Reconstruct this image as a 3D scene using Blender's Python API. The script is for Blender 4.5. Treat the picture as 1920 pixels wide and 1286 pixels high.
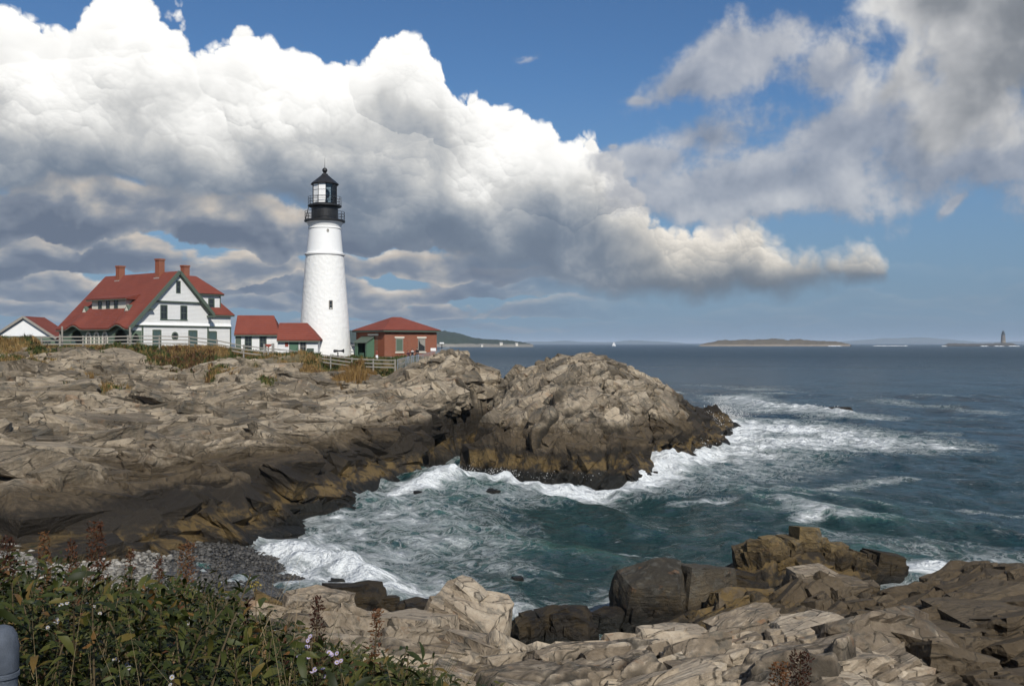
import bpy, bmesh, math, random
import numpy as np
from mathutils import Vector, Matrix

for _o in list(bpy.data.objects):
    bpy.data.objects.remove(_o)
scene = bpy.context.scene
COL = scene.collection

# ------------------------------------------------------------------ camera
FPX, CAMZ = 1750.0, 12.0            # focal length in photo pixels, eye height above the sea
cam_data = bpy.data.cameras.new('camera')
cam_data.sensor_width = 36.0
cam_data.lens = 36.0 * FPX / 1920.0
cam_data.clip_start = 0.05
cam_data.clip_end = 200000.0
cam = bpy.data.objects.new('camera', cam_data)
cam.location = (0, 0, CAMZ)
cam.rotation_euler = (math.radians(90), 0, 0)
COL.objects.link(cam)
scene.camera = cam

# ------------------------------------------------------------------ render look
scene.render.engine = 'CYCLES'
scene.cycles.use_denoising = True
scene.cycles.use_adaptive_sampling = True
scene.cycles.adaptive_threshold = 0.02
scene.cycles.adaptive_min_samples = 16
scene.cycles.max_bounces = 6
scene.cycles.diffuse_bounces = 2
scene.cycles.glossy_bounces = 2
scene.cycles.transmission_bounces = 4
scene.cycles.transparent_max_bounces = 6
scene.cycles.volume_bounces = 1
scene.cycles.caustics_reflective = False
scene.cycles.caustics_refractive = False
scene.view_settings.view_transform = 'Standard'
scene.view_settings.look = 'None'
scene.view_settings.exposure = 0.0
scene.view_settings.gamma = 1.0

# ------------------------------------------------------------------ sun
SUN_EL = math.radians(40)
SUN_AZ = math.radians(160)          # clockwise from +Y: behind the camera, a little to the right
SUN_DIR = Vector((math.sin(SUN_AZ) * math.cos(SUN_EL), math.cos(SUN_AZ) * math.cos(SUN_EL), math.sin(SUN_EL)))
sun_data = bpy.data.lights.new('sun', 'SUN')
sun_data.energy = 4.3
sun_data.angle = math.radians(0.53)
sun_data.color = (1.0, 0.955, 0.88)
sun = bpy.data.objects.new('sun', sun_data)
sun.rotation_euler = (-SUN_DIR).to_track_quat('-Z', 'Y').to_euler()
sun.location = SUN_DIR * 300
COL.objects.link(sun)


# ------------------------------------------------------------------ node shorthand
class S:
    """A socket with arithmetic: S + S builds the math node."""
    nt = None

    def __init__(self, sock):
        self.s = sock

    def _m(self, op, *others, clamp=False):
        n = S.nt.nodes.new('ShaderNodeMath')
        n.operation = op
        n.use_clamp = clamp
        for i, v in enumerate((self,) + others):
            if isinstance(v, S):
                S.nt.links.new(v.s, n.inputs[i])
            else:
                n.inputs[i].default_value = v
        return S(n.outputs[0])

    def __add__(self, o): return self._m('ADD', o)
    def __radd__(self, o): return self._m('ADD', o)
    def __sub__(self, o): return self._m('SUBTRACT', o)
    def __rsub__(self, o): return (self * -1.0) + o
    def __mul__(self, o): return self._m('MULTIPLY', o)
    def __rmul__(self, o): return self._m('MULTIPLY', o)
    def __truediv__(self, o): return self._m('DIVIDE', o)
    def clamp(self): return self._m('ADD', 0.0, clamp=True)
    def max(self, o): return self._m('MAXIMUM', o)
    def min(self, o): return self._m('MINIMUM', o)
    def abs(self): return self._m('ABSOLUTE')
    def pow(self, o): return self._m('POWER', o)


def node(kind, **kw):
    n = S.nt.nodes.new(kind)
    for k, v in kw.items():
        setattr(n, k, v)
    return n


def plug(n, key, v):
    if isinstance(v, S):
        S.nt.links.new(v.s, n.inputs[key])
    else:
        if isinstance(v, tuple) and len(v) == 3 and n.inputs[key].type == 'RGBA':
            v = v + (1.0,)
        n.inputs[key].default_value = v


def smooth(x, lo, hi, a=0.0, b=1.0, kind='SMOOTHSTEP'):
    n = node('ShaderNodeMapRange', interpolation_type=kind, clamp=True)
    plug(n, 0, x); plug(n, 1, lo); plug(n, 2, hi); plug(n, 3, a); plug(n, 4, b)
    return S(n.outputs[0])


def mixc(f, a, b, mode='MIX'):
    n = node('ShaderNodeMix', data_type='RGBA', blend_type=mode, clamp_factor=True)
    plug(n, 0, f); plug(n, 6, a); plug(n, 7, b)
    return S(n.outputs[2])


def noise(vec, scale, detail=4.0, rough=0.5, dist=0.0, lac=2.0, color=False, dim='3D'):
    n = node('ShaderNodeTexNoise', noise_dimensions=dim)
    plug(n, 'Vector', vec); plug(n, 'Scale', scale); plug(n, 'Detail', detail)
    plug(n, 'Roughness', rough); plug(n, 'Distortion', dist); plug(n, 'Lacunarity', lac)
    return S(n.outputs[1 if color else 0])


def voronoi(vec, scale, detail=0.0, rough=0.5, feature='F1', rand=1.0, out=0, smoothness=None, lac=2.0, dim='3D'):
    n = node('ShaderNodeTexVoronoi', feature=feature, voronoi_dimensions=dim)
    plug(n, 'Vector', vec); plug(n, 'Scale', scale); plug(n, 'Detail', detail)
    plug(n, 'Roughness', rough); plug(n, 'Randomness', rand); plug(n, 'Lacunarity', lac)
    if smoothness is not None:
        plug(n, 'Smoothness', smoothness)
    return S(n.outputs[out])


def vmath(op, a, b=None, scale=None):
    n = node('ShaderNodeVectorMath', operation=op)
    plug(n, 0, a)
    if b is not None:
        plug(n, 1, b)
    if scale is not None:
        plug(n, 'Scale', scale)
    return S(n.outputs[1 if op in ('LENGTH', 'DOT_PRODUCT', 'DISTANCE') else 0])


def combine(x, y, z):
    n = node('ShaderNodeCombineXYZ')
    plug(n, 0, x); plug(n, 1, y); plug(n, 2, z)
    return S(n.outputs[0])


def separate(v):
    n = node('ShaderNodeSeparateXYZ')
    plug(n, 0, v)
    return tuple(S(o) for o in n.outputs)


def ramp(x, stops, interp='LINEAR'):
    n = node('ShaderNodeValToRGB')
    n.color_ramp.interpolation = interp
    e = n.color_ramp.elements
    while len(e) < len(stops):
        e.new(0.5)
    for el, (p, c) in zip(e, stops):
        el.position = p
        el.color = (c, c, c, 1) if isinstance(c, (int, float)) else tuple(c) + (1,)
    plug(n, 0, x)
    return S(n.outputs[0])


def curve(x, pts, x0, x1):
    """piecewise curve y(x) through pts (any range of y), x limited to x0..x1"""
    ys = [p[1] for p in pts]
    y0, y1 = min(ys), max(ys)
    n = node('ShaderNodeFloatCurve')
    c = n.mapping.curves[0]
    while len(c.points) < len(pts):
        c.points.new(0.5, 0.5)
    for cp, (px, py) in zip(c.points, sorted(pts)):
        cp.location = ((px - x0) / (x1 - x0), (py - y0) / (y1 - y0))
        cp.handle_type = 'AUTO_CLAMPED'
    n.mapping.use_clip = False
    n.mapping.update()
    plug(n, 'Value', smooth(x, x0, x1, kind='LINEAR'))
    return S(n.outputs[0]) * (y1 - y0) + y0
# ------------------------------------------------------------------ sky
def ang(px, py):
    """azimuth and elevation (radians) of a place in the sky that the photo shows at px, py"""
    a = math.atan((px - 960) / FPX)
    return a, math.atan((643 - py) / FPX * math.cos(a))


def build_world():
    w = bpy.data.worlds.new('World')
    scene.world = w
    w.use_nodes = True
    nt = w.node_tree
    nt.nodes.clear()
    S.nt = nt
    sky = node('ShaderNodeTexSky', sky_type='NISHITA', sun_disc=False)
    sky.sun_elevation = SUN_EL
    sky.sun_rotation = SUN_AZ
    sky.altitude = 0.0
    sky.air_density = 1.0
    sky.dust_density = 0.3
    sky.ozone_density = 3.0
    d = S(node('ShaderNodeTexCoord').outputs['Generated'])
    x, y, z = separate(d)
    az = x._m('ARCTAN2', y)
    el = z._m('ARCSINE')
    base = mixc(1.0, vmath('SCALE', S(sky.outputs[0]), scale=0.085), (0.58, 0.80, 1.00), 'MULTIPLY')
    # pale blue-grey air low over the sea
    hz = smooth(el, -0.03, 0.30, 1.0, 0.0)
    base = mixc(hz * 0.93, base, (0.175, 0.262, 0.385))

    def blob(px, py, rx, ry, rot=0.0):
        a0, e0 = ang(px, py)
        da = (az - a0)
        de = (el - e0)
        c, s = math.cos(rot), math.sin(rot)
        u = (da * c + de * s) * (FPX / rx)
        v = (de * c - da * s) * (FPX / ry)
        return 1.0 - (u * u + v * v)._m('SQRT')

    def blobs(lst, start=-3.0):
        f = None
        for b in lst:
            g = blob(*b)
            f = g if f is None else f._m('SMOOTH_MAX', g, 0.35)
        return f

    # a flat map of the heavens (stereographic, its far pole behind the viewer) carries the cloud textures
    den = (y + 1.0).max(0.06) * 0.5
    qx = x / den
    qz = z / den
    q = combine(qx, qz, 0.0)
    D2 = '2D'
    warp = vmath('SUBTRACT', noise(q, 9.0, 2, 0.55, color=True, dim=D2), (0.5, 0.5, 0.5))
    dw = vmath('ADD', q, vmath('SCALE', warp, scale=0.030))

    def lobes(v, scale):
        """rounded heads: height of the head at v, and how far its face there is turned to the light"""
        n = node('ShaderNodeTexVoronoi', feature='F1', voronoi_dimensions='2D')
        plug(n, 'Vector', v); plug(n, 'Scale', scale)
        f = S(n.outputs['Distance'])
        off = vmath('SUBTRACT', v, S(n.outputs['Position']))
        lit_ = vmath('DOT_PRODUCT', off, (0.30 * scale, 0.95 * scale, 0.0))
        return f * f, lit_

    w2 = vmath('SUBTRACT', noise(q, 55.0, 3, 0.6, color=True, dim=D2), (0.5, 0.5, 0.5))
    dwf = vmath('ADD', dw, vmath('SCALE', w2, scale=0.010))
    f0 = noise(dw, 11.0, 6, 0.54, dim=D2)
    h0, s0 = lobes(vmath('ADD', dwf, vmath('SCALE', warp, scale=0.05)), 5.5)
    h1, s1 = lobes(dwf, 13.0)
    h2, s2 = lobes(dwf, 34.0)
    h3, s3 = lobes(dwf, 85.0)
    h4, s4 = lobes(dwf, 190.0)
    b0 = 1.0 - (h1 * 0.50 + h2 * 0.28 + h3 * 0.16 + h4 * 0.06)
    crisp = smooth(f0, 0.36, 0.58, 0.25, 1.0)
    heads = s0 * 0.14 + s1 * 0.34 + (s2 * 0.32 + s3 * 0.20 + s4 * 0.12) * crisp
    f1 = noise(vmath('ADD', dw, (0.012, 0.026, 0.0)), 11.0, 4, 0.52, dim=D2)
    fine = noise(q, 60.0, 4, 0.6, dim=D2)

    # ---- the tall white bank: its top runs down from the upper left to the right
    top = [(-900, 120), (-500, 60), (-200, 40), (0, 22), (60, 34), (110, 28), (150, 20), (180, -10), (240, -25), (300, 5),
           (345, 22), (375, 62), (410, 66), (445, 44), (500, 62), (560, 98), (640, 104), (692, 104), (712, 62),
           (740, 50), (785, 72), (828, 104), (838, 150), (870, 190), (960, 210), (1012, 208), (1060, 240),
           (1108, 244), (1130, 285), (1165, 330), (1230, 392), (1290, 436), (1345, 432), (1388, 412), (1418, 420),
           (1446, 452), (1510, 460), (1560, 460), (1612, 458), (1648, 484), (1680, 560), (1710, 640), (2400, 640)]
    tp = []
    for px, py in top:
        a, e = ang(px, py)
        tp.append((a, e))
    T = curve(az, tp, tp[0][0], tp[-1][0])
    depth = T - el
    edge = depth * 26.0 + (b0 - 0.74) * 1.75 + (f0 - 0.5) * 1.0
    # the bank's far end breaks up towards the haze
    thin = smooth(az, ang(1150, 0)[0], ang(1500, 0)[0])
    alphaM = smooth(edge, 0.0, thin * 0.5 + 0.22)
    # the bank's flat base, and how far up between base and top a place lies
    bt = [(-900, 330), (-200, 335), (0, 342), (200, 356), (400, 372), (560, 392), (700, 440), (820, 470), (960, 500), (1100, 530), (1250, 548), (1450, 545), (1560, 532), (1700, 520), (2400, 510)]
    bp = [ang(px, py) for px, py in bt]
    Bs = curve(az, bp, bp[0][0], bp[-1][0])
    tv = (el - Bs) / (T - Bs).max(0.03)
    crown = blobs([(250, 140, 330, 170), (330, 210, 240, 150), (560, 170, 260, 120), (780, 130, 120, 90), (1000, 290, 170, 95),
                   (60, 110, 220, 110), (920, 330, 130, 75)])
    lum = ramp(tv + (f0 - 0.5) * 1.0, [(0.0, 0.20), (0.14, 0.31), (0.34, 0.51), (0.60, 0.70), (0.88, 0.81), (1.0, 0.81)])
    lum = S(lum.s) + smooth(crown, -0.5, 0.7, -0.08, 0.14)
    lit = heads * 0.32 + (f0 - f1) * 0.25
    rim = smooth(edge, 0.1, 1.6, 0.12, 0.0)
    relief = smooth(tv, 0.15, 0.6, 0.35, 1.0)
    lum = lum - thin * 0.06
    lum = (lum + lit * relief + (b0 - 0.72) * 0.16 * relief + rim).clamp()
    cM = ramp(lum, [(0.0, (0.12, 0.16, 0.225)), (0.24, (0.195, 0.24, 0.305)), (0.45, (0.36, 0.39, 0.43)), (0.66, (0.60, 0.605, 0.60)),
                    (0.84, (0.88, 0.875, 0.85)), (1.0, (1.06, 1.05, 1.02))])
    warm = smooth(az, ang(1050, 0)[0], ang(1300, 0)[0]) * 0.8
    cM = mixc(warm, cM, mixc(1.0, cM, (1.0, 0.93, 0.84), 'MULTIPLY'))
    low = smooth(el - Bs + (f0 - 0.5) * 0.05 + (b0 - 0.72) * 0.02, -0.016, 0.012)
    alphaM = alphaM * low

    # ---- rows of flat-bottomed clouds beneath it, nearer the horizon the thinner
    def cloud_row(under, base_py, hpx, sx, sz, off, cover, dim, thick):
        e0 = ang(700, base_py)[1]
        h = hpx / FPX
        v = (el - e0 + (f0 - 0.5) * (0.9 * h) + (noise(combine(qx * 4.0 + off, 0.0, 0.0), 1.0, 2, 0.5, dim=D2) - 0.5) * (1.6 * h)) / h
        qq = combine(qx * sx + off, qz * sz, 0.0)
        qq = vmath('ADD', qq, vmath('SCALE', warp, scale=0.30))
        n0 = noise(qq, 1.0, 6, 0.56, dim=D2)
        n1 = noise(vmath('ADD', qq, (0.05, 0.16, 0.0)), 1.0, 4, 0.52, dim=D2)
        e = (n0 - 0.5) * 5.0 + cover - smooth(v, 0.05, 1.3, 0.0, 3.0) - smooth(v, 0.0, -0.35, 0.0, 3.0)
        al = smooth(e, 0.0, 0.55) * thick
        l = 0.17 + smooth(v, -0.05, 0.9, 0.0, 0.46) + (n0 - n1) * 2.5 + smooth(e, 0.1, 1.9, 0.20, -0.06)
        c_ = ramp(l.clamp(), [(0.0, (0.135, 0.17, 0.235)), (0.28, (0.22, 0.255, 0.315)), (0.5, (0.40, 0.40, 0.405)), (0.75, (0.68, 0.60, 0.51)), (1.0, (0.92, 0.84, 0.73))])
        c_ = mixc(dim, c_, (0.205, 0.265, 0.36))
        return mixc(al, under, c_)
    left = smooth(az, ang(820, 0)[0], ang(1250, 0)[0], 1.0, 0.0)
    rows = [(616, 34, 11, 40, 3.1, 0.9, 0.72, left * 0.6 + 0.1), (590, 50, 10, 26, 9.7, 1.3, 0.52, left * 0.85 + 0.1), (556, 66, 9, 20, 17.3, 1.5, 0.34, left * 0.95 + 0.04), (512, 80, 7.5, 15, 23.9, 1.5, 0.20, left), (452, 110, 6.5, 10.5, 31.7, 2.0, 0.08, left)]

    # ---- the soft grey clouds to the right
    soft = blobs([(1700, 260, 430, 130), (1560, 250, 200, 90), (1380, 115, 190, 70, 0.35), (1280, 155, 150, 46, 0.45), (1880, 300, 300, 110), (1430, 330, 330, 78, 0.1),
                  (1330, 260, 130, 60), (1560, 135, 100, 70), (1210, 300, 190, 40), (1790, 380, 70, 16, 0.75), (1200, 190, 45, 16), (1150, 276, 16, 8),
                  (2500, 260, 500, 160), (1340, 375, 160, 40)])
    er = soft * 1.35 + (f0 - 0.5) * 3.0 + (fine - 0.5) * 0.7 - 0.10
    alphaR = smooth(er, -0.12, 0.75)
    lr = 0.52 + (f0 - f1) * 0.85 + (f0 - 0.5) * 0.3 + (fine - 0.5) * 0.15 - smooth(el, ang(1500, 150)[1], ang(1500, 380)[1], 0.0, 0.10)
    lr = lr + smooth(er, 0.5, 1.8, 0.06, -0.05)
    cR = ramp(lr.clamp(), [(0.0, (0.13, 0.17, 0.24)), (0.3, (0.24, 0.27, 0.33)), (0.5, (0.36, 0.385, 0.44)), (0.72, (0.55, 0.56, 0.585)), (1.0, (0.86, 0.85, 0.83))])

    # ---- the dark cloud overhead at the upper right
    ov = blobs([(1930, 40, 270, 150), (1790, -20, 160, 110), (2300, 60, 500, 180)])
    eo = ov * 1.5 + (f0 - 0.5) * 2.3
    alphaO = smooth(eo, -0.1, 0.5)
    lo = 0.44 + smooth(eo, 0.1, 1.5, 0.34, -0.14) + (f0 - f1) * 1.2 - smooth(el, ang(1850, 0)[1], ang(1850, 160)[1], 0.0, 0.26)
    cO = ramp(lo.clamp(), [(0.0, (0.14, 0.16, 0.19)), (0.35, (0.25, 0.27, 0.30)), (0.6, (0.45, 0.46, 0.48)), (1.0, (0.9, 0.89, 0.86))])

    # ---- the rest of the heavens: the same kind of broken cloud all round
    away = smooth(az.abs(), 0.62, 0.95) .max(smooth(el, 0.46, 0.62))
    fe = noise(q, 3.2, 5, 0.55, dim=D2)
    alphaE = smooth(fe, 0.50, 0.62) * away * smooth(el, -0.02, 0.1)
    le = 0.55 + (f0 - 0.5) * 0.9 + (f0 - f1) * 0.8
    cE = ramp(le.clamp(), [(0.0, (0.16, 0.2, 0.27)), (0.5, (0.42, 0.45, 0.49)), (1.0, (0.95, 0.94, 0.91))])

    c = mixc(alphaE, base, cE)
    for r_ in rows:
        c = cloud_row(c, *r_)
    c = mixc(alphaM, c, cM)
    c = mixc(alphaR * 0.86, c, cR)
    c = mixc(alphaO, c, cO)
    bg = node('ShaderNodeBackground')
    plug(bg, 0, c)
    bg.inputs[1].default_value = 1.0
    out = node('ShaderNodeOutputWorld')
    nt.links.new(bg.outputs[0], out.inputs[0])
    w.cycles.sampling_method = 'NONE'


build_world()


# ------------------------------------------------------------------ objects and tags
def tag(o, label=None, cat=None, group=None, kind=None):
    for k, v in (('label', label), ('category', cat), ('group', group), ('kind', kind)):
        if v is not None:
            o[k] = v
    return o


def empty(name, loc=(0, 0, 0), rz=0.0, parent=None):
    o = bpy.data.objects.new(name, None)
    o.empty_display_size = 0.2
    o.location = loc
    o.rotation_euler = (0, 0, rz)
    o.parent = parent
    COL.objects.link(o)
    return o


def link(name, me, mat=None, parent=None, loc=(0, 0, 0), rz=0.0):
    if mat is not None and not len(me.materials):
        me.materials.append(mat)
    o = bpy.data.objects.new(name, me)
    o.location = loc
    o.rotation_euler = (0, 0, rz)
    o.parent = parent
    COL.objects.link(o)
    return o


def np_mesh(name, V, F, smooth_shade=False, mats=(), mat_idx=None):
    """fast mesh from numpy arrays; F is (n,3) or (n,4)"""
    me = bpy.data.meshes.new(name)
    V = np.ascontiguousarray(V, dtype=np.float32)
    F = np.ascontiguousarray(F, dtype=np.int32)
    k = F.shape[1]
    me.vertices.add(len(V)); me.vertices.foreach_set('co', V.ravel())
    me.loops.add(F.size); me.loops.foreach_set('vertex_index', F.ravel())
    me.polygons.add(len(F))
    me.polygons.foreach_set('loop_start', np.arange(0, F.size, k, dtype=np.int32))
    for m in mats:
        me.materials.append(m)
    if mat_idx is not None:
        me.polygons.foreach_set('material_index', np.ascontiguousarray(mat_idx, dtype=np.int32))
    me.update(calc_edges=True)
    me.polygons.foreach_set('use_smooth', np.full(len(F), smooth_shade, dtype=bool))
    return me


def attr(me, name, vals):
    a = me.attributes.new(name, 'FLOAT', 'POINT')
    a.data.foreach_set('value', np.ascontiguousarray(vals, dtype=np.float32))


class MB:
    """collects simple solids, then builds one mesh object"""

    def __init__(self):
        self.v, self.f = [], []

    def add(self, vs, fs):
        n = len(self.v)
        self.v += [tuple(v) for v in vs]
        self.f += [tuple(i + n for i in f) for f in fs]
        return self

    def box(self, x0, x1, y0, y1, z0, z1):
        vs = [(x, y, z) for z in (z0, z1) for y in (y0, y1) for x in (x0, x1)]
        return self.add(vs, [(0, 2, 3, 1), (4, 5, 7, 6), (0, 1, 5, 4), (2, 6, 7, 3), (0, 4, 6, 2), (1, 3, 7, 5)])

    def prism(self, poly, vec):
        """poly: planar 3-D outline, extruded by vec"""
        n = len(poly)
        p = [Vector(q) for q in poly]
        vec = Vector(vec)
        nrm = sum(((p[i] - p[0]).cross(p[i + 1] - p[0]) for i in range(1, n - 1)), Vector())
        if nrm.dot(vec) > 0:
            p = p[::-1]
        vs = p + [q + vec for q in p]
        fs = [tuple(range(n)), tuple(range(2 * n - 1, n - 1, -1))]
        fs += [(i, i + n, (i + 1) % n + n, (i + 1) % n) for i in range(n)]
        return self.add(vs, fs)

    def bar(self, a, b, w, h=None, up=(0, 0, 1)):
        """a square bar from a to b"""
        a, b = Vector(a), Vector(b)
        h = w if h is None else h
        d = (b - a).normalized()
        up = Vector(up)
        if abs(d.dot(up)) > 0.98:
            up = Vector((1, 0, 0))
        s = d.cross(up).normalized() * (w / 2)
        t = s.cross(d).normalized() * (h / 2)
        poly = [a - s - t, a + s - t, a + s + t, a - s + t]
        return self.prism(poly, b - a)

    def tube(self, pts, r, n=8, cap=True):
        pts = [Vector(p) for p in pts]
        rs = r if isinstance(r, (list, tuple)) else [r] * len(pts)
        rings = []
        for i, p in enumerate(pts):
            d = (pts[min(i + 1, len(pts) - 1)] - pts[max(i - 1, 0)]).normalized()
            u = Vector((0, 0, 1)) if abs(d.z) < 0.95 else Vector((1, 0, 0))
            s = d.cross(u).normalized()
            t = s.cross(d)
            rings.append([p + (s * math.cos(2 * math.pi * k / n) + t * math.sin(2 * math.pi * k / n)) * rs[i] for k in range(n)])
        vs = [v for g in rings for v in g]
        fs = [(i * n + k, i * n + (k + 1) % n, (i + 1) * n + (k + 1) % n, (i + 1) * n + k) for i in range(len(pts) - 1) for k in range(n)]
        if cap:
            fs += [tuple(range(n - 1, -1, -1)), tuple(range((len(pts) - 1) * n, len(pts) * n))]
        return self.add(vs, fs)

    def lathe(self, prof, n=32, cx=0.0, cy=0.0, closed=False):
        """prof: list of (r, z) from the bottom up"""
        vs, m = [], len(prof)
        for r, z in prof:
            for k in range(n):
                a = 2 * math.pi * k / n
                vs.append((cx + r * math.cos(a), cy + r * math.sin(a), z))
        fs = [(i * n + k, i * n + (k + 1) % n, (i + 1) * n + (k + 1) % n, (i + 1) * n + k) for i in range(m - 1) for k in range(n)]
        if closed:
            fs += [((m - 1) * n + k, (m - 1) * n + (k + 1) % n, (k + 1) % n, k) for k in range(n)]
        else:
            fs += [tuple(range(n - 1, -1, -1)), tuple(range((m - 1) * n, m * n))]
        return self.add(vs, fs)

    def mesh(self, name, smooth_shade=False):
        me = bpy.data.meshes.new(name)
        me.from_pydata(self.v, [], self.f)
        me.update()
        if smooth_shade:
            me.polygons.foreach_set('use_smooth', [True] * len(me.polygons))
            me.set_sharp_from_angle(angle=math.radians(35))
        return me

    def build(self, name, mat, parent=None, smooth_shade=False, loc=(0, 0, 0), rz=0.0):
        return link(name, self.mesh(name, smooth_shade), mat, parent, loc, rz)


def copy_tree(o, parent=None, loc=None, rz=None):
    c = o.copy()
    COL.objects.link(c)
    c.parent = parent
    if loc is not None:
        c.location = loc
    if rz is not None:
        c.rotation_euler = (0, 0, rz)
    for ch in list(o.children):
        copy_tree(ch, c)
    return c


# ------------------------------------------------------------------ numpy noise
def _hash(ix, iy, iz, seed):
    with np.errstate(over='ignore'):
        h = (ix.astype(np.uint32) * np.uint32(0x8da6b343)) ^ (iy.astype(np.uint32) * np.uint32(0xd8163841)) ^ (iz.astype(np.uint32) * np.uint32(0xcb1ab31f))
        h = h + np.uint32((seed * 2654435761) & 0xffffffff)
        h ^= h >> np.uint32(16); h *= np.uint32(0x7feb352d)
        h ^= h >> np.uint32(15); h *= np.uint32(0x846ca68b)
        h ^= h >> np.uint32(16)
    return h


def _u(h):
    return (h & np.uint32(0xffffff)).astype(np.float32) * np.float32(1.0 / 16777216.0)


def vnoise(P, seed=0):
    """smooth value noise, about -1..1; P is (n,3)"""
    P = P.astype(np.float32)
    I = np.floor(P).astype(np.int32)
    f = P - I
    f = f * f * f * (f * (f * 6 - 15) + 10)
    r = np.zeros(len(P), np.float32)
    for dx in (0, 1):
        wx = f[:, 0] if dx else 1 - f[:, 0]
        for dy in (0, 1):
            wy = f[:, 1] if dy else 1 - f[:, 1]
            for dz in (0, 1):
                wz = f[:, 2] if dz else 1 - f[:, 2]
                r += wx * wy * wz * _u(_hash(I[:, 0] + dx, I[:, 1] + dy, I[:, 2] + dz, seed))
    return r * 2 - 1


def fbm(P, octaves=4, seed=0, gain=0.5, lac=2.03):
    r, a, t = 0.0, 1.0, 0.0
    Q = P.astype(np.float32)
    for i in range(octaves):
        r = r + a * vnoise(Q, seed + i * 17)
        t += a
        a *= gain
        Q = Q * lac + 11.3
    return r / t


def blocks(P, size, R=None, seed=0, jitter=0.8):
    """broken-rock cells: (level in -1..1 with a tilt of its own per cell, gap between cells 0 at the joint)"""
    Q = P.astype(np.float32)
    if R is not None:
        Q = Q @ R.astype(np.float32)
    Q = Q / np.asarray(size, np.float32)
    B = np.floor(Q - 0.5).astype(np.int32)
    n = len(Q)
    f1 = np.full(n, 9, np.float32)
    f2 = np.full(n, 9, np.float32)
    lev = np.zeros(n, np.float32)
    tone = np.zeros(n, np.float32)
    for dx in (0, 1):
        for dy in (0, 1):
            for dz in (0, 1):
                h = _hash(B[:, 0] + dx, B[:, 1] + dy, B[:, 2] + dz, seed)
                a = _u(h); b = _u(h * np.uint32(747796405) + np.uint32(12345)); c = _u(h * np.uint32(277803737) + np.uint32(991))
                ex = Q[:, 0] - (B[:, 0] + dx + 0.5 + (a - 0.5) * jitter)
                ey = Q[:, 1] - (B[:, 1] + dy + 0.5 + (b - 0.5) * jitter)
                ez = Q[:, 2] - (B[:, 2] + dz + 0.5 + (c - 0.5) * jitter)
                d = ex * ex + ey * ey + ez * ez
                s = _u(h * np.uint32(1664525) + np.uint32(1013904223))
                L = (s * 2 - 1) * 0.6 + ex * (b * 2 - 1) * 1.6 + ey * (c * 2 - 1) * 1.6 + ez * (a * 2 - 1) * 1.6
                near = d < f1
                f2 = np.where(near, f1, np.minimum(f2, d))
                lev = np.where(near, L, lev)
                tone = np.where(near, c, tone)
                f1 = np.where(near, d, f1)
    return lev, np.sqrt(f2) - np.sqrt(f1), tone


def sstep(x, a, b):
    t = np.clip((x - a) / (b - a), 0, 1)
    return t * t * (3 - 2 * t)


def rbf_fit(pts):
    """height surface through control points (x, y, z): linear kernel, no overshoot"""
    P = np.array(pts, float)
    n = len(P)
    K = np.sqrt(((P[:, None, :2] - P[None, :, :2]) ** 2).sum(-1))
    A = np.zeros((n + 3, n + 3))
    A[:n, :n] = -K
    A[np.arange(n), np.arange(n)] += 0.02
    A[:n, n] = 1; A[:n, n + 1:] = P[:, :2]
    A[n, :n] = 1; A[n + 1:, :n] = P[:, :2].T
    w = np.linalg.solve(A, np.r_[P[:, 2], 0, 0, 0])

    def f(x, y):
        sh = x.shape
        x = x.ravel().astype(np.float32); y = y.ravel().astype(np.float32)
        r = (w[n] + w[n + 1] * x + w[n + 2] * y).astype(np.float32)
        for i in range(n):
            r -= np.float32(w[i]) * np.sqrt((x - np.float32(P[i, 0])) ** 2 + (y - np.float32(P[i, 1])) ** 2)
        return r.reshape(sh)
    return f


def rot_axes(strike, dip):
    """columns: along the strike, across the beds (thin), down the dip; strike is an angle from +Y towards +X"""
    s = np.array([math.sin(strike), math.cos(strike), 0.06]); s /= np.linalg.norm(s)
    across = np.array([math.cos(strike) * math.cos(dip), -math.sin(strike) * math.cos(dip), math.sin(dip)])
    across -= s * across.dot(s); across /= np.linalg.norm(across)
    third = np.cross(s, across)
    return np.stack([s, across, third], 1)


def grid_faces(nx, ny, keep=None):
    i = np.arange(nx * ny).reshape(ny, nx)
    F = np.stack([i[:-1, :-1], i[:-1, 1:], i[1:, 1:], i[1:, :-1]], -1).reshape(-1, 4)
    if keep is not None:
        k = keep.ravel()
        F = F[k[F].any(1)]
    return F


def compact(V, F, *arrs):
    used = np.zeros(len(V), bool)
    used[F] = True
    m = np.cumsum(used) - 1
    return (V[used], m[F]) + tuple(a[used] for a in arrs)


def px2x(px, Y):
    return (px - 960) / FPX * Y


def pts_from(lst):
    return [(px2x(px, Y), Y, Z) for px, Y, Z in lst]


# ------------------------------------------------------------------ materials
def new_mat(name):
    m = bpy.data.materials.new(name)
    m.use_nodes = True
    m.node_tree.nodes.clear()
    S.nt = m.node_tree
    return m


def finish(m, color, rough=0.8, bump=None, bump_dist=0.05, spec=0.4, metal=0.0, bump_strength=1.0, sss=None, trans=None, coat=None, ior=None):
    p = node('ShaderNodeBsdfPrincipled')
    plug(p, 'Base Color', color); plug(p, 'Roughness', rough); plug(p, 'Metallic', metal); plug(p, 'Specular IOR Level', spec)
    if ior is not None:
        plug(p, 'IOR', ior)
    if bump is not None:
        b = node('ShaderNodeBump')
        plug(b, 'Height', bump); plug(b, 'Distance', bump_dist); plug(b, 'Strength', bump_strength)
        m.node_tree.links.new(b.outputs[0], p.inputs['Normal'])
    out = node('ShaderNodeOutputMaterial')
    m.node_tree.links.new(p.outputs[0], out.inputs[0])
    return m


def pos():
    return S(node('ShaderNodeNewGeometry').outputs['Position'])


def objco():
    return S(node('ShaderNodeTexCoord').outputs['Object'])


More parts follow.
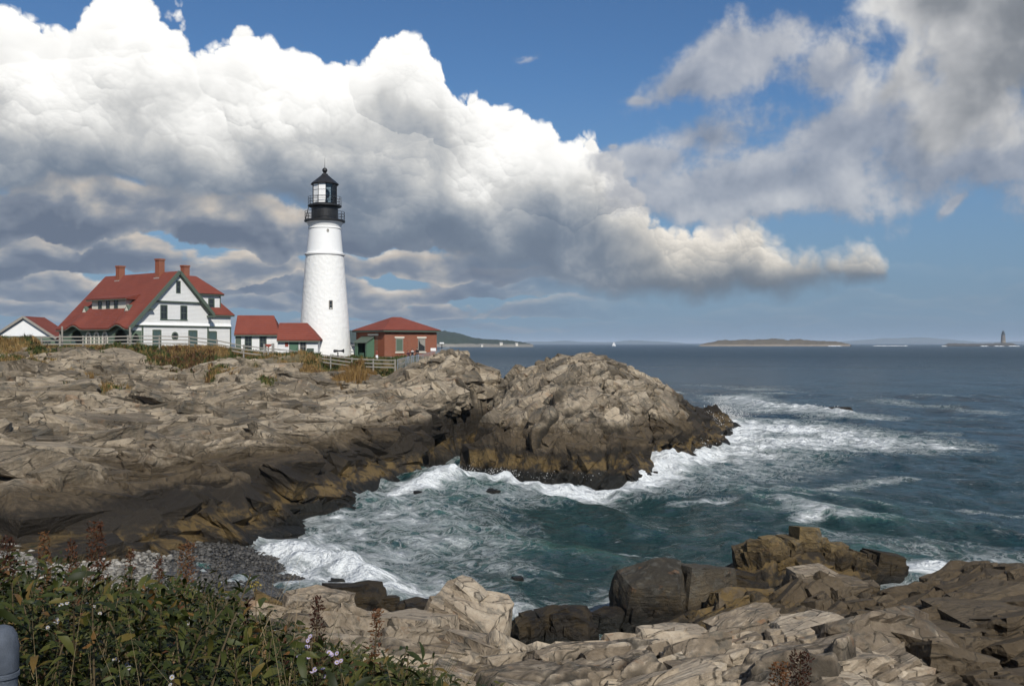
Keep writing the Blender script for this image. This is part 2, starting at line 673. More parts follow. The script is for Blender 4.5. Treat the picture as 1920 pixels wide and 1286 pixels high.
def attribute(name):
    n = node('ShaderNodeAttribute', attribute_name=name)
    return S(n.outputs['Fac'])


def plain(name, col, rough=0.7, vary=0.12, scale=2.0, spec=0.4, metal=0.0, bump=0.0):
    """a painted or plain surface with a little wear and unevenness"""
    m = new_mat(name)
    p = pos()
    n = noise(p, scale, 5, 0.6)
    n2 = noise(p, scale * 9, 3, 0.6)
    k = (n - 0.5) * (2 * vary) + (n2 - 0.5) * vary + 1.0
    c = vmath('SCALE', col, scale=k)
    return finish(m, c, rough, bump=(n2 if bump else None), bump_dist=bump, spec=spec, metal=metal)


def rock_mat(name, tones, wet_z, wet_soft, brown_z, strike, dip, scale=1.0, veg=False, red=0.0, algae=1.0, wet_k=1.0):
    m = new_mat(name)
    P = pos()
    x, y, z = separate(P)
    Rm = rot_axes(strike, dip)
    st = combine(vmath('DOT_PRODUCT', P, tuple(Rm[:, 0])) * 0.12, vmath('DOT_PRODUCT', P, tuple(Rm[:, 1])) * 1.0, vmath('DOT_PRODUCT', P, tuple(Rm[:, 2])) * 0.25)
    big = noise(P, 0.16 * scale, 4, 0.55)
    mid = noise(st, 1.5 * scale, 7, 0.62)
    sml = noise(P, 2.6 * scale, 8, 0.65)
    vein = noise(st, 5.0 * scale, 6, 0.6)
    t = (big * 0.55 + mid * 0.5 + sml * 0.4 + vein * 0.3 - 0.875) * 1.4 + 0.5 + (attribute('tone') - 0.5) * 0.5
    col = ramp(t, [(0.12, tones[0]), (0.40, tones[1]), (0.62, tones[2]), (0.90, tones[3])])
    # lichen and weather stains
    li = smooth(noise(P, 0.9 * scale, 6, 0.62), 0.52, 0.64)
    col = mixc(li * 0.62, col, (0.085, 0.082, 0.07))
    ru = smooth(noise(P, 0.55 * scale, 5, 0.6, 1.0), 0.60, 0.70)
    col = mixc(ru * (0.35 + red), col, (0.24, 0.12, 0.055))
    pal = smooth(vein, 0.60, 0.72)
    col = mixc(pal * 0.35, col, tuple(min(1, c * 1.35) for c in tones[3]))
    # tide marks: brown upper shore, dark wet belt, ochre barnacle belt, black weed at the water
    zz = z + (big - 0.5) * 2.6 * wet_soft + (sml - 0.5) * 1.6 * wet_soft + (mid - 0.5) * 1.2 * wet_soft
    br = smooth(zz, brown_z + 0.9, brown_z - 0.5).max(attribute('stain'))
    col = mixc(br * 0.9, col, mixc(sml, (0.026, 0.0195, 0.012), (0.105, 0.075, 0.042)))
    wt = smooth(zz, wet_z + 0.35, wet_z - 0.35).max(attribute('wet_shade'))  # the attribute marks wet rock and also the painted shade of the cleft
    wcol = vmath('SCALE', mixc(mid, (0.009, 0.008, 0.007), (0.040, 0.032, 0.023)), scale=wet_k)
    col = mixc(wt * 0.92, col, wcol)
    al = smooth(zz, 0.55, 0.95) * smooth(zz, 2.3, 1.5) * smooth(noise(P, 0.8 * scale, 5, 0.6), 0.42, 0.55)
    col = mixc(al * 0.9 * algae, col, mixc(vein, (0.06, 0.040, 0.015), (0.185, 0.125, 0.050)))
    bl = smooth(zz, 0.75, 0.35)
    col = mixc(bl, col, (0.010, 0.010, 0.008))
    # fine straight cracks
    ck = voronoi(vmath('ADD', vmath('MULTIPLY', st, (2.2, 1.0, 1.6)), vmath('SCALE', noise(P, 0.8, 2, color=True), scale=0.25)), 1.15 * scale, feature='DISTANCE_TO_EDGE')
    col = mixc(smooth(ck, 0.034, 0.008) * smooth(sml, 0.38, 0.56) * 0.85, col, (0.03, 0.025, 0.018))
    # soil and lichen in the joints
    col = mixc(attribute('joint') * 0.85, col, (0.022, 0.019, 0.014))
    if veg:
        vg = attribute('veg')
        gcol = mixc(noise(P, 0.5, 4, 0.6), mixc(noise(P, 3.0, 4), (0.11, 0.075, 0.03), (0.20, 0.125, 0.045)), (0.055, 0.065, 0.02))
        col = mixc(vg, col, gcol)
    rough = smooth(zz, wet_z + 0.3, 0.3, 0.9, 0.58)
    h = sml * 0.36 + vein * 0.34 + mid * 0.30 + noise(P, 12.0 * scale, 4, 0.65) * 0.10
    return finish(m, col, rough, bump=h, bump_dist=0.55 / scale, spec=0.25)


STRIKE, DIP = math.radians(38), math.radians(42)
M = {}
tan = [(0.075, 0.061, 0.043), (0.165, 0.134, 0.095), (0.285, 0.233, 0.166), (0.43, 0.358, 0.262)]
M['headland'] = rock_mat('headland_rock', tan, 3.4, 0.8, 4.4, STRIKE, DIP, veg=True, wet_k=0.75)
M['promontory'] = rock_mat('promontory_rock', tan, 2.5, 0.7, 4.1, math.radians(25), math.radians(50), wet_k=0.75)
pale = [(0.105, 0.081, 0.056), (0.215, 0.172, 0.123), (0.36, 0.295, 0.216), (0.50, 0.425, 0.325)]
M['shore'] = rock_mat('shore_rock', pale, 0.95, 0.3, 2.3, math.radians(70), math.radians(35), scale=1.9, red=0.15)
M['boulder'] = rock_mat('boulder_rock', pale, 0.6, 0.25, 0.9, math.radians(70), math.radians(35), scale=2.2)
M['dark_boulder'] = rock_mat('dark_boulder_rock', [(0.022, 0.02, 0.016), (0.04, 0.035, 0.027), (0.064, 0.054, 0.04), (0.11, 0.09, 0.062)], 1.0, 0.3, 0.2, math.radians(70), math.radians(60), scale=2.2, algae=0.2, wet_k=0.5)
M['ochre'] = rock_mat('ochre_rock', [(0.06, 0.045, 0.025), (0.11, 0.08, 0.04), (0.19, 0.135, 0.06), (0.27, 0.2, 0.10)], 1.75, 0.55, 1.9, math.radians(70), math.radians(60), scale=2.0, algae=0.3, wet_k=0.35)
M['weed_rock'] = rock_mat('weed_rock', [(0.02, 0.018, 0.014), (0.03, 0.026, 0.018), (0.05, 0.04, 0.028), (0.09, 0.07, 0.04)], 2.5, 0.3, 2.6, math.radians(70), math.radians(60), scale=2.0, wet_k=0.45, algae=0.25)


# ------------------------------------------------------------------ the land
def cleft(P):
    """metres from the floor of the dark cleft between headland and promontory"""
    a, b = np.array([-7.2, 83.0]), np.array([-2.6, 106.0])
    d = b - a
    t = np.clip(((P[:, :2] - a) @ d) / d.dot(d), 0, 1)
    return np.linalg.norm(P[:, :2] - a - t[:, None] * d, axis=1) + 4 * (P[:, 2] > 4.5)


def land(name, pts, xr, yr, dx, dy, layers, mat, drop=-1.6, veg=None, rough=0.5, smooth_shade=True, seed=0, plate=None, stain=None, wet=None, cut=False):
    """a rock surface: broad form through control points, then broken into blocks along its normals"""
    f = rbf_fit(pts)
    xs = np.arange(xr[0], xr[1] + dx / 2, dx, dtype=np.float32)
    ys = np.arange(yr[0], yr[1] + dy / 2, dy, dtype=np.float32)
    X, Y = np.meshgrid(xs, ys)
    jit = 0.28
    J = np.stack([X.ravel() * 3.7, Y.ravel() * 3.7, np.zeros(X.size, np.float32)], 1)
    X = X + (vnoise(J * 5.1, 3) * dx * jit).reshape(X.shape)
    Y = Y + (vnoise(J * 5.1, 4) * dy * jit).reshape(X.shape)
    Z = f(X, Y)
    # uneven ground at the scale of several metres
    base = np.stack([X.ravel(), Y.ravel(), np.zeros(X.size, np.float32)], 1)
    amp = rough
    if plate is not None:
        flat = plate(X, Y)
        amp = amp * (1 - flat).ravel()
    else:
        flat = np.zeros_like(X)
    Z = Z + (fbm(base * 0.16, 4, seed + 5) * amp * 1.6).reshape(X.shape)
    if cut:
        cd = cleft(np.stack([X.ravel(), Y.ravel(), Z.ravel() * 0], 1)).reshape(X.shape)
        Z = Z - (1 - sstep(cd, 1.0, 3.0)) * np.clip(Z + 0.8, 0, 5.5) * (1 - sstep(Z, 5.0, 6.5))
    gy, gx = np.gradient(Z)
    gx = gx / dx; gy = gy / dy
    N = np.stack([-gx, -gy, np.ones_like(Z)], -1)
    N /= np.linalg.norm(N, axis=-1, keepdims=True)
    P = np.stack([X, Y, Z], -1).reshape(-1, 3)
    Nn = N.reshape(-1, 3)
    D = np.zeros(len(P), np.float32)
    tone = np.zeros(len(P), np.float32)
    joint = np.zeros(len(P), np.float32)
    wob = np.stack([fbm(P * 0.35, 3, seed + 31), fbm(P * 0.35, 3, seed + 32), fbm(P * 0.35, 3, seed + 33)], 1) * 0.22
    k = (1 - flat.ravel())
    for i, (size, Rm, a, crack, cw) in enumerate(layers):
        lev, gap, tn = blocks(P + wob * min(1.0, max(size) * 0.4), size, Rm, seed + 100 + i)
        if i in (1, 2):
            tone += tn * 0.5
        if i < 3:
            jw = (0.16, 0.13, 0.09)[i] * (0.55 if min(size) < 0.6 or dx < 0.1 else 1.0)
            joint = np.maximum(joint, (1 - sstep(gap * min(size), jw * 0.35, jw)) * (1.0, 0.9, 0.65)[i])
        D += a * lev - crack * (1 - sstep(gap, 0.0, cw))
    D = (D - 0.22 * (1 if dx > 0.15 else 0.5)) * (0.12 + 0.88 * k)
    # push out along the slope, mostly upwards on flats
    P2 = P + Nn * D[:, None]
    G = P2.reshape(X.shape + (3,))
    Q = G.copy()
    Q[1:-1, 1:-1] = 0.36 * G[1:-1, 1:-1] + 0.11 * (G[:-2, 1:-1] + G[2:, 1:-1] + G[1:-1, :-2] + G[1:-1, 2:]) + 0.05 * (G[:-2, :-2] + G[2:, 2:] + G[2:, :-2] + G[:-2, 2:])
    P2 = Q.reshape(-1, 3)
    keep = P2[:, 2] > drop
    F = grid_faces(len(xs), len(ys), keep)
    vg = None
    if veg is not None:
        vg = veg(P2, N[..., 2].ravel())
        V, F, tone, joint, vg = compact(P2, F, tone, joint, vg)
    else:
        V, F, tone, joint = compact(P2, F, tone, joint)
    me = np_mesh(name, V, F, smooth_shade, mats=(mat,))
    me.set_sharp_from_angle(angle=math.radians(32))
    if wet is not None:
        attr(me, 'wet_shade', wet(V))
    attr(me, 'tone', tone)
    attr(me, 'joint', joint)
    if stain is not None:
        attr(me, 'stain', stain(V))
    if vg is not None:
        attr(me, 'veg', vg)
    o = link(name, me)
    tag(o, kind='structure')
    return o, f, V, P[::3], Nn[::3], flat.ravel()[::3]


head_pts = pts_from([
    (-320, 40, 3.4), (-320, 60, 7), (-320, 85, 10.8), (-320, 110, 11.8), (-320, 160, 12),
    (-150, 43, 3.0), (-150, 50, 4.8), (-150, 60, 6.4), (-150, 75, 8.4), (-150, 92, 10.8), (-150, 105, 11.4), (-150, 150, 11.8),
    (0, 48.5, 2.2), (0, 51, 3.6), (0, 58, 5.3), (0, 66, 6.4), (0, 78, 8.3), (0, 92, 10.2), (0, 104, 11.1), (0, 125, 11.4), (0, 165, 11.6),
    (100, 47.8, 1.9), (100, 50.5, 3.5), (100, 54, 4.8), (100, 64.6, 6.2), (100, 72, 7.5), (100, 83, 9.2), (100, 96, 10.4), (100, 105, 11.15), (100, 130, 11.4),
    (200, 49.6, 1.4), (200, 51.5, 2.7), (200, 60, 4.0), (200, 68, 5.7), (200, 78, 7.1), (200, 90, 9.1), (200, 102, 10.6), (200, 110, 11.15), (200, 150, 11.5),
    (300, 52.2, 0.7), (300, 53.8, 2.3), (300, 60, 3.2), (300, 63, 4.0), (300, 71, 5.5), (300, 88, 7.1), (300, 98, 8.7), (300, 105, 10.1), (300, 111, 11.05), (300, 126, 11.3),
    (400, 54.8, 0.0), (400, 56.0, 2.0), (400, 64, 3.1), (400, 72, 4.6), (400, 84, 6.4), (400, 96, 8.4), (400, 105, 10.0), (400, 111, 10.8), (400, 140, 11),
    (480, 58.3, -0.6), (480, 59.2, 1.9), (480, 67, 3.3), (480, 74, 5.0), (480, 82, 6.5), (480, 91, 7.9), (480, 100, 9.1), (480, 111, 10.4), (480, 125, 10.8),
    (560, 65.5, -0.7), (560, 66.8, 2.2), (560, 72, 3.8), (560, 82, 5.6), (560, 94, 7.7), (560, 104, 9.0), (560, 111, 10.0), (560, 122, 10.4),
    (650, 76, -0.8), (650, 77.6, 2.7), (650, 82, 4.2), (650, 89, 5.2), (650, 99, 6.9), (650, 105, 8.4), (650, 110, 9.3), (650, 120, 10.15),
    (740, 83.5, -0.8), (740, 85.5, 3.0), (740, 90, 4.7), (740, 99, 6.6), (740, 106, 8.3), (740, 110, 9.0), (740, 118, 10.0), (740, 130, 10.1), (740, 150, 8),
    (785, 84, -1.2), (785, 86.4, 2.9), (785, 92, 4.9), (785, 100, 7.0), (785, 107, 9.0), (785, 118, 10.1),
    (823, 87.6, -1.4), (823, 91, 3.8), (823, 96, 5.6), (823, 103, 8.0), (823, 108, 9.9), (823, 113, 10.2), (823, 124, 10.1), (823, 134, 8.5),
    (850, 92, -1.6), (850, 96.5, 4.4), (850, 100, 6.2), (850, 105, 8.5), (850, 109, 10.4), (850, 112, 10.4), (850, 116, 9.3), (850, 126, 8.0), (850, 140, -1),
    (875, 91, -1.8), (880, 96, -1.4), (880, 100.6, 4.5), (880, 106, 7.2), (880, 111, 8.9), (880, 116, 8.9), (880, 121, 6), (890, 130, -1.2),
    (900, 100, -1.4), (918, 104, 0.2), (918, 107, 4.8), (915, 112, 7.6), (915, 116, 8.8), (915, 119.5, 6), (920, 124, -1.0),
    (945, 109, 3.4), (945, 113, 6.2), (945, 116.5, 4.6), (945, 120, -0.5), (975, 113, 3.0), (985, 119, -1.5), (1010, 108, -1), (940, 98, -2),
])


def plateau(X, Y):
    px = X / Y * FPX + 960
    edge = np.interp(px, [-400, 0, 300, 480, 620, 760, 830], [104, 107, 112.5, 112.5, 112.5, 112.5, 114])
    side = 1 - sstep(px, 822, 836)
    return sstep(Y, edge - 1.5, edge + 1.5) * side


def head_veg(P, nz):
    px = P[:, 0] / P[:, 1] * FPX + 960
    n = fbm(P * np.array([0.22, 0.22, 0.0]), 4, 77)
    n2 = fbm(P * np.array([0.9, 0.9, 0.0]), 3, 78)
    edge = np.interp(px, [-400, 0, 120, 260, 420, 520, 620, 700, 760, 830], [92, 94, 95, 98, 97, 101, 103, 104, 109, 120])
    a = (P[:, 1] - edge) / 9.0 + n * 0.9 + n2 * 0.3
    a = np.maximum(a, (n * 1.6 + n2 * 1.2 + 0.10) * sstep(P[:, 2], 7.0, 9.0) * (1 - sstep(px, 650, 750)))
    a = a * (1 - sstep(px, 800, 825))
    return np.clip(a * 1.3, 0, 1) * sstep(nz, 0.35, 0.7)


RH = rot_axes(STRIKE, DIP)


def cleft_wet_shade(V):
    """wet walls of the cleft, with its shade painted in"""
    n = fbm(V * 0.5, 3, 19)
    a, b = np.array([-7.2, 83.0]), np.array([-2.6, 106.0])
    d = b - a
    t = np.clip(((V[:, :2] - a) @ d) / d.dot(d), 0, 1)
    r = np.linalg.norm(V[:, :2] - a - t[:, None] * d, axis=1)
    return (1 - sstep(r + n * 1.5, 3.2, 5.2)) * (1 - sstep(V[:, 2] + n, 4.0, 5.5))  # darkens the cleft walls for seepage and for painted shade

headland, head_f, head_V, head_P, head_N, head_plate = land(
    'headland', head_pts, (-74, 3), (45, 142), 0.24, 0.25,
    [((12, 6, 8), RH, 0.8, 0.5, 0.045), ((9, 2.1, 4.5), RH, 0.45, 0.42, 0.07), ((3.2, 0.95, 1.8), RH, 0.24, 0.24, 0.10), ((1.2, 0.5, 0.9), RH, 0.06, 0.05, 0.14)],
    M['headland'], veg=head_veg, rough=0.55, seed=1, plate=plateau, cut=True, wet=cleft_wet_shade)

prom_pts = pts_from([
    (830, 84, -1.8), (855, 87.3, -0.8), (865, 88.4, 1.8), (900, 84.8, -0.8), (905, 86.6, 2.2), (950, 83.6, -0.8), (955, 85.6, 2.4), (1010, 82.8, -0.8), (1015, 84.8, 2.3),
    (1070, 81.6, -0.8), (1075, 83.6, 1.6), (1130, 81.4, -0.8), (1125, 84, 1.7), (1188, 81.8, -0.8), (1180, 84.4, 1.8), (1218, 91.6, -0.8), (1206, 93, 2.2),
    (1294, 100, -0.8), (1280, 101, 2.7), (1328, 116, -0.8), (1312, 115, 2.5), (1370, 131, -1.0), (1350, 132, 0.8), (1374, 143, -1.1), (1352, 142, 0.8), (1335, 139, 1.4), (1345, 153, -1.3), (1395, 140, -1.8),
    (925, 88.5, 3.5), (985, 88, 4.3), (1050, 89, 5), (1120, 90, 4.5), (1180, 92, 3.9), (1240, 99, 4.3), (1280, 106, 3.3), (1320, 122, 2.1), (1340, 132, 1.7),
    (870, 91.5, 3.0), (893, 97, 3.9), (860, 92, -1.2), (884, 98, -1.0), (908, 103, -0.6), (925, 106, 2.5), (945, 109, 5.2),
    (930, 96, 5.3), (945, 101, 7.2), (968, 102, 8.5), (985, 96, 6.8), (1010, 100, 8.6), (1050, 94, 6.8), (1050, 100, 9.1), (1075, 104, 10.2), (1120, 106, 10.4), (1120, 100, 8.6), (1120, 94, 6.4),
    (1170, 107, 9.1), (1180, 100, 6.9), (1210, 110, 7.6), (1250, 112, 6.0), (1245, 105, 5.0), (1290, 117, 3.8), (1300, 122, 2.9),
    (970, 110, 7.2), (1050, 113, 9.2), (1120, 117, 8.4), (1200, 121, 6), (1280, 134, 1.8), (970, 118, 0.5), (1050, 126, -1), (1120, 130, -1.2), (1200, 138, -1.2), (1290, 152, -1.2), (940, 115, 3),
    (800, 95, -2), (860, 120, -2), (1250, 85, -2), (1350, 100, -2), (1450, 130, -2.2), (1440, 160, -2.2), (1000, 76, -2), (1120, 75, -2),
])
RP = rot_axes(math.radians(25), math.radians(50))


def prom_wet_shade(V):
    return np.maximum(sstep(V[:, 0] / V[:, 1] * FPX + 960 + fbm(V * 0.4, 3, 12) * 45, 1268, 1300), cleft_wet_shade(V))  # dark seaward tip, plus the cleft's wet walls and painted shade


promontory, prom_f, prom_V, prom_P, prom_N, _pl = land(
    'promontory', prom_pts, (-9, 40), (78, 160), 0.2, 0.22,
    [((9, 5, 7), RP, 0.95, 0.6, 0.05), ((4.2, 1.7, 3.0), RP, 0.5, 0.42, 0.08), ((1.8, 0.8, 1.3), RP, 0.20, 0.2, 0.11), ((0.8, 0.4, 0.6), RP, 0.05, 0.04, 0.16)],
    M['promontory'], rough=0.45, seed=2, wet=prom_wet_shade, cut=True)

shore_pts = pts_from([
    (300, 36, 2.2), (400, 38, 1.3), (500, 36, 1.8), (560, 36, 0.9), (560, 39, 0.4), (640, 41, 0.5), (640, 38, 1.3), (700, 41, -0.4), (620, 31, 2.3), (700, 30, 2.6), (700, 36, 0.6), (780, 39, -0.5), (830, 35, 1.2), (830, 32.6, 1.4),
    (900, 32, 1.5), (980, 33, 0.6), (980, 30, 1.6), (1060, 36, -0.1), (1060, 33, 0.8), (1060, 39, -0.9), (1120, 37, -0.2), (1165, 40, 0.2), (1165, 42.5, -0.6),
    (1250, 42.8, -0.5), (1300, 41, 0.3), (1250, 38, 0.1), (1380, 42, 0.2), (1380, 45, 0.9), (1380, 48, -0.6), (1430, 45.6, 1.5), (1490, 45.6, 1.9), (1550, 46, 1.6), (1490, 49, -0.6), (1600, 45.5, 0.9), (1600, 48.6, -0.6),
    (1660, 48, -0.6), (1700, 46, -0.6), (1660, 43.5, -0.5), (1440, 42.6, -0.5), (1440, 40.2, 0.9), (1540, 41.5, -0.4), (1540, 43.4, 0.4),
    (1480, 38.4, 1.7), (1540, 37.8, 2.1), (1650, 37, 1.8), (1700, 39, 1.0), (1700, 41.6, -0.5), (1800, 39, 2.4), (1800, 42.6, -0.6), (1920, 39.6, 2.2), (1920, 43.2, -0.7), (2100, 40, 2.2), (2100, 44, -0.7),
    (1300, 34, 0.5), (1200, 33.5, 0.5), (1400, 34, 1.1), (1500, 33, 2.0), (1650, 32.5, 2.1), (1800, 33, 2.4), (1920, 33, 2.4), (2100, 33, 2.6),
    (1500, 29, 3.4), (1300, 28, 3.3), (1100, 27.2, 3.2), (950, 25, 3.2), (1700, 27.5, 3.2), (1850, 28, 2.3), (2000, 28, 2.4), (1200, 31, 1.6), (1600, 30.8, 2.1), (1050, 30, 1.6),
    (800, 24, 3.4), (1000, 22, 3.2), (1250, 22, 3.5), (1500, 22.5, 3.5), (1750, 22, 3.0), (1950, 22, 2.8), (2100, 22, 3.0), (600, 25, 3.6), (400, 26, 4.2), (300, 30, 3.6),
    (800, 17, 4.8), (1200, 16, 4.9), (1600, 16, 4.9), (2000, 16, 4.9), (500, 18, 5.2), (960, 13, 5.6), (1800, 13, 5.6), (300, 14, 6.0),
])
RS = rot_axes(math.radians(62), math.radians(30))


def shore_wet(V):
    px = V[:, 0] / V[:, 1] * FPX + 960
    n = fbm(V * np.array([0.7, 0.7, 0.7]), 3, 45)
    return sstep(px, 1335, 1360) * (1 - sstep(px, 1640, 1700)) * sstep(V[:, 1], 41.5, 42.5) * (1 - sstep(V[:, 2] + n * 0.6, 1.2, 1.9))


def shore_stain(V):
    px = V[:, 0] / V[:, 1] * FPX + 960
    n = fbm(V * np.array([0.5, 0.5, 0.5]), 3, 44)
    edge = np.interp(px, [700, 900, 1050, 1250, 1450, 1600, 1700, 1750, 1900], [40, 33, 30.2, 30.6, 31.2, 30.2, 27.4, 24.5, 23.5])
    left = (1 - sstep(px, 900, 1020)) * 0.62 * sstep(n, -0.4, 0.3)
    return np.maximum(sstep(V[:, 1] + n * 1.6, edge - 0.6, edge + 0.6), left)


shore, shore_f, shore_V, shore_P, shore_N, _pl = land(
    'shore_rocks', shore_pts, (-15, 27), (13, 50), 0.11, 0.12,
    [((4.6, 3.0, 3.8), RS, 0.50, 0.45, 0.05), ((2.2, 1.2, 1.7), RS, 0.24, 0.28, 0.06), ((0.85, 0.42, 0.65), RS, 0.06, 0.06, 0.10), ((0.3, 0.16, 0.25), RS, 0.02, 0.012, 0.18)],
    M['shore'], drop=-1.2, rough=0.28, seed=3, stain=shore_stain, wet=shore_wet)

beach_pts = [(-16, 58.8, -0.1), (-14.2, 53, 0.0), (-12.3, 47, 0.0), (-10, 43.5, 0.0), (-8, 41.5, -0.3), (-20, 52, 0.95), (-18, 46, 1.0), (-15, 42, 0.9), (-26, 48, 2.0), (-24, 42, 2.2), (-20, 37, 2.1),
             (-30, 44, 2.9), (-35, 40, 3.8), (-28, 34, 3.4), (-14, 36, 1.6), (-10, 38, 1.0), (-5, 50, -1.4), (-8, 58, -1.4), (-12, 31, 2.6), (-22, 28, 4.2), (-40, 50, 4.5), (-4, 44, -1.2)]
beach_f = rbf_fit(beach_pts)


# ------------------------------------------------------------------ broken slabs that make up the rock surfaces
def unit_hulls(n, seed, bevel=0.0, extra=7, cuts=0, rough=0.022):
    """angular blocks about one unit across, as (V, F) triangle arrays"""
    rng = np.random.RandomState(seed)
    out = []
    for _ in range(n):
        bm = bmesh.new()
        for sx in (-1, 1):
            for sy in (-1, 1):
                for sz in (-1, 1):
                    c = np.array([sx, sy, sz]) * (0.5 + rng.uniform(-0.16, 0.06, 3))
                    if rng.rand() < 0.55:        # a broken corner
                        k = rng.uniform(0.25, 0.75, 3)
                        for ax in range(3):
                            d = c.copy(); d[ax] *= k[ax]
                            bm.verts.new(d)
                    else:
                        bm.verts.new(c)
        for _k in range(extra):
            d = rng.randn(3); d /= np.linalg.norm(d)
            bm.verts.new(d * rng.uniform(0.46, 0.60))
        r = bmesh.ops.convex_hull(bm, input=bm.verts)
        bmesh.ops.delete(bm, geom=[g for g in r['geom_interior'] if isinstance(g, bmesh.types.BMVert)], context='VERTS')
        loose = [v for v in bm.verts if not v.link_faces]
        bmesh.ops.delete(bm, geom=loose, context='VERTS')
        bmesh.ops.dissolve_limit(bm, angle_limit=math.radians(13), verts=bm.verts, edges=bm.edges)
        if bevel:
            bmesh.ops.bevel(bm, geom=list(bm.edges), offset=bevel, segments=1, affect='EDGES', clamp_overlap=True)
        bmesh.ops.triangulate(bm, faces=bm.faces)
        if cuts:
            for _s in range(cuts):
                long_ = [e for e in bm.edges if e.calc_length() > 0.34 / (1.6 ** _s)]
                bmesh.ops.subdivide_edges(bm, edges=long_, cuts=1)
                bmesh.ops.triangulate(bm, faces=bm.faces)
            bm.normal_update()
            C = np.array([v.co[:] for v in bm.verts], np.float32); Nv = np.array([v.normal[:] for v in bm.verts], np.float32)
            w = fbm(C * 3.0 + seed, 3, seed + len(out))
            bed = np.floor((C[:, 2] + 0.12 * C[:, 1]) * 8.0 + w * 1.2).astype(np.int32)
            led = _u(_hash(bed, bed * 0 + len(out), bed * 0, seed)) - 0.5
            side = 1 - np.abs(Nv[:, 2])
            C = C + Nv * (w * rough * 0.8 + fbm(C * 9.0 + seed, 3, seed + 7 + len(out)) * rough * 0.8 + led * (0.25 + side) * rough * 2.6)[:, None]
            for v, c in zip(bm.verts, C):
                v.co = c
        bm.verts.index_update()
        out.append((np.array([v.co[:] for v in bm.verts], np.float32), np.array([[v.index for v in f.verts] for f in bm.faces], np.int32)))
        bm.free()
    return out


HULLS = unit_hulls(36, 4, extra=2)
HULLS_M = unit_hulls(30, 5, extra=4, cuts=1, rough=0.02)
HULLS_L = unit_hulls(24, 6, extra=5, cuts=2, rough=0.022)
HULLS_B = unit_hulls(24, 9, bevel=0.022, extra=3)
HULLS_N = unit_hulls(24, 10, extra=7, cuts=3, rough=0.024)


def cover(parent, P, N, ok, specs, strike, tilt, mat, hulls, seed, singles=300, jit=0.13, stain=None, wet=None, name='rock_slab', rough=0.0):
    """lay slabs over a surface (points P, normals N where ok): largest as parts of their own, the rest joined"""
    rng = np.random.RandomState(seed)
    s = np.array([math.sin(strike), math.cos(strike), 0.0])
    items = []
    for si, (count, l0, l1, rw, rt, proud, gap) in enumerate(specs):
        hset = hulls[si]
        cand = np.flatnonzero(ok[si] if isinstance(ok, list) else ok)
        taken = set()
        got = 0
        for ci in rng.permutation(cand)[:count * 14]:
            p = P[ci]
            Lm, Wm = (l0 + l1) / 2 * gap, (l0 + l1) / 2 * rw * gap
            a_ = np.array([s[1], -s[0], 0.0])
            key = (int(math.floor(p.dot(s) / Lm)), int(math.floor(p.dot(a_) / Wm)), int(math.floor(p[2] / (Wm * 1.2))))
            if key in taken:
                continue
            taken.add(key)
            n = N[ci] + rng.randn(3) * jit
            n /= np.linalg.norm(n)
            t1 = s - n * s.dot(n); t1 += rng.randn(3) * jit; t1 -= n * t1.dot(n); t1 /= np.linalg.norm(t1)
            t2 = np.cross(n, t1)
            ct, st = math.cos(tilt), math.sin(tilt)
            n2 = n * ct + t2 * st; t2 = t2 * ct - n * st
            L = rng.uniform(l0, l1); W = L * rw * rng.uniform(0.75, 1.35); T = L * rt * rng.uniform(0.8, 1.3)
            c = p + n2 * (-T * 0.5 + rng.uniform(*proud) * T)
            R = np.stack([t1 * L, t2 * W, n2 * T], 0).astype(np.float32)
            items.append((L * W, c.astype(np.float32), R, hset[rng.randint(len(hset))], rng.rand()))
            got += 1
            if got >= count:
                break
    items.sort(key=lambda i: -i[0])
    VV, FF, TT, n0 = [], [], [], 0
    for k, (sz, c, R, h, tone) in enumerate(items):
        V, F = h
        V = V @ R
        if k < singles:
            me = np_mesh(name, V, F, False, mats=(mat,))
            attr(me, 'tone', np.full(len(V), tone))
            if stain is not None:
                attr(me, 'stain', np.full(len(V), float(stain(c[None])[0])))
            if wet is not None:
                attr(me, 'wet_shade', np.full(len(V), float(wet(c[None])[0])))
            link(name, me, None, parent, tuple(c))
        else:
            VV.append(V + c); FF.append(F + n0); n0 += len(V); TT.append(np.full(len(V), tone))
    if VV:
        V = np.concatenate(VV)
        me = np_mesh('rock_rubble', V, np.concatenate(FF), False, mats=(mat,))
        attr(me, 'tone', np.concatenate(TT))
        if stain is not None:
            attr(me, 'stain', stain(V))
        if wet is not None:
            attr(me, 'wet_shade', wet(V))
        tag(link('rock_rubble', me, None, parent), kind='stuff')
    return items


def ppx(P):
    return P[:, 0] / P[:, 1] * FPX + 960


hp = ppx(head_P)
lim = np.interp(hp, [-100, 0, 200, 420, 560, 620, 745, 770, 960], [100, 101, 104, 104.5, 105, 105, 106.5, 111, 118])
ok = (head_P[:, 2] > -0.5) & (hp > -70) & (hp < 965) & (head_P[:, 1] < lim) & ~((head_plate > 0.2)) & (cleft(head_P) > 2.6)
veg_h = head_veg(head_P, head_N[:, 2])
keep_rng = np.random.RandomState(50).rand(len(head_P))
okl = ok & (veg_h < 0.06) & (head_P[:, 1] < lim - 6)
okm = ok & (keep_rng > np.clip(veg_h * 2.0 - 0.1, 0, 0.95)) & (head_P[:, 1] < lim - 1.5)
oks = ok & (keep_rng > np.clip(veg_h * 1.3, 0, 0.9))
cover(headland, head_P, head_N, [okl, okm, oks], [(150, 4.4, 8.0, 0.42, 0.26, (0.10, 0.42), 0.62), (1000, 2.2, 4.6, 0.42, 0.32, (0.08, 0.48), 0.62), (2600, 0.8, 1.9, 0.5, 0.45, (0.1, 0.55), 0.7)],
      STRIKE, math.radians(12), M['headland'], [HULLS_L, HULLS_M, HULLS], 11, wet=cleft_wet_shade)
pp = ppx(prom_P)
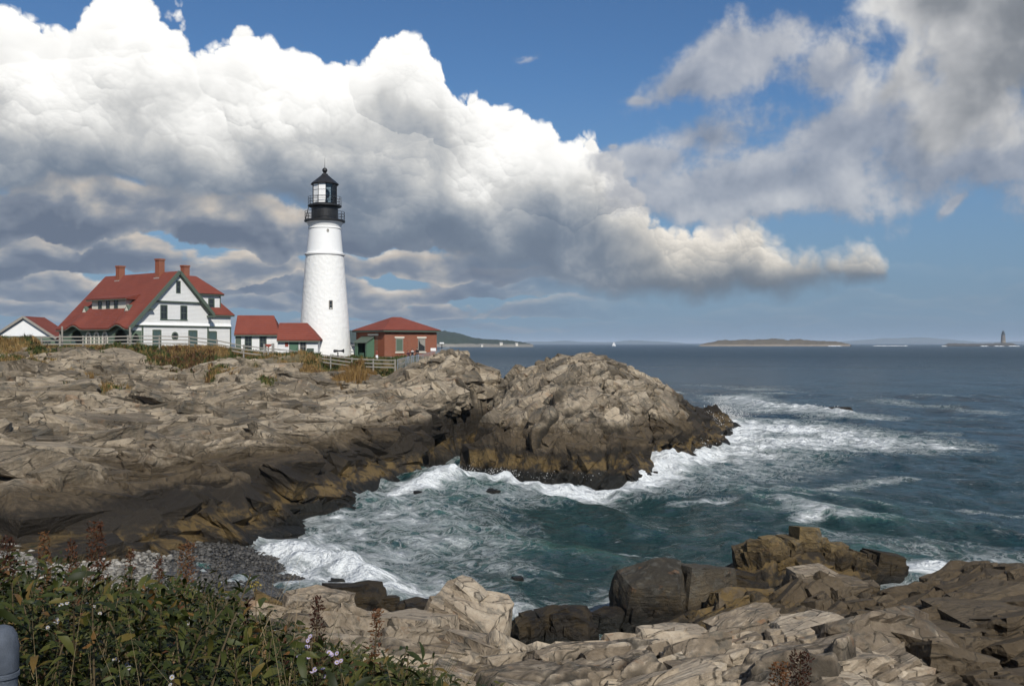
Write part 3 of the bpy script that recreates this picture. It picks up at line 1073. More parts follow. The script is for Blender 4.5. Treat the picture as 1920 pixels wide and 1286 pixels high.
ok = (prom_P[:, 2] > -0.5) & (prom_P[:, 1] < 150) & (cleft(prom_P) > 2.6) & ~((pp > 1325) & (prom_P[:, 2] < 0.35))
cover(promontory, prom_P, prom_N, ok, [(80, 3.4, 5.6, 0.5, 0.38, (0.06, 0.36), 0.62), (560, 1.6, 3.2, 0.52, 0.46, (0.08, 0.5), 0.62), (1500, 0.7, 1.5, 0.55, 0.5, (0.1, 0.55), 0.7)],
      math.radians(25), math.radians(14), M['promontory'], [HULLS_L, HULLS_M, HULLS], 12, wet=prom_wet_shade)
ok = (shore_P[:, 2] > -0.4) & (shore_P[:, 1] > 20.5) & (ppx(shore_P) > 480) & (ppx(shore_P) < 2060)
cover(shore, shore_P, shore_N, ok, [(46, 2.6, 4.4, 0.55, 0.40, (0.02, 0.25), 0.60), (360, 1.1, 2.3, 0.55, 0.45, (0.04, 0.36), 0.62), (900, 0.4, 0.9, 0.6, 0.55, (0.1, 0.5), 0.75)],
      math.radians(62), math.radians(12), M['shore'], [HULLS_N, HULLS_L, HULLS_B], 13, stain=shore_stain, wet=shore_wet)


# ------------------------------------------------------------------ the sea
def water_mat():
    m = new_mat('sea_water')
    P = pos()
    x, y, z = separate(P)
    foam = attribute('foam')
    green = attribute('green')
    dist = vmath('LENGTH', vmath('SUBTRACT', P, (0, 0, 0)))
    far = smooth(dist, 60, 900, kind='LINEAR')
    # crest lines run across the wind
    wv = combine(x * 0.8 - y * 0.6, (x * 0.6 + y * 0.8) * 1.9, 0.0)
    n_l = noise(wv, 0.045, 3, 0.55)
    n_s = noise(wv, 0.33, 5, 0.7)
    deep = mixc(smooth(n_l * 0.4 + n_s * 0.75, 0.42, 0.72), (0.005, 0.020, 0.034), (0.026, 0.074, 0.108))
    shal = mixc(noise(wv, 0.11, 3, 0.5), (0.007, 0.028, 0.031), (0.019, 0.058, 0.052))
    col = mixc(green, deep, shal)
    col = mixc(smooth(z, 0.12, 0.65) * green, col, (0.030, 0.098, 0.080))
    # foam: dense heads, torn lace and long streaks
    fl = noise(wv, 0.42, 8, 0.68, 0.6)
    lace = (noise(P, 0.75, 7, 0.62, 1.2) - 0.5).abs()
    streak = noise(combine(x * 0.55 - y * 0.35, (x * 0.35 + y * 0.55) * 3.4, 0.0), 0.5, 7, 0.65)
    f = foam * 1.55 + (fl - 0.5) * 1.9 + (streak - 0.5) * 1.1
    dense = smooth(f, 0.62, 1.30)
    thin = smooth(lace, 0.075, 0.0) * smooth(foam * 1.3 + (fl - 0.5) * 1.6, 0.05, 0.75)
    wisp = smooth(streak * 0.6 + fl * 0.6, 0.685, 0.79) * smooth(dist, 420, 60) * 0.6
    a = dense.max(thin * 0.55).max(wisp)
    milky = smooth(f, 0.15, 1.0)
    col = mixc(milky * 0.55, col, (0.12, 0.20, 0.19))
    col = mixc(a, col, (0.80, 0.83, 0.83))
    rough = mixc(a, mixc(far, (0.13, 0.13, 0.13), (0.42, 0.42, 0.42)), (0.85, 0.85, 0.85))
    h1 = noise(wv, 0.55, 4, 0.55)
    h2 = noise(wv, 2.1, 5, 0.6)
    h3 = noise(wv, 0.06, 4, 0.6)
    mid_ = smooth(dist, 80, 260, kind='LINEAR')
    h4 = noise(wv, 0.22, 4, 0.65)
    h = h1 * 0.75 + h2 * 0.30 + h3 * 2.6 * far + h4 * 3.2 * mid_ + a * 0.09 + fl * a * 0.25
    return finish(m, col, rough, bump=h, bump_dist=1.6, spec=0.42, ior=1.333)


def axis(fine0, fine1, step, lo, hi, g):
    a = list(np.arange(fine0, fine1, step))
    s, p = step, a[-1]
    while p < hi:
        s *= g; p += s; a.append(p)
    s, p, b = step, a[0], []
    while p > lo:
        s *= g; p -= s; b.append(p)
    return np.array(b[::-1] + a, np.float32)


def seaxy(px, py):
    Y = CAMZ * FPX / (py - 643)
    return px2x(px, Y), Y


def line_field(X, Y, line, r):
    """closeness (1 on the line, 0 at r metres) to a polyline of sea points seen at photo px, py"""
    P = [seaxy(*q) for q in line]
    best = np.full(X.shape, 1e9, np.float32)
    if len(P) == 1:
        P = P * 2
    for (x0, y0), (x1, y1) in zip(P[:-1], P[1:]):
        dx, dy = x1 - x0, y1 - y0
        L = dx * dx + dy * dy + 1e-6
        t = np.clip(((X - x0) * dx + (Y - y0) * dy) / L, 0, 1)
        best = np.minimum(best, np.hypot(X - x0 - t * dx, Y - y0 - t * dy))
    return np.clip(1 - best / r, 0, 1)


def build_sea():
    xs = axis(-24, 56, 0.38, -30000, 30000, 1.055)
    ys = axis(36, 130, 0.30, 30, 60000, 1.034)
    X, Y = np.meshgrid(xs, ys)
    sx = np.gradient(xs)[None, :] * np.ones_like(X)
    sy = np.gradient(ys)[:, None] * np.ones_like(X)
    sp = np.maximum(sx, sy)
    rng = np.random.RandomState(5)
    Z = np.zeros_like(X)
    DX = np.zeros_like(X); DY = np.zeros_like(X)
    base = np.stack([X.ravel(), Y.ravel(), np.zeros(X.size, np.float32)], 1)
    gust = (0.75 + 0.6 * fbm(base * 0.035, 3, 9)).reshape(X.shape)
    # how sheltered: the cove is calmer than the open sea
    for i in range(34):
        lam = 1.3 * (1.105 ** i)
        if lam > 30:
            break
        th = math.radians(218) + rng.normal(0, 0.6)
        kx, ky = math.cos(th), math.sin(th)
        k = 2 * math.pi / lam
        a = 0.024 * lam ** 0.62
        ph = rng.rand() * 6.28
        bend = fbm(base * (0.5 / lam), 2, 200 + i).reshape(X.shape) * 3.2
        arg = k * (kx * X + ky * Y) + ph + bend
        w = np.clip((lam / sp - 2.5) / 3, 0, 1) * gust
        Z += a * np.sin(arg) * w
        c = np.cos(arg) * a * w * 0.85
        DX += kx * c; DY += ky * c
    hh = np.minimum(np.minimum(np.abs(head_f(X, Y)) + 9 * (head_f(X, Y) < -1.7), 9), 9)
    # foam: where the swell breaks
    F = np.zeros_like(X)
    zones = [
        ([(500, 1012), (545, 1000), (600, 1050), (560, 1075), (660, 1090), (760, 1110), (800, 1130)], 5.5, 0.85),
        ([(520, 1035), (600, 1055), (690, 1085)], 2.2, 1.15),
        ([(705, 1125), (745, 1112), (770, 1125)], 1.8, 1.1),
        ([(540, 975), (640, 950), (740, 930), (700, 990), (600, 1010)], 8.0, 0.62),
        ([(770, 922), (850, 903), (930, 896), (1010, 905), (1100, 914), (1190, 906)], 4.6, 1.05),
        ([(820, 915), (960, 935), (1060, 925)], 5.5, 0.62),
        ([(1195, 900), (1260, 872), (1310, 852)], 5.0, 1.15),
        ([(1330, 826), (1370, 808), (1440, 800)], 9.0, 1.15),
        ([(1350, 850), (1450, 830), (1560, 825), (1640, 830)], 14.0, 0.86),
        ([(1370, 795), (1450, 800), (1540, 812)], 13.0, 1.0),
        ([(560, 960), (640, 985), (760, 960), (800, 1010), (700, 1050)], 9.0, 0.66),
        ([(1240, 905), (1350, 890), (1460, 870)], 8.0, 0.62),
        ([(1375, 742), (1400, 756), (1450, 768), (1520, 772), (1600, 782)], 9.0, 0.86),
        ([(1300, 722), (1420, 726), (1480, 732)], 7, 0.35),
        ([(1655, 1082), (1700, 1078), (1765, 1082)], 2.0, 1.2), ([(1800, 1072), (1850, 1050), (1910, 1045)], 2.2, 0.75),
        ([(1430, 1106)], 1.6, 1.1),
        ([(1070, 938), (1150, 940)], 1.3, 0.85), ([(1270, 940), (1345, 938)], 1.4, 0.75), ([(1480, 922), (1520, 918)], 1.7, 0.75), ([(1560, 916), (1620, 905), (1690, 896)], 1.7, 0.66),
        ([(1760, 840), (1830, 842)], 2.6, 0.85), ([(1500, 978), (1545, 972)], 1.2, 0.9), ([(1190, 1040), (1215, 1035)], 0.9, 0.8),
        ([(1660, 752), (1760, 764), (1860, 776)], 5.0, 0.5), ([(1740, 742), (1830, 746)], 5.0, 0.42), ([(1820, 950), (1900, 965)], 1.4, 0.6), ([(1700, 820), (1780, 812)], 2.5, 0.5),
        ([(900, 1130), (1000, 1150), (1120, 1165)], 2.2, 0.75), ([(1130, 1150), (1160, 1120)], 1.4, 0.7), ([(920, 1060), (990, 1075)], 2.0, 0.5), ([(1560, 1010), (1700, 1030), (1800, 1020)], 3.0, 0.42),
    ]
    for line, r, s in zones:
        F = np.maximum(F, np.sqrt(line_field(X, Y, line, r)) * s * 0.9)
    near = np.maximum(np.maximum(head_f(X, Y), prom_f(X, Y)), np.where((Y < 52), shore_f(X, Y), -3))
    near = np.where((Y > 170) | (X > 45) | (X < -60), -3, near)
    F = np.maximum(F, 0.56 * sstep(near, -1.6, -0.2) * (X > -30))
    # crests that tip over in the open
    sd = Z.std()
    cap = sstep(Z / (sd + 1e-6), 1.7, 2.9) * sstep(fbm(base * 0.02, 2, 61).reshape(X.shape), 0.0, 0.35) * (Y > 60)
    F = np.maximum(F, cap * 0.55)
    # breakers stand up
    ridge = line_field(X, Y, [(1380, 752), (1440, 768), (1520, 772), (1600, 784)], 5.0)
    Z += ridge ** 2 * 1.2
    Z += line_field(X, Y, [(770, 925), (850, 906), (950, 902), (1050, 912)], 4.0) ** 2 * 0.75
    Z += line_field(X, Y, [(520, 1030), (600, 1048), (690, 1080)], 2.5) ** 2 * 0.45
    Z += line_field(X, Y, [(1200, 897), (1290, 862), (1330, 830)], 4.0) ** 2 * 0.9
    lump = fbm(base * np.array([0.8, 0.8, 0]), 4, 71).reshape(X.shape)
    Z += np.clip(F, 0, 1) * lump * 0.55 * np.clip((1.6 - sp) / 0.8, 0, 1)
    # thin wash up the pebbles, calmer in the cove
    V = np.stack([X + DX, Y + DY, Z], -1).reshape(-1, 3)
    me = np_mesh('sea', V, grid_faces(len(xs), len(ys)), True, mats=(water_mat(),))
    attr(me, 'foam', F.ravel())
    cove = sstep(Y, 110, 70) if False else 1 - sstep(Y, 62, 125)
    green = np.clip(cove * (0.55 + 0.45 * (1 - sstep(X, 5, 45))) + 0.55 * F + 0.25 * fbm(base * 0.05, 3, 90).reshape(X.shape), 0, 1)
    attr(me, 'green', green.ravel())
    return tag(link('sea', me), kind='structure')


sea = build_sea()


# ------------------------------------------------------------------ building materials
def roof_mat():
    m = new_mat('red_shingle')
    P = pos()
    x, y, z = separate(P)
    n = noise(P, 0.5, 5, 0.6)
    n2 = noise(combine(x, y, z * 6.0), 5.0, 4, 0.7)
    col = ramp(n * 0.5 + n2 * 0.5, [(0.25, (0.14, 0.036, 0.025)), (0.5, (0.19, 0.050, 0.034)), (0.8, (0.24, 0.072, 0.049))])
    course = (z * 4.2)._m('FRACT')
    wear = noise(combine(x * 1.5, y * 1.5, z * 0.35), 1.2, 5, 0.65)
    col = mixc(smooth(wear, 0.48, 0.75) * 0.5, col, (0.12, 0.035, 0.026))
    col = mixc(smooth(course, 0.0, 0.16, 1.0, 0.0) * 0.35, col, (0.08, 0.02, 0.014))
    return finish(m, col, 0.85, bump=smooth(course, 0.0, 0.25) + n2 * 0.4, bump_dist=0.03, spec=0.25)


def clap_mat():
    m = new_mat('white_clapboard')
    P = pos()
    x, y, z = separate(P)
    n = noise(combine(x, y, z * 0.3), 1.4, 5, 0.6)
    c = mixc(n, (0.78, 0.78, 0.765), (0.86, 0.86, 0.845))
    lap = (z * 5.6)._m('FRACT')
    return finish(m, c, 0.6, bump=smooth(lap, 0.0, 0.22), bump_dist=0.03, spec=0.3)


def stone_white_mat():
    m = new_mat('whitewashed_stone')
    P = pos()
    n = noise(P, 2.3, 6, 0.6)
    rub = voronoi(vmath('ADD', P, vmath('SCALE', noise(P, 2.0, 2, color=True), scale=0.3)), 1.9, feature='F1')
    st = smooth(noise(combine(separate(P)[0] * 3, separate(P)[1] * 3, separate(P)[2] * 0.35), 1.0, 5, 0.6), 0.58, 0.78)
    c = mixc(n, (0.72, 0.715, 0.69), (0.84, 0.835, 0.81))
    c = mixc(st * 0.32, c, (0.50, 0.46, 0.39))
    return finish(m, c, 0.75, bump=rub * 0.6 + n * 0.5, bump_dist=0.06, spec=0.25)


def brick_mat(name='red_brick'):
    m = new_mat(name)
    P = pos()
    x, y, z = separate(P)
    b = node('ShaderNodeTexBrick')
    plug(b, 'Vector', combine(x * 0.75 + y * 0.66, z, 0.0))
    plug(b, 'Color1', (0.34, 0.10, 0.05)); plug(b, 'Color2', (0.25, 0.07, 0.037)); plug(b, 'Mortar', (0.30, 0.24, 0.19))
    plug(b, 'Scale', 1.0); plug(b, 'Brick Width', 0.24); plug(b, 'Row Height', 0.085); plug(b, 'Mortar Size', 0.008)
    n = noise(P, 0.9, 6, 0.65)
    c = mixc(n * 0.55, S(b.outputs[0]), (0.24, 0.075, 0.038))
    return finish(m, c, 0.85, bump=S(b.outputs[1]) * -1.0 + n * 0.3, bump_dist=0.015, spec=0.25)


def wood_mat(name, c0, c1):
    m = new_mat(name)
    P = pos()
    x, y, z = separate(P)
    n = noise(combine(x * 0.6, y * 0.6, z * 5), 2.0, 5, 0.65)
    n2 = noise(P, 14.0, 3, 0.6)
    return finish(m, mixc(n * 0.7 + n2 * 0.3, c0, c1), 0.85, bump=n + n2 * 0.4, bump_dist=0.01, spec=0.25)


def glass_mat():
    m = new_mat('clear_pane')
    t = node('ShaderNodeBsdfTransparent'); t.inputs[0].default_value = (0.86, 0.9, 0.9, 1)
    g = node('ShaderNodeBsdfGlossy'); g.inputs['Roughness'].default_value = 0.04
    fr = node('ShaderNodeFresnel'); fr.inputs[0].default_value = 1.5
    mx = node('ShaderNodeMixShader')
    nt = m.node_tree
    nt.links.new(fr.outputs[0], mx.inputs[0]); nt.links.new(t.outputs[0], mx.inputs[1]); nt.links.new(g.outputs[0], mx.inputs[2])
    o = node('ShaderNodeOutputMaterial'); nt.links.new(mx.outputs[0], o.inputs[0])
    return m


def wire_mat():
    """woven wire: fine crossing strands with open gaps"""
    m = new_mat('wire_mesh')
    x, y, z = separate(objco())
    a = ((x + z) * 9.0)._m('FRACT')
    b = ((x - z) * 9.0)._m('FRACT')
    k = smooth((a - 0.5).abs(), 0.41, 0.44).max(smooth((b - 0.5).abs(), 0.41, 0.44))
    t = node('ShaderNodeBsdfTransparent')
    p = node('ShaderNodeBsdfPrincipled'); plug(p, 'Base Color', (0.25, 0.27, 0.28)); plug(p, 'Roughness', 0.5); plug(p, 'Metallic', 0.3)
    mx = node('ShaderNodeMixShader')
    nt = m.node_tree
    nt.links.new(k.s, mx.inputs[0]); nt.links.new(t.outputs[0], mx.inputs[1]); nt.links.new(p.outputs[0], mx.inputs[2])
    o = node('ShaderNodeOutputMaterial'); nt.links.new(mx.outputs[0], o.inputs[0])
    return m


M['roof'] = roof_mat(); M['clap'] = clap_mat(); M['stone_white'] = stone_white_mat(); M['brick'] = brick_mat(); M['glass'] = glass_mat(); M['wire'] = wire_mat()
M['trim'] = plain('green_trim', (0.085, 0.112, 0.085), 0.6)
M['green'] = plain('green_paint', (0.115, 0.16, 0.115), 0.6)
M['door_green'] = plain('door_green', (0.075, 0.15, 0.095), 0.55)
M['teal'] = plain('teal_paint', (0.065, 0.105, 0.105), 0.5)
M['cream'] = plain('cream_paint', (0.66, 0.62, 0.52), 0.6)
M['white'] = plain('white_paint', (0.78, 0.78, 0.765), 0.55, 0.06)
M['black'] = plain('black_iron', (0.018, 0.018, 0.019), 0.45, 0.25, 3.0)
M['pane'] = plain('dark_pane', (0.025, 0.03, 0.035), 0.12, 0.3, 1.0, 0.5)
M['dark'] = plain('dark_interior', (0.02, 0.022, 0.024), 0.8)
M['graywood'] = wood_mat('weathered_wood', (0.19, 0.175, 0.15), (0.36, 0.335, 0.295))
M['flash'] = plain('lead_flashing', (0.33, 0.31, 0.29), 0.6)
M['steel'] = plain('galvanised_steel', (0.20, 0.225, 0.26), 0.55, 0.25, 25.0, 0.5, 0.35)
M['galv'] = plain('scuffed_galvanised_steel', (0.085, 0.10, 0.125), 0.62, 0.6, 60.0, 0.4, 0.2, 0.002)
M['granite'] = plain('grey_granite', (0.27, 0.26, 0.24), 0.85, 0.3, 5.0)
M['rust'] = plain('rust_red_paint', (0.24, 0.05, 0.03), 0.7, 0.3, 5.0)
M['lens'] = plain('lamp_lens', (0.30, 0.31, 0.28), 0.15, 0.1)


# ------------------------------------------------------------------ the lighthouse
def ring_rail(mb, r, z, t, n=48):
    return mb.lathe([(r - t, z - t), (r + t, z - t), (r + t, z + t), (r - t, z + t)], n, closed=True)


def build_lighthouse():
    X0, Y0, Z0 = px2x(609, 121.0), 121.0, 10.0
    t = empty('lighthouse', (X0, Y0, Z0))
    tag(t, 'tall white stone lighthouse with black lantern gallery on the headland', 'lighthouse')
    MB().lathe([(3.42, -1.5), (3.40, 0.2), (3.12, 4.0), (2.80, 8.4), (2.42, 13.2), (2.42, 13.25)], 96).build('tower_wall', M['stone_white'], t, True)
    MB().lathe([(2.40, 13.26), (2.56, 13.34), (2.58, 13.52), (2.50, 13.60), (2.38, 13.62)], 96).build('ledge', M['white'], t, True)
    MB().lathe([(2.30, 13.63), (2.05, 16.6), (2.05, 16.7)], 96).build('upper_wall', M['white'], t, True)
    MB().lathe([(2.05, 16.72), (2.12, 16.75), (2.12, 16.86), (2.06, 16.9), (2.09, 17.1), (2.22, 17.4), (2.36, 17.6)], 96).build('cornice', M['white'], t, True)
    g = MB().lathe([(2.40, 17.62), (2.60, 17.66), (2.62, 17.84), (2.55, 17.88), (1.0, 17.88)], 64).build('gallery_floor', M['black'], t, True)
    for k in range(16):
        a = 2 * math.pi * k / 16
        MB().tube([(2.54 * math.cos(a), 2.54 * math.sin(a), 17.86), (2.54 * math.cos(a), 2.54 * math.sin(a), 18.92)], 0.028, 6).build('baluster', M['black'], g)
    for z in (18.2, 18.55, 18.92):
        ring_rail(MB(), 2.54, z, 0.02).build('handrail', M['black'], g)
    MB().lathe([(1.80, 17.89), (1.80, 18.0), (1.72, 18.02), (1.70, 19.45), (1.75, 19.5)], 64).build('watch_room', M['black'], t, True)
    g2 = MB().lathe([(1.74, 19.51), (2.10, 19.60), (2.16, 19.64), (2.16, 19.80), (1.2, 19.82)], 64).build('lantern_gallery', M['black'], t, True)
    for k in range(12):
        a = 2 * math.pi * (k + 0.5) / 12
        MB().tube([(2.10 * math.cos(a), 2.10 * math.sin(a), 19.8), (2.10 * math.cos(a), 2.10 * math.sin(a), 20.85)], 0.025, 6).build('baluster', M['black'], g2)
    for z in (20.15, 20.5, 20.85):
        ring_rail(MB(), 2.10, z, 0.018).build('handrail', M['black'], g2)
    MB().bar((-2.25, -1.1, 17.9), (-1.85, -1.0, 19.6), 0.10).build('ladder', M['black'], t)
    # lantern: ten glazed sides, three panes high
    lr, n = 1.56, 10
    MB().lathe([(1.62, 19.83), (1.62, 20.0), (1.5, 20.02)], n).build('lantern_sill', M['black'], t)
    for k in range(n):
        a = 2 * math.pi * (k + 0.944) / n
        a2 = 2 * math.pi * (k + 1.944) / n
        p, q = Vector((lr * math.cos(a), lr * math.sin(a), 0)), Vector((lr * math.cos(a2), lr * math.sin(a2), 0))
        MB().bar(p + Vector((0, 0, 20.0)), p + Vector((0, 0, 22.5)), 0.055).build('mullion', M['black'], t)
        mid = ((p + q) / 2).normalized()
        d = (q - p)
        # two sides towards the left are blanked with white boards
        ang_ = math.degrees(math.atan2(mid.y, mid.x)) % 360
        blank = 200 < ang_ < 280
        for r_, (z0, z1) in enumerate(((20.03, 20.84), (20.88, 21.66), (21.70, 22.48))):
            A = p + d * 0.04 + Vector((0, 0, z0)); B = q - d * 0.04 + Vector((0, 0, z0))
            C = q - d * 0.04 + Vector((0, 0, z1)); D = p + d * 0.04 + Vector((0, 0, z1))
            MB().prism([A, B, C, D], mid * -0.02).build('pane', M['white'] if blank else M['glass'], t)
            if r_:
                MB().bar(p + Vector((0, 0, z0 - 0.02)), q + Vector((0, 0, z0 - 0.02)), 0.04).build('glazing_bar', M['black'], t)
    lamp = MB().lathe([(0.42, 20.0), (0.42, 20.5), (0.30, 20.55), (0.30, 20.75), (0.5, 20.8), (0.62, 21.1), (0.62, 21.5), (0.5, 21.8), (0.2, 21.9), (0.2, 22.5)], 24).build('lamp', M['black'], t, True)
    for sx in (-0.18, 0.26):
        MB().lathe([(0.0, -0.03), (0.14, 0.0), (0.21, 0.04), (0.17, 0.08), (0.05, 0.10)], 16).build('lens', M['lens'], lamp, True, (sx, -0.60, 21.25)).rotation_euler = (math.radians(90), 0, 0)
    MB().lathe([(1.55, 22.5), (1.80, 22.46), (1.84, 22.56), (1.70, 22.68), (0.85, 23.38), (0.42, 23.75), (0.40, 23.88), (0.20, 23.92), (0.20, 24.05)], 10).build('lantern_roof', M['black'], t)
    MB().lathe([(0.12, 24.0), (0.22, 24.08), (0.33, 24.26), (0.34, 24.4), (0.26, 24.58), (0.1, 24.68), (0.05, 24.7)], 24).build('ball_vent', M['black'], t, True)
    MB().tube([(0, 0, 24.68), (0, 0, 25.4), (0, 0, 26.1)], [0.035, 0.02, 0.008], 6).build('lightning_rod', M['black'], t)
    # slit window and vent on the seaward side, set into the wall
    def on_wall(name, ang_deg, z, w, h, r, mat, mat_f, par):
        a = math.radians(ang_deg)
        o = Vector((math.cos(a), math.sin(a), 0)); s = Vector((-math.sin(a), math.cos(a), 0))
        c = o * r + Vector((0, 0, z))
        fr = MB()
        for p_, q_ in (((-w / 2, -h / 2), (w / 2, -h / 2)), ((w / 2, -h / 2), (w / 2, h / 2)), ((w / 2, h / 2), (-w / 2, h / 2)), ((-w / 2, h / 2), (-w / 2, -h / 2))):
            fr.bar(c + s * p_[0] + Vector((0, 0, p_[1])), c + s * q_[0] + Vector((0, 0, q_[1])), 0.09, 0.09)
        wo = fr.build(name, mat_f, par)
        P = [c + s * x_ * w / 2 + Vector((0, 0, z_ * h / 2)) - o * 0.03 for x_, z_ in ((-1, -1), (1, -1), (1, 1), (-1, 1))]
        MB().prism(P, o * -0.25).build('pane', mat, wo)
        MB().bar(c - s * w / 2, c + s * w / 2, 0.05).build('glazing_bar', mat_f, wo)
        return wo
    on_wall('window', 296, 6.85, 0.40, 1.05, 2.97, M['pane'], M['graywood'], t)
    on_wall('vent', 292, 16.35, 0.18, 0.3, 2.09, M['dark'], M['graywood'], t)


build_lighthouse()


# ------------------------------------------------------------------ windows on flat walls
def window(parent, T, a, b, w, h, frame=None, cols=2, rows=2, pane=None, fw=0.10, proud=0.05, name='window', sash=True):
    """T(a, b, d) -> local point on a wall: a along, b up, d out of the wall"""
    frame = frame or M['trim']
    mb = MB()
    for (x0, x1, y0, y1) in ((-w / 2 - fw, -w / 2, -h / 2 - fw, h / 2 + fw), (w / 2, w / 2 + fw, -h / 2 - fw, h / 2 + fw), (-w / 2, w / 2, h / 2, h / 2 + fw * 1.3), (-w / 2, w / 2, -h / 2 - fw, -h / 2)):
        mb.prism([T(a + x0, b + y0, -0.02), T(a + x1, b + y0, -0.02), T(a + x1, b + y1, -0.02), T(a + x0, b + y1, -0.02)], T(0, 0, proud + 0.02) - T(0, 0, 0))
    o = mb.build(name, frame, parent)
    MB().prism([T(a - w / 2, b - h / 2, 0.004), T(a + w / 2, b - h / 2, 0.004), T(a + w / 2, b + h / 2, 0.004), T(a - w / 2, b + h / 2, 0.004)], T(0, 0, 0.012) - T(0, 0, 0)).build('pane', pane or M['pane'], o)
    if sash:
        for i in range(1, rows):
            y = b - h / 2 + h * i / rows
            MB().prism([T(a - w / 2, y - 0.03, 0.017), T(a + w / 2, y - 0.03, 0.017), T(a + w / 2, y + 0.03, 0.017), T(a - w / 2, y + 0.03, 0.017)], T(0, 0, 0.02) - T(0, 0, 0)).build('glazing_bar', frame, o)
        for i in range(1, cols):
            x = a - w / 2 + w * i / cols
            MB().prism([T(x - 0.022, b - h / 2, 0.019), T(x + 0.022, b - h / 2, 0.019), T(x + 0.022, b + h / 2, 0.019), T(x - 0.022, b + h / 2, 0.019)], T(0, 0, 0.02) - T(0, 0, 0)).build('glazing_bar', frame, o)
    return o


def face_y(y0):     # wall facing local -y
    return lambda a, b, d: Vector((a, y0 - d, b))


def face_x(x0):     # wall facing local -x, a runs along +y
    return lambda a, b, d: Vector((x0 - d, a, b))


# ------------------------------------------------------------------ the keeper's house
def build_house():
    Yc = 122.0
    t = empty('keepers_house', (px2x(245, Yc), Yc, 11.1), math.radians(54))
    tag(t, 'large white gabled house with red roof, green trim and three brick chimneys', 'house')
    RU, RZ, SL = 7.27, 10.75, 1.045          # ridge place and height, roof slope
    L = 18.3
    zr = lambda u: RZ - abs(u - RU) * SL
    th = 0.24
    # main wall block under the roof
    wl = lambda u: zr(u) - 0.34
    MB().prism([(1.9, 0.5, -0.8), (12.3, 0.5, -0.8), (12.3, 0.5, wl(12.3)), (RU, 0.5, wl(RU)), (1.9, 0.5, wl(1.9))], (0, L - 1.0, 0)).build('wall', M['clap'], t)
    # gable above the porch end
    MB().prism([(0.45, 0.52, 2.55), (1.88, 0.52, 2.55), (1.88, 0.52, wl(1.88)), (0.45, 0.52, wl(0.45))], (0, 0.3, 0)).build('porch_gable', M['clap'], t)
    # flared belt between the storeys, upper gable standing proud
    MB().prism([(0.5, 0.5, 3.28), (0.5, 0.26, 3.28), (0.5, 0.42, 3.62), (0.5, 0.5, 3.62)], (11.9, 0, 0)).build('belt_course', M['white'], t)
    MB().box(0.45, 12.35, 0.30, 0.49, 3.14, 3.27).build('belt_trim', M['trim'], t)
    gz = 6.62
    gu0, gu1 = RU - (RZ - 0.36 - gz) / SL, RU + (RZ - 0.36 - gz) / SL
    MB().prism([(gu0, 0.26, gz), (gu1, 0.26, gz), (RU, 0.26, RZ - 0.38)], (0, 0.235, 0)).build('upper_gable', M['clap'], t)
    MB().box(gu0, gu1, 0.20, 0.44, gz - 0.18, gz - 0.01).build('gable_trim', M['trim'], t)
    # left roof slope with two eyebrow arches in its eave, right slope plain
    ny, ns = 74, 14
    V, F = [], []
    eb = [(2.95, 2.35, 0.62), (13.8, 2.35, 0.62)]
    for top in (1, 0):
        for j in range(ny + 1):
            w = -0.05 + (L + 0.1) * j / ny
            for i in range(ns + 1):
                s = i / ns
                u = RU + (-0.22 - RU) * s
                z = zr(u)
                for (w0, hw, hh) in eb:
                    q = abs(w - w0) / hw
                    if q < 1:
                        z += hh * (0.5 + 0.5 * math.cos(math.pi * q)) * max(0.0, (s - 0.55) / 0.45) ** 1.3
                V.append((u, w, z - (0 if top else th)))
    n1 = (ny + 1) * (ns + 1)
    idx = lambda l, j, i: (0 if l else n1) + j * (ns + 1) + i
    for j in range(ny):
        for i in range(ns):
            F.append((idx(1, j, i), idx(1, j + 1, i), idx(1, j + 1, i + 1), idx(1, j, i + 1)))
            F.append((idx(0, j, i), idx(0, j, i + 1), idx(0, j + 1, i + 1), idx(0, j + 1, i)))
        F.append((idx(1, j, ns), idx(1, j + 1, ns), idx(0, j + 1, ns), idx(0, j, ns)))
    for j in (0, ny):
        for i in range(ns):
            a = (idx(1, j, i), idx(1, j, i + 1), idx(0, j, i + 1), idx(0, j, i))
            F.append(a if j == 0 else a[::-1])
    roof = MB().add(V, F).build('roof', M['roof'], t)
    MB().prism([(RU, -0.05, RZ), (12.75, -0.05, zr(12.75)), (12.75, -0.05, zr(12.75) - th), (RU, -0.05, RZ - th)], (0, 3.2, 0)).build('front_roof_slope', M['roof'], t)
    MB().prism([(RU, 3.16, RZ), (12.75, 3.16, zr(12.75)), (12.75, 3.16, zr(12.75) - th), (RU, 3.16, RZ - th)], (0, L - 3.1, 0)).build('rear_roof_slope', M['roof'], t)
    # bargeboards on the front gable, eave returns
    for s in (-1, 1):
        end = (-0.25 if s < 0 else 12.8)
        a = Vector((RU, -0.14, RZ - 0.12)); b = Vector((end, -0.14, zr(end) - 0.12))
        MB().bar(a, b, 0.17, 0.46).build('bargeboard', M['trim'], t)
        c0 = Vector((RU, 0.12, RZ - 0.46)); c1 = Vector((end, 0.12, zr(end) - 0.46))
        MB().bar(c0, c1, 0.34, 0.10).build('soffit', M['trim'], t)
    MB().box(12.0, 12.95, -0.2, 0.45, zr(12.7) - 0.55, zr(12.7) - 0.3).build('eave_return', M['trim'], t)
    MB().box(2.35, 3.35, -0.16, 0.48, 5.35, 5.52).build('eave_return', M['trim'], t)
    # far-end rake and eave board along the porch (follows the arches)
    pts = []
    for j in range(ny + 1):
        w = -0.05 + (L + 0.1) * j / ny
        z = zr(-0.22)
        for (w0, hw, hh) in eb:
            q = abs(w - w0) / hw
            if q < 1:
                z += hh * (0.5 + 0.5 * math.cos(math.pi * q))
        pts.append((-0.20, w, z - th - 0.09))
    MB().tube(pts, 0.09, 6).build('eave_board', M['trim'], t)
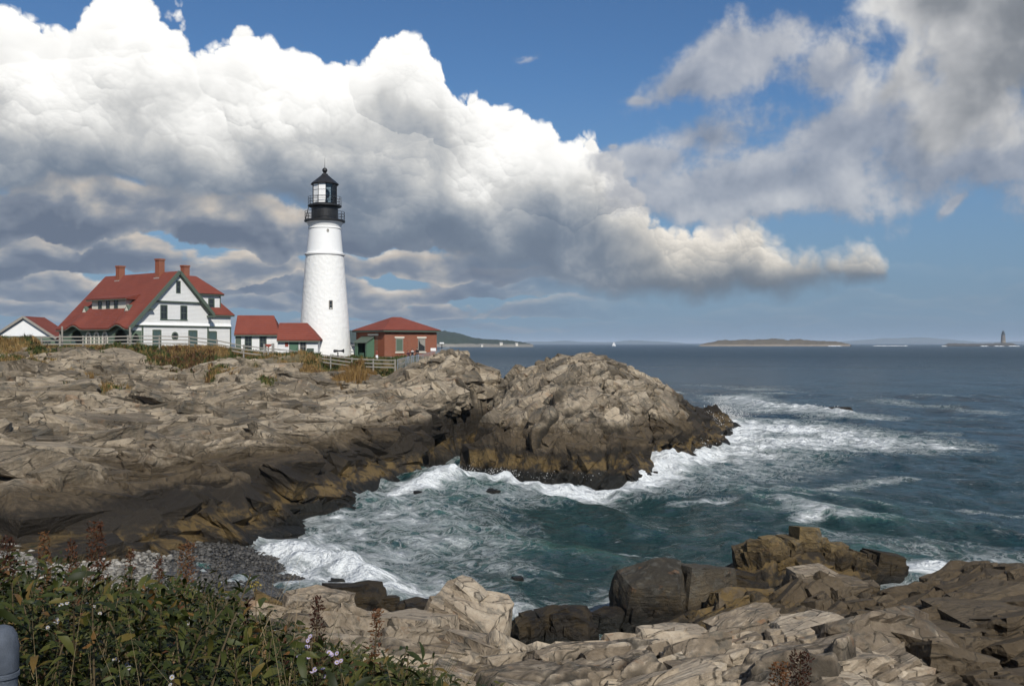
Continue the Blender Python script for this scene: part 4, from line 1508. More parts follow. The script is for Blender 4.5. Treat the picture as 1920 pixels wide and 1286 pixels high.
    # porch: green arcaded wall
    def low(w):
        z = -0.8
        for w0, r in ((2.95, 1.75), (13.8, 1.75)):
            d = abs(w - w0)
            if d < r:
                z = max(z, 0.75 + 1.95 * math.sqrt(1 - (d / r) ** 2))
        return z
    n = 150
    V, F = [], []
    for k in range(n + 1):
        w = 0.5 + 17.2 * k / n
        top = zr(0.3) - 0.3
        for (w0, hw, hh) in eb:
            q = abs(w - w0) / hw
            if q < 1:
                top += hh * 0.9 * (0.5 + 0.5 * math.cos(math.pi * q))
        for u in (0.32, 0.52):
            V += [(u, w, min(low(w), top - 0.05)), (u, w, top)]
    for k in range(n):
        a, b = 4 * k, 4 * (k + 1)
        F += [(a, a + 1, b + 1, b), (a + 2, b + 2, b + 3, a + 3), (a, b, b + 2, a + 2), (a + 1, a + 3, b + 3, b + 1)]
    F += [(0, 2, 3, 1), (4 * n, 4 * n + 1, 4 * n + 3, 4 * n + 2)]
    porch = MB().add(V, F).build('porch_wall', M['green'], t)
    for w0 in (2.95, 13.8):
        MB().box(0.36, 0.48, w0 - 1.74, w0 + 1.74, -0.8, 0.72).build('parapet', M['green'], porch)
    MB().box(0.18, 0.30, 0.5, 17.7, -0.8, 0.22).build('plinth', M['cream'], t)
    MB().box(0.55, 1.88, 0.9, 17.6, -0.75, 0.05).build('porch_floor', M['graywood'], t)
    MB().box(1.78, 1.88, 0.9, 17.6, 0.06, 3.9).build('porch_back_wall', M['trim'], t)
    MB().box(0.55, 1.76, 15.6, 15.75, 0.06, 3.0).build('porch_screen', M['teal'], t)
    for w0 in (10.6, 8.55, 6.5):
        # arched window: cream surround, green pane
        ring, inner = [], []
        for k in range(15):
            a = math.pi * k / 14
            ring.append((0.27, w0 + 0.72 * math.cos(a), 1.55 + 0.95 * math.sin(a)))
            inner.append((0.27, w0 + 0.42 * math.cos(a), 1.55 + 0.62 * math.sin(a)))
        V = [(0.27, w0 + 0.72, -0.2)] + ring + [(0.27, w0 - 0.72, -0.2), (0.27, w0 + 0.42, -0.2)] + inner + [(0.27, w0 - 0.42, -0.2)]
        m_ = len(V) // 2
        V2 = V + [(x - 0.08, y, z) for x, y, z in V]
        F = []
        for k in range(m_ - 1):
            F += [(k + 2 * m_, k + 1 + 2 * m_, k + 1 + 3 * m_, k + 3 * m_), (k, k + 2 * m_, k + 1 + 2 * m_, k + 1)[::-1], (k + m_, k + 1 + m_, k + 1 + 3 * m_, k + 3 * m_)]
        wo = MB().add(V2, F).build('arched_window', M['cream'], t)
        MB().prism([(0.30, y, z) for x, y, z in ([(0, w0 + 0.42, -0.2)] + inner + [(0, w0 - 0.42, -0.2)])], (-0.02, 0, 0)).build('pane', M['green'] if w0 == 8.55 else M['pane'], wo)
        MB().box(0.20, 0.275, w0 - 0.05, w0 + 0.05, -0.2, 2.1).build('glazing_bar', M['graywood'], wo)
    MB().tube([(0.1, 0.2, -0.8), (0.1, 0.2, 2.9)], 0.13, 8).build('porch_post', M['graywood'], t)
    MB().tube([(0.1, 17.75, -0.8), (0.1, 17.75, 2.9)], 0.13, 8).build('porch_post', M['graywood'], t)
    # porch end arch seen beside the front wall
    V, F = [], []
    for k in range(25):
        u = 0.35 + 1.55 * k / 24
        d = abs(u - 1.1) / 0.6
        lo = -0.8 if d >= 1 else 0.4 + 1.75 * math.sqrt(1 - d * d)
        for w in (0.55, 0.7):
            V += [(u, w, lo), (u, w, 2.54)]
    for k in range(24):
        a, b = 4 * k, 4 * (k + 1)
        F += [(a, b, b + 1, a + 1), (a + 2, a + 3, b + 3, b + 2), (a, a + 2, b + 2, b), (a + 1, b + 1, b + 3, a + 3)]
    MB().add(V, F).build('porch_end_arch', M['green'], t)
    fy = face_y(0.5)
    fg = face_y(0.26)
    # corner boards
    for u in (2.0, 12.2):
        MB().box(u - 0.11, u + 0.11, 0.42, 0.49, -0.8, 3.12).build('corner_board', M['trim'], t)
    # front windows and doors
    window(t, fy, 4.15, 1.55, 1.0, 1.9, cols=2, rows=2, pane=M['teal'], fw=0.16)
    window(t, fy, 9.75, 1.45, 1.15, 2.1, cols=2, rows=2, pane=M['teal'], fw=0.16)
    window(t, fy, 5.2, 5.05, 0.85, 1.75, cols=2, rows=2, fw=0.12)
    window(t, fy, 8.3, 5.05, 0.85, 1.75, cols=2, rows=2, fw=0.12)
    MB().box(4.6, 8.9, 0.42, 0.48, 4.0, 4.1).build('sill_board', M['trim'], t)
    window(t, fg, RU, 8.55, 0.5, 1.5, cols=1, rows=2, fw=0.10)
    # oval window
    ov = MB()
    outer = [Vector((6.9 + 0.52 * math.cos(a), 0.5, 1.85 + 0.58 * math.sin(a))) for a in [2 * math.pi * k / 24 for k in range(24)]]
    inn = [Vector((6.9 + 0.33 * math.cos(a), 0.5, 1.85 + 0.38 * math.sin(a))) for a in [2 * math.pi * k / 24 for k in range(24)]]
    V = outer + inn + [v + Vector((0, -0.07, 0)) for v in outer + inn]
    F = []
    for k in range(24):
        j = (k + 1) % 24
        F += [(48 + k, 48 + j, 72 + j, 72 + k), (k, j, 48 + j, 48 + k)[::-1], (24 + k, 24 + j, 72 + j, 72 + k)]
    oo = MB().add(V, F).build('oval_window', M['trim'], t)
    MB().prism([v + Vector((0, -0.005, 0)) for v in inn], (0, -0.012, 0)).build('pane', M['pane'], oo)
    # left dormer
    du = 2.35
    zb, zt = zr(du) - 0.3, 6.95
    ub = (zt + 0.15 - 0.25 * du - (RZ - RU * SL)) / (SL - 0.25)
    d = MB().prism([(du, 5.0, zb), (du, 5.0, zt), (ub, 5.0, zt + 0.25 * (ub - du)), (du + 0.3, 5.0, zr(du + 0.3) - 0.2)], (0, 8.4, 0)).build('dormer', M['cream'], t)
    MB().prism([(du - 0.45, 4.3, zt - 0.06), (du - 0.45, 4.3, zt + 0.12), (ub + 0.5, 4.3, zt + 0.12 + 0.25 * (ub - du + 0.6)), (ub + 0.5, 4.3, zt - 0.2)], (0, 9.9, 0)).build('dormer_roof', M['roof'], d)
    MB().box(du - 0.47, du - 0.3, 4.3, 14.2, zt - 0.2, zt - 0.07).build('dormer_eave', M['trim'], d)
    fx = face_x(du)
    for w0 in (11.3, 9.3, 7.3):
        window(d, fx, w0, (zb + zt) / 2 + 0.18, 0.75, 1.1, cols=1, rows=2, fw=0.1)
    for w0 in (4.0, 14.6):
        MB().prism([(1.9, w0 - 0.75, zr(1.9) - 0.05), (1.9, w0 + 0.75, zr(1.9) - 0.05), (1.9, w0, zr(1.9) + 0.95)], (1.2, 0, 0)).build('vent_dormer', M['trim'], t)
        MB().prism([(1.87, w0 - 0.42, zr(1.9) + 0.10), (1.87, w0 + 0.42, zr(1.9) + 0.10), (1.87, w0, zr(1.9) + 0.66)], (-0.03, 0, 0)).build('vent_panel', M['cream'], t)
    # right-hand wing: lower wall, lower roof, upper storey block with hipped roof
    MB().box(12.32, 16.7, 1.3, 15.5, -0.8, 4.75).build('wing_wall', M['clap'], t)
    MB().prism([(12.36, 1.3, 3.28), (12.36, 1.06, 3.28), (12.36, 1.22, 3.62), (12.36, 1.3, 3.62)], (4.3, 0, 0)).build('wing_belt', M['white'], t)
    MB().box(12.36, 16.72, 1.08, 1.29, 3.14, 3.27).build('wing_belt_trim', M['trim'], t)
    MB().box(12.3, 17.05, 0.85, 15.9, 4.72, 4.92).build('wing_eave', M['trim'], t)
    V = [(10.5, 0.8, 4.93), (17.15, 0.8, 4.93), (17.15, 16, 4.93), (10.5, 16, 4.93), (10.5, 3.6, 9.6), (13.6, 3.6, 9.0), (13.6, 13, 9.0), (10.5, 13, 9.6)]
    MB().add(V, [(0, 1, 5, 4), (1, 2, 6, 5), (2, 3, 7, 6), (4, 5, 6, 7), (0, 4, 7, 3), (0, 3, 2, 1)]).build('wing_roof', M['roof'], t)
    blk = MB().box(9.6, 15.1, 1.55, 9.0, 4.95, 7.75).build('upper_wing', M['clap'], t)
    MB().box(9.4, 15.45, 1.15, 9.3, 7.70, 7.9).build('upper_eave', M['trim'], blk)
    V = [(9.3, 1.05, 7.91), (15.55, 1.05, 7.91), (15.55, 9.4, 7.91), (9.3, 9.4, 7.91), (9.3, 4.2, 10.55), (12.9, 4.2, 10.55), (12.9, 6.4, 10.55), (9.3, 6.4, 10.55)]
    MB().add(V, [(0, 1, 5, 4), (1, 2, 6, 5), (2, 3, 7, 6), (4, 5, 6, 7), (0, 4, 7, 3), (0, 3, 2, 1)]).build('upper_wing_roof', M['roof'], blk)
    fw_ = face_y(1.55)
    window(blk, fw_, 13.55, 6.5, 0.75, 1.3, cols=1, rows=2, fw=0.16)
    window(blk, fw_, 11.6, 6.6, 0.5, 1.1, cols=1, rows=2, fw=0.12)
    MB().box(14.98, 15.12, 1.48, 1.54, 4.95, 7.7).build('corner_board', M['trim'], blk)
    dr = window(t, face_y(1.3), 13.6, 1.2, 1.1, 2.4, pane=M['teal'], fw=0.16, name='door', cols=1, rows=2)
    MB().box(12.33, 12.5, 1.2, 1.29, -0.8, 3.12).build('corner_board', M['trim'], t)
    MB().box(16.56, 16.74, 1.2, 1.29, -0.8, 3.12).build('corner_board', M['trim'], t)
    # chimneys
    for (u, w, zb_, zt_) in ((RU - 0.3, 13.9, 9.7, 12.1), (RU - 0.3, 4.1, 9.7, 12.6), (11.9, 5.4, 9.6, 12.1)):
        c = MB().box(u - 0.45, u + 0.45, w - 0.45, w + 0.45, zb_ - 0.6, zt_ - 0.25).build('chimney', M['brick'], t)
        MB().box(u - 0.52, u + 0.52, w - 0.52, w + 0.52, zt_ - 0.24, zt_).build('chimney_cap', M['brick'], c)
        MB().box(u - 0.6, u + 0.6, w - 0.6, w + 0.6, zb_ - 0.55, zb_ + 0.28).build('flashing', M['flash'], c)
    g = t.matrix_basis


build_house()


# ------------------------------------------------------------------ the low links between house and tower
def gable_block(name, label, px0, Y0, px1, Y1, z0, eave, ridge, depth, hip_r, parts):
    A = Vector((px2x(px0, Y0), Y0, z0)); B = Vector((px2x(px1, Y1), Y1, z0))
    L = (B - A).length
    t = empty(name, A, math.atan2(B.y - A.y, B.x - A.x))
    tag(t, label, 'building')
    MB().box(0, L, 0, depth, -1.0, eave - 0.02).build('wall', M['clap'], t)
    o, th = 0.32, 0.16
    sl = (ridge - eave) / (depth / 2)
    V = [(-0.1, -o, eave - o * sl + th), (L + 0.3, -o, eave - o * sl + th), (L - hip_r, depth / 2, ridge + th), (-0.1, depth / 2, ridge + th), (-0.1, depth + o, eave - o * sl + th), (L + 0.3, depth + o, eave - o * sl + th)]
    V += [(x, y, z - th) for x, y, z in V]
    F = [(0, 1, 2, 3), (3, 2, 5, 4), (1, 5, 2), (0, 6, 7, 1), (4, 5, 11, 10), (1, 7, 11, 5), (6, 9, 8, 7), (9, 10, 11, 8), (7, 8, 11), (0, 3, 9, 6), (3, 4, 10, 9)]
    MB().add(V, F).build('roof', M['roof'], t)
    MB().box(-0.08, L + 0.28, -o - 0.06, -o + 0.06, eave - o * sl - 0.16, eave - o * sl - 0.01).build('eave_board', M['trim'], t)
    parts(t, L)
    return t


def link_parts(t, L):
    fy = face_y(0)
    window(t, fy, L * 0.31, 1.35, 0.72, 1.7, cols=2, rows=2)
    window(t, fy, L * 0.66, 1.35, 0.72, 1.7, cols=2, rows=2)
    MB().box(0.05, 0.75, -0.06, -0.01, -1, 2.3).build('door', M['trim'], t)
    MB().box(L - 0.10, L + 0.04, -0.05, 0.03, -1, 2.2).build('corner_board', M['white'], t)


def entry_parts(t, L):
    fy = face_y(0)
    door = window(t, fy, L * 0.40, 1.05, 0.95, 2.1, pane=M['door_green'], sash=False, name='door')
    MB().box(L * 0.40 + 0.30, L * 0.40 + 0.36, -0.06, -0.02, 1.0, 1.12).build('handle', M['black'], door)
    window(t, fy, L * 0.63, 1.35, 0.62, 1.15, cols=2, rows=2, frame=M['graywood'])
    MB().box(L * 0.22 - 0.2, L * 0.22 + 0.2, -0.04, -0.005, 1.35, 1.85).build('plaque', M['rust'], t)


gable_block('link_building', 'white link building with red gable roof beside the big house', 441, 121.6, 520, 122.2, 10.75, 2.6, 4.75, 4.4, 0.75, link_parts)
gable_block('entry_building', 'small white entry building with green door against the lighthouse base', 521, 114.9, 596, 115.3, 10.2, 2.4, 4.15, 3.4, 1.5, entry_parts)


# ------------------------------------------------------------------ the brick fog-signal house
def build_brick():
    Y0 = 117.0
    t = empty('brick_building', (px2x(721, Y0), Y0, 10.0), math.radians(40))
    tag(t, 'red brick building with hipped red roof right of the lighthouse', 'building')
    a, b, h = 8.0, 6.9, 3.42
    MB().box(0, a, 0, b, -1.0, h).build('wall', M['brick'], t)
    MB().box(-0.06, a + 0.06, -0.06, b + 0.06, -1.0, 0.28).build('plinth', M['granite'], t)
    MB().box(-0.40, a + 0.40, -0.40, b + 0.40, h - 0.02, h + 0.2).build('eave', M['trim'], t)
    e, z = 0.48, h + 0.21
    V = [(-e, -e, z), (a + e, -e, z), (a + e, b + e, z), (-e, b + e, z), (b / 2 - 0.1, b / 2, z + 1.75), (a - b / 2 + 0.1, b / 2, z + 1.75)]
    MB().add(V, [(0, 1, 5, 4), (1, 2, 5), (2, 3, 4, 5), (3, 0, 4), (0, 3, 2, 1)]).build('roof', M['roof'], t)
    fy, fx = face_y(0), face_x(0)
    for u, kind in ((2.2, 0), (5.6, 1)):
        wo = window(t, fy, u, 1.75, 0.95, 1.5, frame=M['graywood'], fw=0.08, pane=M['green'] if kind == 0 else M['dark'], cols=1, rows=1)
        MB().box(u - 0.72, u + 0.72, -0.08, -0.005, 2.62, 2.80).build('lintel', M['cream'], wo)
        MB().box(u - 0.66, u + 0.66, -0.12, -0.005, 0.72, 0.88).build('sill', M['cream'], wo)
        if kind == 0:
            for k in range(9):
                MB().box(u - 0.42, u + 0.42, -0.05, -0.022, 1.06 + k * 0.155, 1.16 + k * 0.155).build('slat', M['green'], wo)
        else:
            MB().prism([(u + 0.45, -0.055, 2.45), (u - 0.45, -0.055, 2.45), (u - 0.2, -0.055, 1.9), (u + 0.45, -0.055, 1.55)], (0, 0.02, 0)).build('torn_board', M['graywood'], wo)
    MB().box(-0.08, -0.004, 1.4, 3.9, 2.95, 3.15).build('lintel', M['cream'], t)
    # lean-to with an open green door on the left side
    s = empty('lean_to', (0, 0, 0), 0, t)
    MB().prism([(0, 2.4, -1.0), (-1.15, 2.4, -1.0), (-1.15, 2.4, 2.05), (0, 2.4, 2.75)], (0, 0.1, 0)).build('side_panel', M['door_green'], s)
    MB().prism([(0, 5.2, -1.0), (-1.15, 5.2, -1.0), (-1.15, 5.2, 2.05), (0, 5.2, 2.75)], (0, 0.1, 0)).build('side_panel', M['door_green'], s)
    MB().prism([(0, 2.25, 2.78), (-1.3, 2.25, 1.98), (-1.3, 2.25, 2.08), (0, 2.25, 2.88)], (0, 3.2, 0)).build('lean_to_roof', M['trim'], s)
    MB().box(-1.14, -1.08, 2.52, 2.75, -1.0, 2.0).build('door_jamb', M['door_green'], s)
    MB().box(-1.14, -1.08, 4.6, 5.18, -1.0, 2.0).build('door_jamb', M['door_green'], s)
    MB().box(-0.06, -0.02, 2.52, 5.18, -1.0, 2.6).build('back_panel', M['dark'], s)
    MB().box(-0.9, -0.84, 3.5, 4.6, -1.0, 0.75).build('inner_gate', M['door_green'], s)


build_brick()


# ------------------------------------------------------------------ the garage at the left edge
def build_garage():
    Y0 = 146.0
    t = empty('garage', (px2x(-12, Y0), Y0, 11.0), math.radians(4))
    tag(t, 'low green and white gabled garage at the left edge', 'building')
    W, H, R, D = 9.3, 2.05, 5.2, 7.0
    MB().box(0, W, 0, D, -1, H).build('wall', M['green'], t)
    MB().prism([(0.12, -0.06, H + 0.01), (W - 0.12, -0.06, H + 0.01), (W / 2, -0.06, R - 0.3)], (0, 0.4, 0)).build('gable', M['white'], t)
    for s in (0, 1):
        e = -0.4 if s == 0 else W + 0.4
        ze = H - 0.25
        MB().prism([(W / 2, -0.4, R), (e, -0.4, ze), (e, -0.4, ze - 0.18), (W / 2, -0.4, R - 0.18)], (0, D + 0.8, 0)).build('roof_slope', M['roof'], t)
        MB().bar((W / 2, -0.46, R - 0.12), (e, -0.46, ze - 0.12), 0.10, 0.36).build('bargeboard', M['graywood'], t)
    for k in range(4):
        window(t, face_y(0), 1.25 + k * 2.25, 0.7, 1.35, 1.5, frame=M['green'], cols=3, rows=3, proud=0.06)


build_garage()


# ------------------------------------------------------------------ fences on the headland
def at(px, py, Y):
    return Vector((px2x(px, Y), Y, CAMZ - (py - 643) / FPX * Y))


def build_wood_fence():
    path = [(-46, 634, 107.5), (0, 633, 108), (43, 632, 108.5), (78, 631, 109.5), (113, 630, 110.5), (156, 630, 111.5), (199, 630, 112.3), (240, 629, 113), (299, 629, 113.3), (355, 630, 113.3),
            (407, 637, 113), (457, 647, 112.6), (503, 652, 112.4), (545, 656, 112.2), (578, 660, 111.8), (620, 666, 111.2), (660, 671, 110.6), (700, 673, 110.2), (741, 674, 109.6)]
    tops = [at(*p) for p in path]
    t = empty('wooden_fence', (tops[0].x, tops[0].y, tops[0].z - 1.3))
    tag(t, 'long weathered wooden rail fence running along the headland rim', 'fence')
    o = Vector(t.location)
    for i, p in enumerate(tops):
        r = 0.075 if i not in (4,) else 0.12
        q = p - o
        MB().box(q.x - r, q.x + r, q.y - r, q.y + r, q.z - 2.1, q.z + 0.04).build('post', M['graywood'], t)
    for a, b in zip(tops[:-1], tops[1:]):
        for k, dz in enumerate((-0.10, -0.52, -0.94)):
            p, q = a - o + Vector((0, -0.1, dz)), b - o + Vector((0, -0.1, dz))
            MB().bar(p, q, 0.05, 0.13).build('rail', M['graywood'], t)
    # tall plain pole standing in the fence line
    u = MB().tube([(0, 0, -1.0), (0, 0, 2.75)], 0.11, 8).build('wooden_pole', M['graywood'], None, False, at(116.5, 655, 111.5))
    tag(u, 'tall grey wooden pole at the left porch corner', 'pole')
    u = MB().tube([(0, 0, -1.0), (0, 0, 2.5)], 0.11, 8).build('wooden_pole', M['graywood'], None, False, at(243.5, 652, 113.4))
    tag(u, 'tall grey wooden pole at the right porch corner', 'pole')


build_wood_fence()


def build_wire_fence():
    path = [(745, 674, 109.2), (761, 670, 109.4), (793, 664.5, 109.8), (818, 658, 110.0), (843, 650.5, 110.4)]
    tops = [at(*p) for p in path]
    t = empty('wire_fence', tops[0] - Vector((0, 0, 1.1)))
    tag(t, 'grey wire mesh railing climbing to the rock edge', 'fence')
    o = Vector(t.location)
    for p in tops:
        q = p - o
        MB().tube([(q.x, q.y, q.z - 1.8), (q.x, q.y, q.z + 0.03)], 0.045, 8).build('post', M['steel'], t)
    for a, b in zip(tops[:-1], tops[1:]):
        for dz in (0.0, -0.55):
            MB().tube([a - o + Vector((0, 0, dz)), b - o + Vector((0, 0, dz))], 0.035, 6).build('rail', M['steel'], t)
        p, q = a - o, b - o
        MB().prism([p + Vector((0, -0.05, -1.15)), q + Vector((0, -0.05, -1.15)), q + Vector((0, -0.05, -0.02)), p + Vector((0, -0.05, -0.02))], (0, 0.012, 0)).build('mesh_panel', M['wire'], t)


build_wire_fence()


# ------------------------------------------------------------------ people at the railing
def build_person(loc, rz, h, top, legs, hair, label, skin, cap=None, lean=0.12, arm_fwd=0.38, sleeve=0.30):
    s = h / 1.72
    P, E, R = [], [], []

    def v(x, y, z, r):
        P.append((x * s, y * s, z * s)); R.append((r * s, r * s * 0.85)); return len(P) - 1

    def chain(a, pts):
        for q in pts:
            b = v(*q); E.append((a, b)); a = b
        return a
    pel = v(0, 0, 0.93, 0.135)
    ch = chain(pel, [(0, -lean * 0.4, 1.10, 0.125), (0, -lean, 1.32, 0.15)])
    nk = chain(ch, [(0, -lean * 1.15, 1.46, 0.062), (0, -lean * 1.2, 1.54, 0.075), (0, -lean * 1.35, 1.63, 0.098), (0, -lean * 1.3, 1.695, 0.07)])
    nose = chain(nk - 1, [(0, -lean * 1.35 - 0.115, 1.615, 0.018)])
    for sx in (-1, 1):
        sh = chain(ch, [(sx * 0.17, -lean, 1.40, 0.062)])
        el = chain(sh, [(sx * 0.24, -lean - 0.10, 1.15, 0.045)])
        wr = chain(el, [(sx * 0.20, -lean - arm_fwd, 1.10, 0.030)])
        pm = chain(wr, [(sx * 0.18, -lean - arm_fwd - 0.09, 1.09, 0.034)])
        for k, (fx, ln) in enumerate(((-0.027, 0.070), (-0.009, 0.082), (0.010, 0.077), (0.028, 0.060))):
            chain(pm, [(sx * 0.18 + fx, -lean - arm_fwd - 0.09 - ln * 0.6, 1.08, 0.009), (sx * 0.18 + fx, -lean - arm_fwd - 0.09 - ln * 0.8, 1.05, 0.008)])
        chain(wr, [(sx * 0.15, -lean - arm_fwd - 0.05, 1.085, 0.010), (sx * 0.14, -lean - arm_fwd - 0.09, 1.07, 0.009)])
        hp = chain(pel, [(sx * 0.095, 0.0, 0.86, 0.092)])
        kn = chain(hp, [(sx * 0.105, -0.02, 0.48, 0.062)])
        an = chain(kn, [(sx * 0.11, 0.03, 0.10, 0.045)])
        chain(an, [(sx * 0.115, -0.05, 0.045, 0.042), (sx * 0.12, -0.15, 0.04, 0.032)])
    me = bpy.data.meshes.new('person')
    me.from_pydata(P, E, [])
    o = bpy.data.objects.new('tmp_person', me)
    COL.objects.link(o)
    mod = o.modifiers.new('skin', 'SKIN')
    for i, r in enumerate(R):
        me.skin_vertices[0].data[i].radius = r
        me.skin_vertices[0].data[i].use_root = (i == pel)
    sub = o.modifiers.new('sub', 'SUBSURF'); sub.levels = 1; sub.render_levels = 1
    dg = bpy.context.evaluated_depsgraph_get()
    body = bpy.data.meshes.new_from_object(o.evaluated_get(dg))
    bpy.data.objects.remove(o)
    body.materials.clear()
    for m_ in (skin, top, legs, M['black']):
        body.materials.append(m_)
    for p in body.polygons:
        c = p.center / s
        arm = abs(c.x) > 0.13 and c.z < 1.36 and c.z > 0.98
        if c.z < 0.09:
            k = 3
        elif c.z < 0.97:
            k = 2
        elif c.z > 1.47 or (arm and -c.y > lean + sleeve * 0.55) or (-c.y > lean + 0.20 and c.z < 1.3):
            k = 0
        else:
            k = 1
        p.material_index = k
        p.use_smooth = True
    b = link('person', body, None, None, loc, rz)
    tag(b, label, 'person', 'visitors at the railing')
    hm = bmesh.new()
    bmesh.ops.create_icosphere(hm, subdivisions=2, radius=0.112 * s)
    for q in hm.verts:
        q.co = Vector((q.co.x * 0.95, q.co.y * 1.08, q.co.z))
        if q.co.y < -0.06 * s and q.co.z < 0.04 * s:
            q.co.y = -0.05 * s
        if q.co.y > 0.0 and q.co.z < 0:
            q.co.z *= 1.5
    hmesh = bpy.data.meshes.new('hair')
    hm.to_mesh(hmesh); hm.free()
    hmesh.polygons.foreach_set('use_smooth', [True] * len(hmesh.polygons))
    link('hair', hmesh, hair, b, (0, (-lean * 1.33 + 0.022) * s, 1.645 * s))
    if cap:
        MB().box(-0.16 * s, 0.16 * s, -0.10 * s, 0.10 * s, 1.37 * s, 1.46 * s).build('collar', cap, b, False, (0, -lean * s, 0))


M['skin'] = plain('skin_tone', (0.46, 0.27, 0.19), 0.6, 0.05)
M['black_cloth'] = plain('black_cloth', (0.02, 0.018, 0.022), 0.9)
M['maroon'] = plain('maroon_cloth', (0.06, 0.02, 0.03), 0.9)
M['jeans'] = plain('pale_denim', (0.20, 0.24, 0.30), 0.9)
M['hair'] = plain('dark_hair', (0.025, 0.016, 0.012), 0.7)
for px, py, Y, h, rz, top, lab, cap in ((765.2, 682, 110.6, 1.58, 0.35, M['maroon'], 'person in maroon top and jeans, leftmost at the wire railing', None),
                                        (773.4, 681, 110.9, 1.72, 0.1, M['black_cloth'], 'person with white collar and dark top, middle one at the wire railing', M['white']),
                                        (783.2, 680, 111.2, 1.80, -0.35, M['black_cloth'], 'tall person in black top, rightmost at the wire railing', None)):
    build_person(at(px, py, Y), rz, h, top, M['jeans'], M['hair'], lab, M['skin'], cap)


# ------------------------------------------------------------------ small things about the lighthouse
def build_small():
    # old fog horn on a post
    t = empty('fog_horn', at(633.5, 672, 114.0))
    tag(t, 'black trumpet-shaped fog horn on a post before the lighthouse', 'fog horn')
    MB().tube([(0, 0, -0.8), (0, 0, 0.75)], 0.07, 8).build('post', M['black'], t)
    MB().lathe([(0.05, 0.0), (0.13, 0.02), (0.15, 0.25), (0.10, 0.35), (0.09, 0.62), (0.13, 0.85), (0.24, 1.0), (0.26, 1.04), (0.2, 1.0)], 16).build('horn', M['black'], t, True, (-0.30, 0, 0.92)).rotation_euler = (0, math.radians(90), 0)
    MB().lathe([(0.02, 0), (0.17, 0.04), (0.2, 0.2), (0.15, 0.34), (0.02, 0.38)], 14).build('diaphragm', M['black'], t, True, (-0.36, 0, 0.72))
    # bell frame by the link building
    t = empty('bell_frame', at(503.5, 662, 116.0))
    tag(t, 'red yoke held between two granite slabs behind the fence', 'bell frame')
    MB().box(-0.62, -0.40, -0.1, 0.1, -0.6, 1.15).build('slab', M['granite'], t)
    MB().box(0.40, 0.70, -0.1, 0.1, -0.6, 1.20).build('slab', M['granite'], t)
    MB().prism([(-0.40, -0.06, 1.12), (0.40, -0.06, 1.12), (0.30, -0.06, 0.86), (0.12, -0.06, 0.80), (0.0, -0.06, 0.62), (-0.12, -0.06, 0.80), (-0.30, -0.06, 0.86)], (0, 0.12, 0)).build('yoke', M['rust'], t)
    MB().lathe([(0.02, 0.1), (0.14, 0.12), (0.12, 0.3), (0.04, 0.42)], 12).build('bell', M['white'], t, True)
    # bench by the entry
    t = empty('bench', at(579, 667, 114.8), -0.5)
    tag(t, 'small dark green bench near the lighthouse door', 'bench')
    MB().box(-0.6, 0.6, -0.2, 0.2, 0.40, 0.46).build('seat', M['trim'], t)
    MB().box(-0.6, 0.6, 0.18, 0.23, 0.52, 0.92).build('backrest', M['trim'], t)
    for sx in (-0.5, 0.5):
        for sy in (-0.15, 0.2):
            MB().box(sx - 0.03, sx + 0.03, sy - 0.03, sy + 0.03, -0.4, 0.40 if sy < 0 else 0.52).build('leg', M['trim'], t)
    # floodlight
    t = empty('floodlight', at(828.5, 662, 112.0))
    tag(t, 'white floodlight on a short black post at the rock edge', 'lamp')
    MB().tube([(0, 0, -0.8), (0, 0, 1.1)], 0.05, 8).build('post', M['black'], t)
    MB().box(-0.26, 0.26, -0.13, 0.13, 1.12, 1.28).build('lamp_head', M['white'], t)
    MB().tube([(-0.18, 0, 1.0), (-0.18, 0, 1.12)], 0.03, 6).build('bracket', M['black'], t)
    # white notice board
    t = empty('notice_board', at(812.5, 666, 111.4))
    tag(t, 'small white notice board on two posts behind the wire railing', 'sign')
    MB().box(-0.32, 0.32, -0.03, 0.03, 0.52, 0.86).build('panel', M['white'], t)
    for sx in (-0.26, 0.26):
        MB().box(sx - 0.03, sx + 0.03, 0.035, 0.09, -0.6, 0.8).build('post', M['graywood'], t)
    # hydrant-like post at the brick building
    t = empty('fire_hydrant', at(706.5, 672, 113.5))
    tag(t, 'small red hydrant on a white base beside the brick building', 'hydrant')
    MB().lathe([(0.16, -0.5), (0.16, 0.35), (0.12, 0.40)], 12).build('base', M['white'], t, True)
    MB().lathe([(0.10, 0.40), (0.10, 0.75), (0.13, 0.78), (0.12, 0.86), (0.03, 0.92)], 12).build('barrel', M['rust'], t, True)
    # white slatted fence between tower and brick building
    t = empty('slat_fence', at(664.5, 671, 124.0))
    tag(t, 'white slat fence between lighthouse and brick building', 'fence')
    for k in range(5):
        MB().box(-0.8, 0.8, -0.03, 0.03, 0.05 + k * 0.42, 0.36 + k * 0.42).build('slat', M['white'], t)
    for sx in (-0.75, 0.75):
        MB().box(sx - 0.06, sx + 0.06, 0.035, 0.15, -0.8, 2.2).build('post', M['white'], t)


build_small()


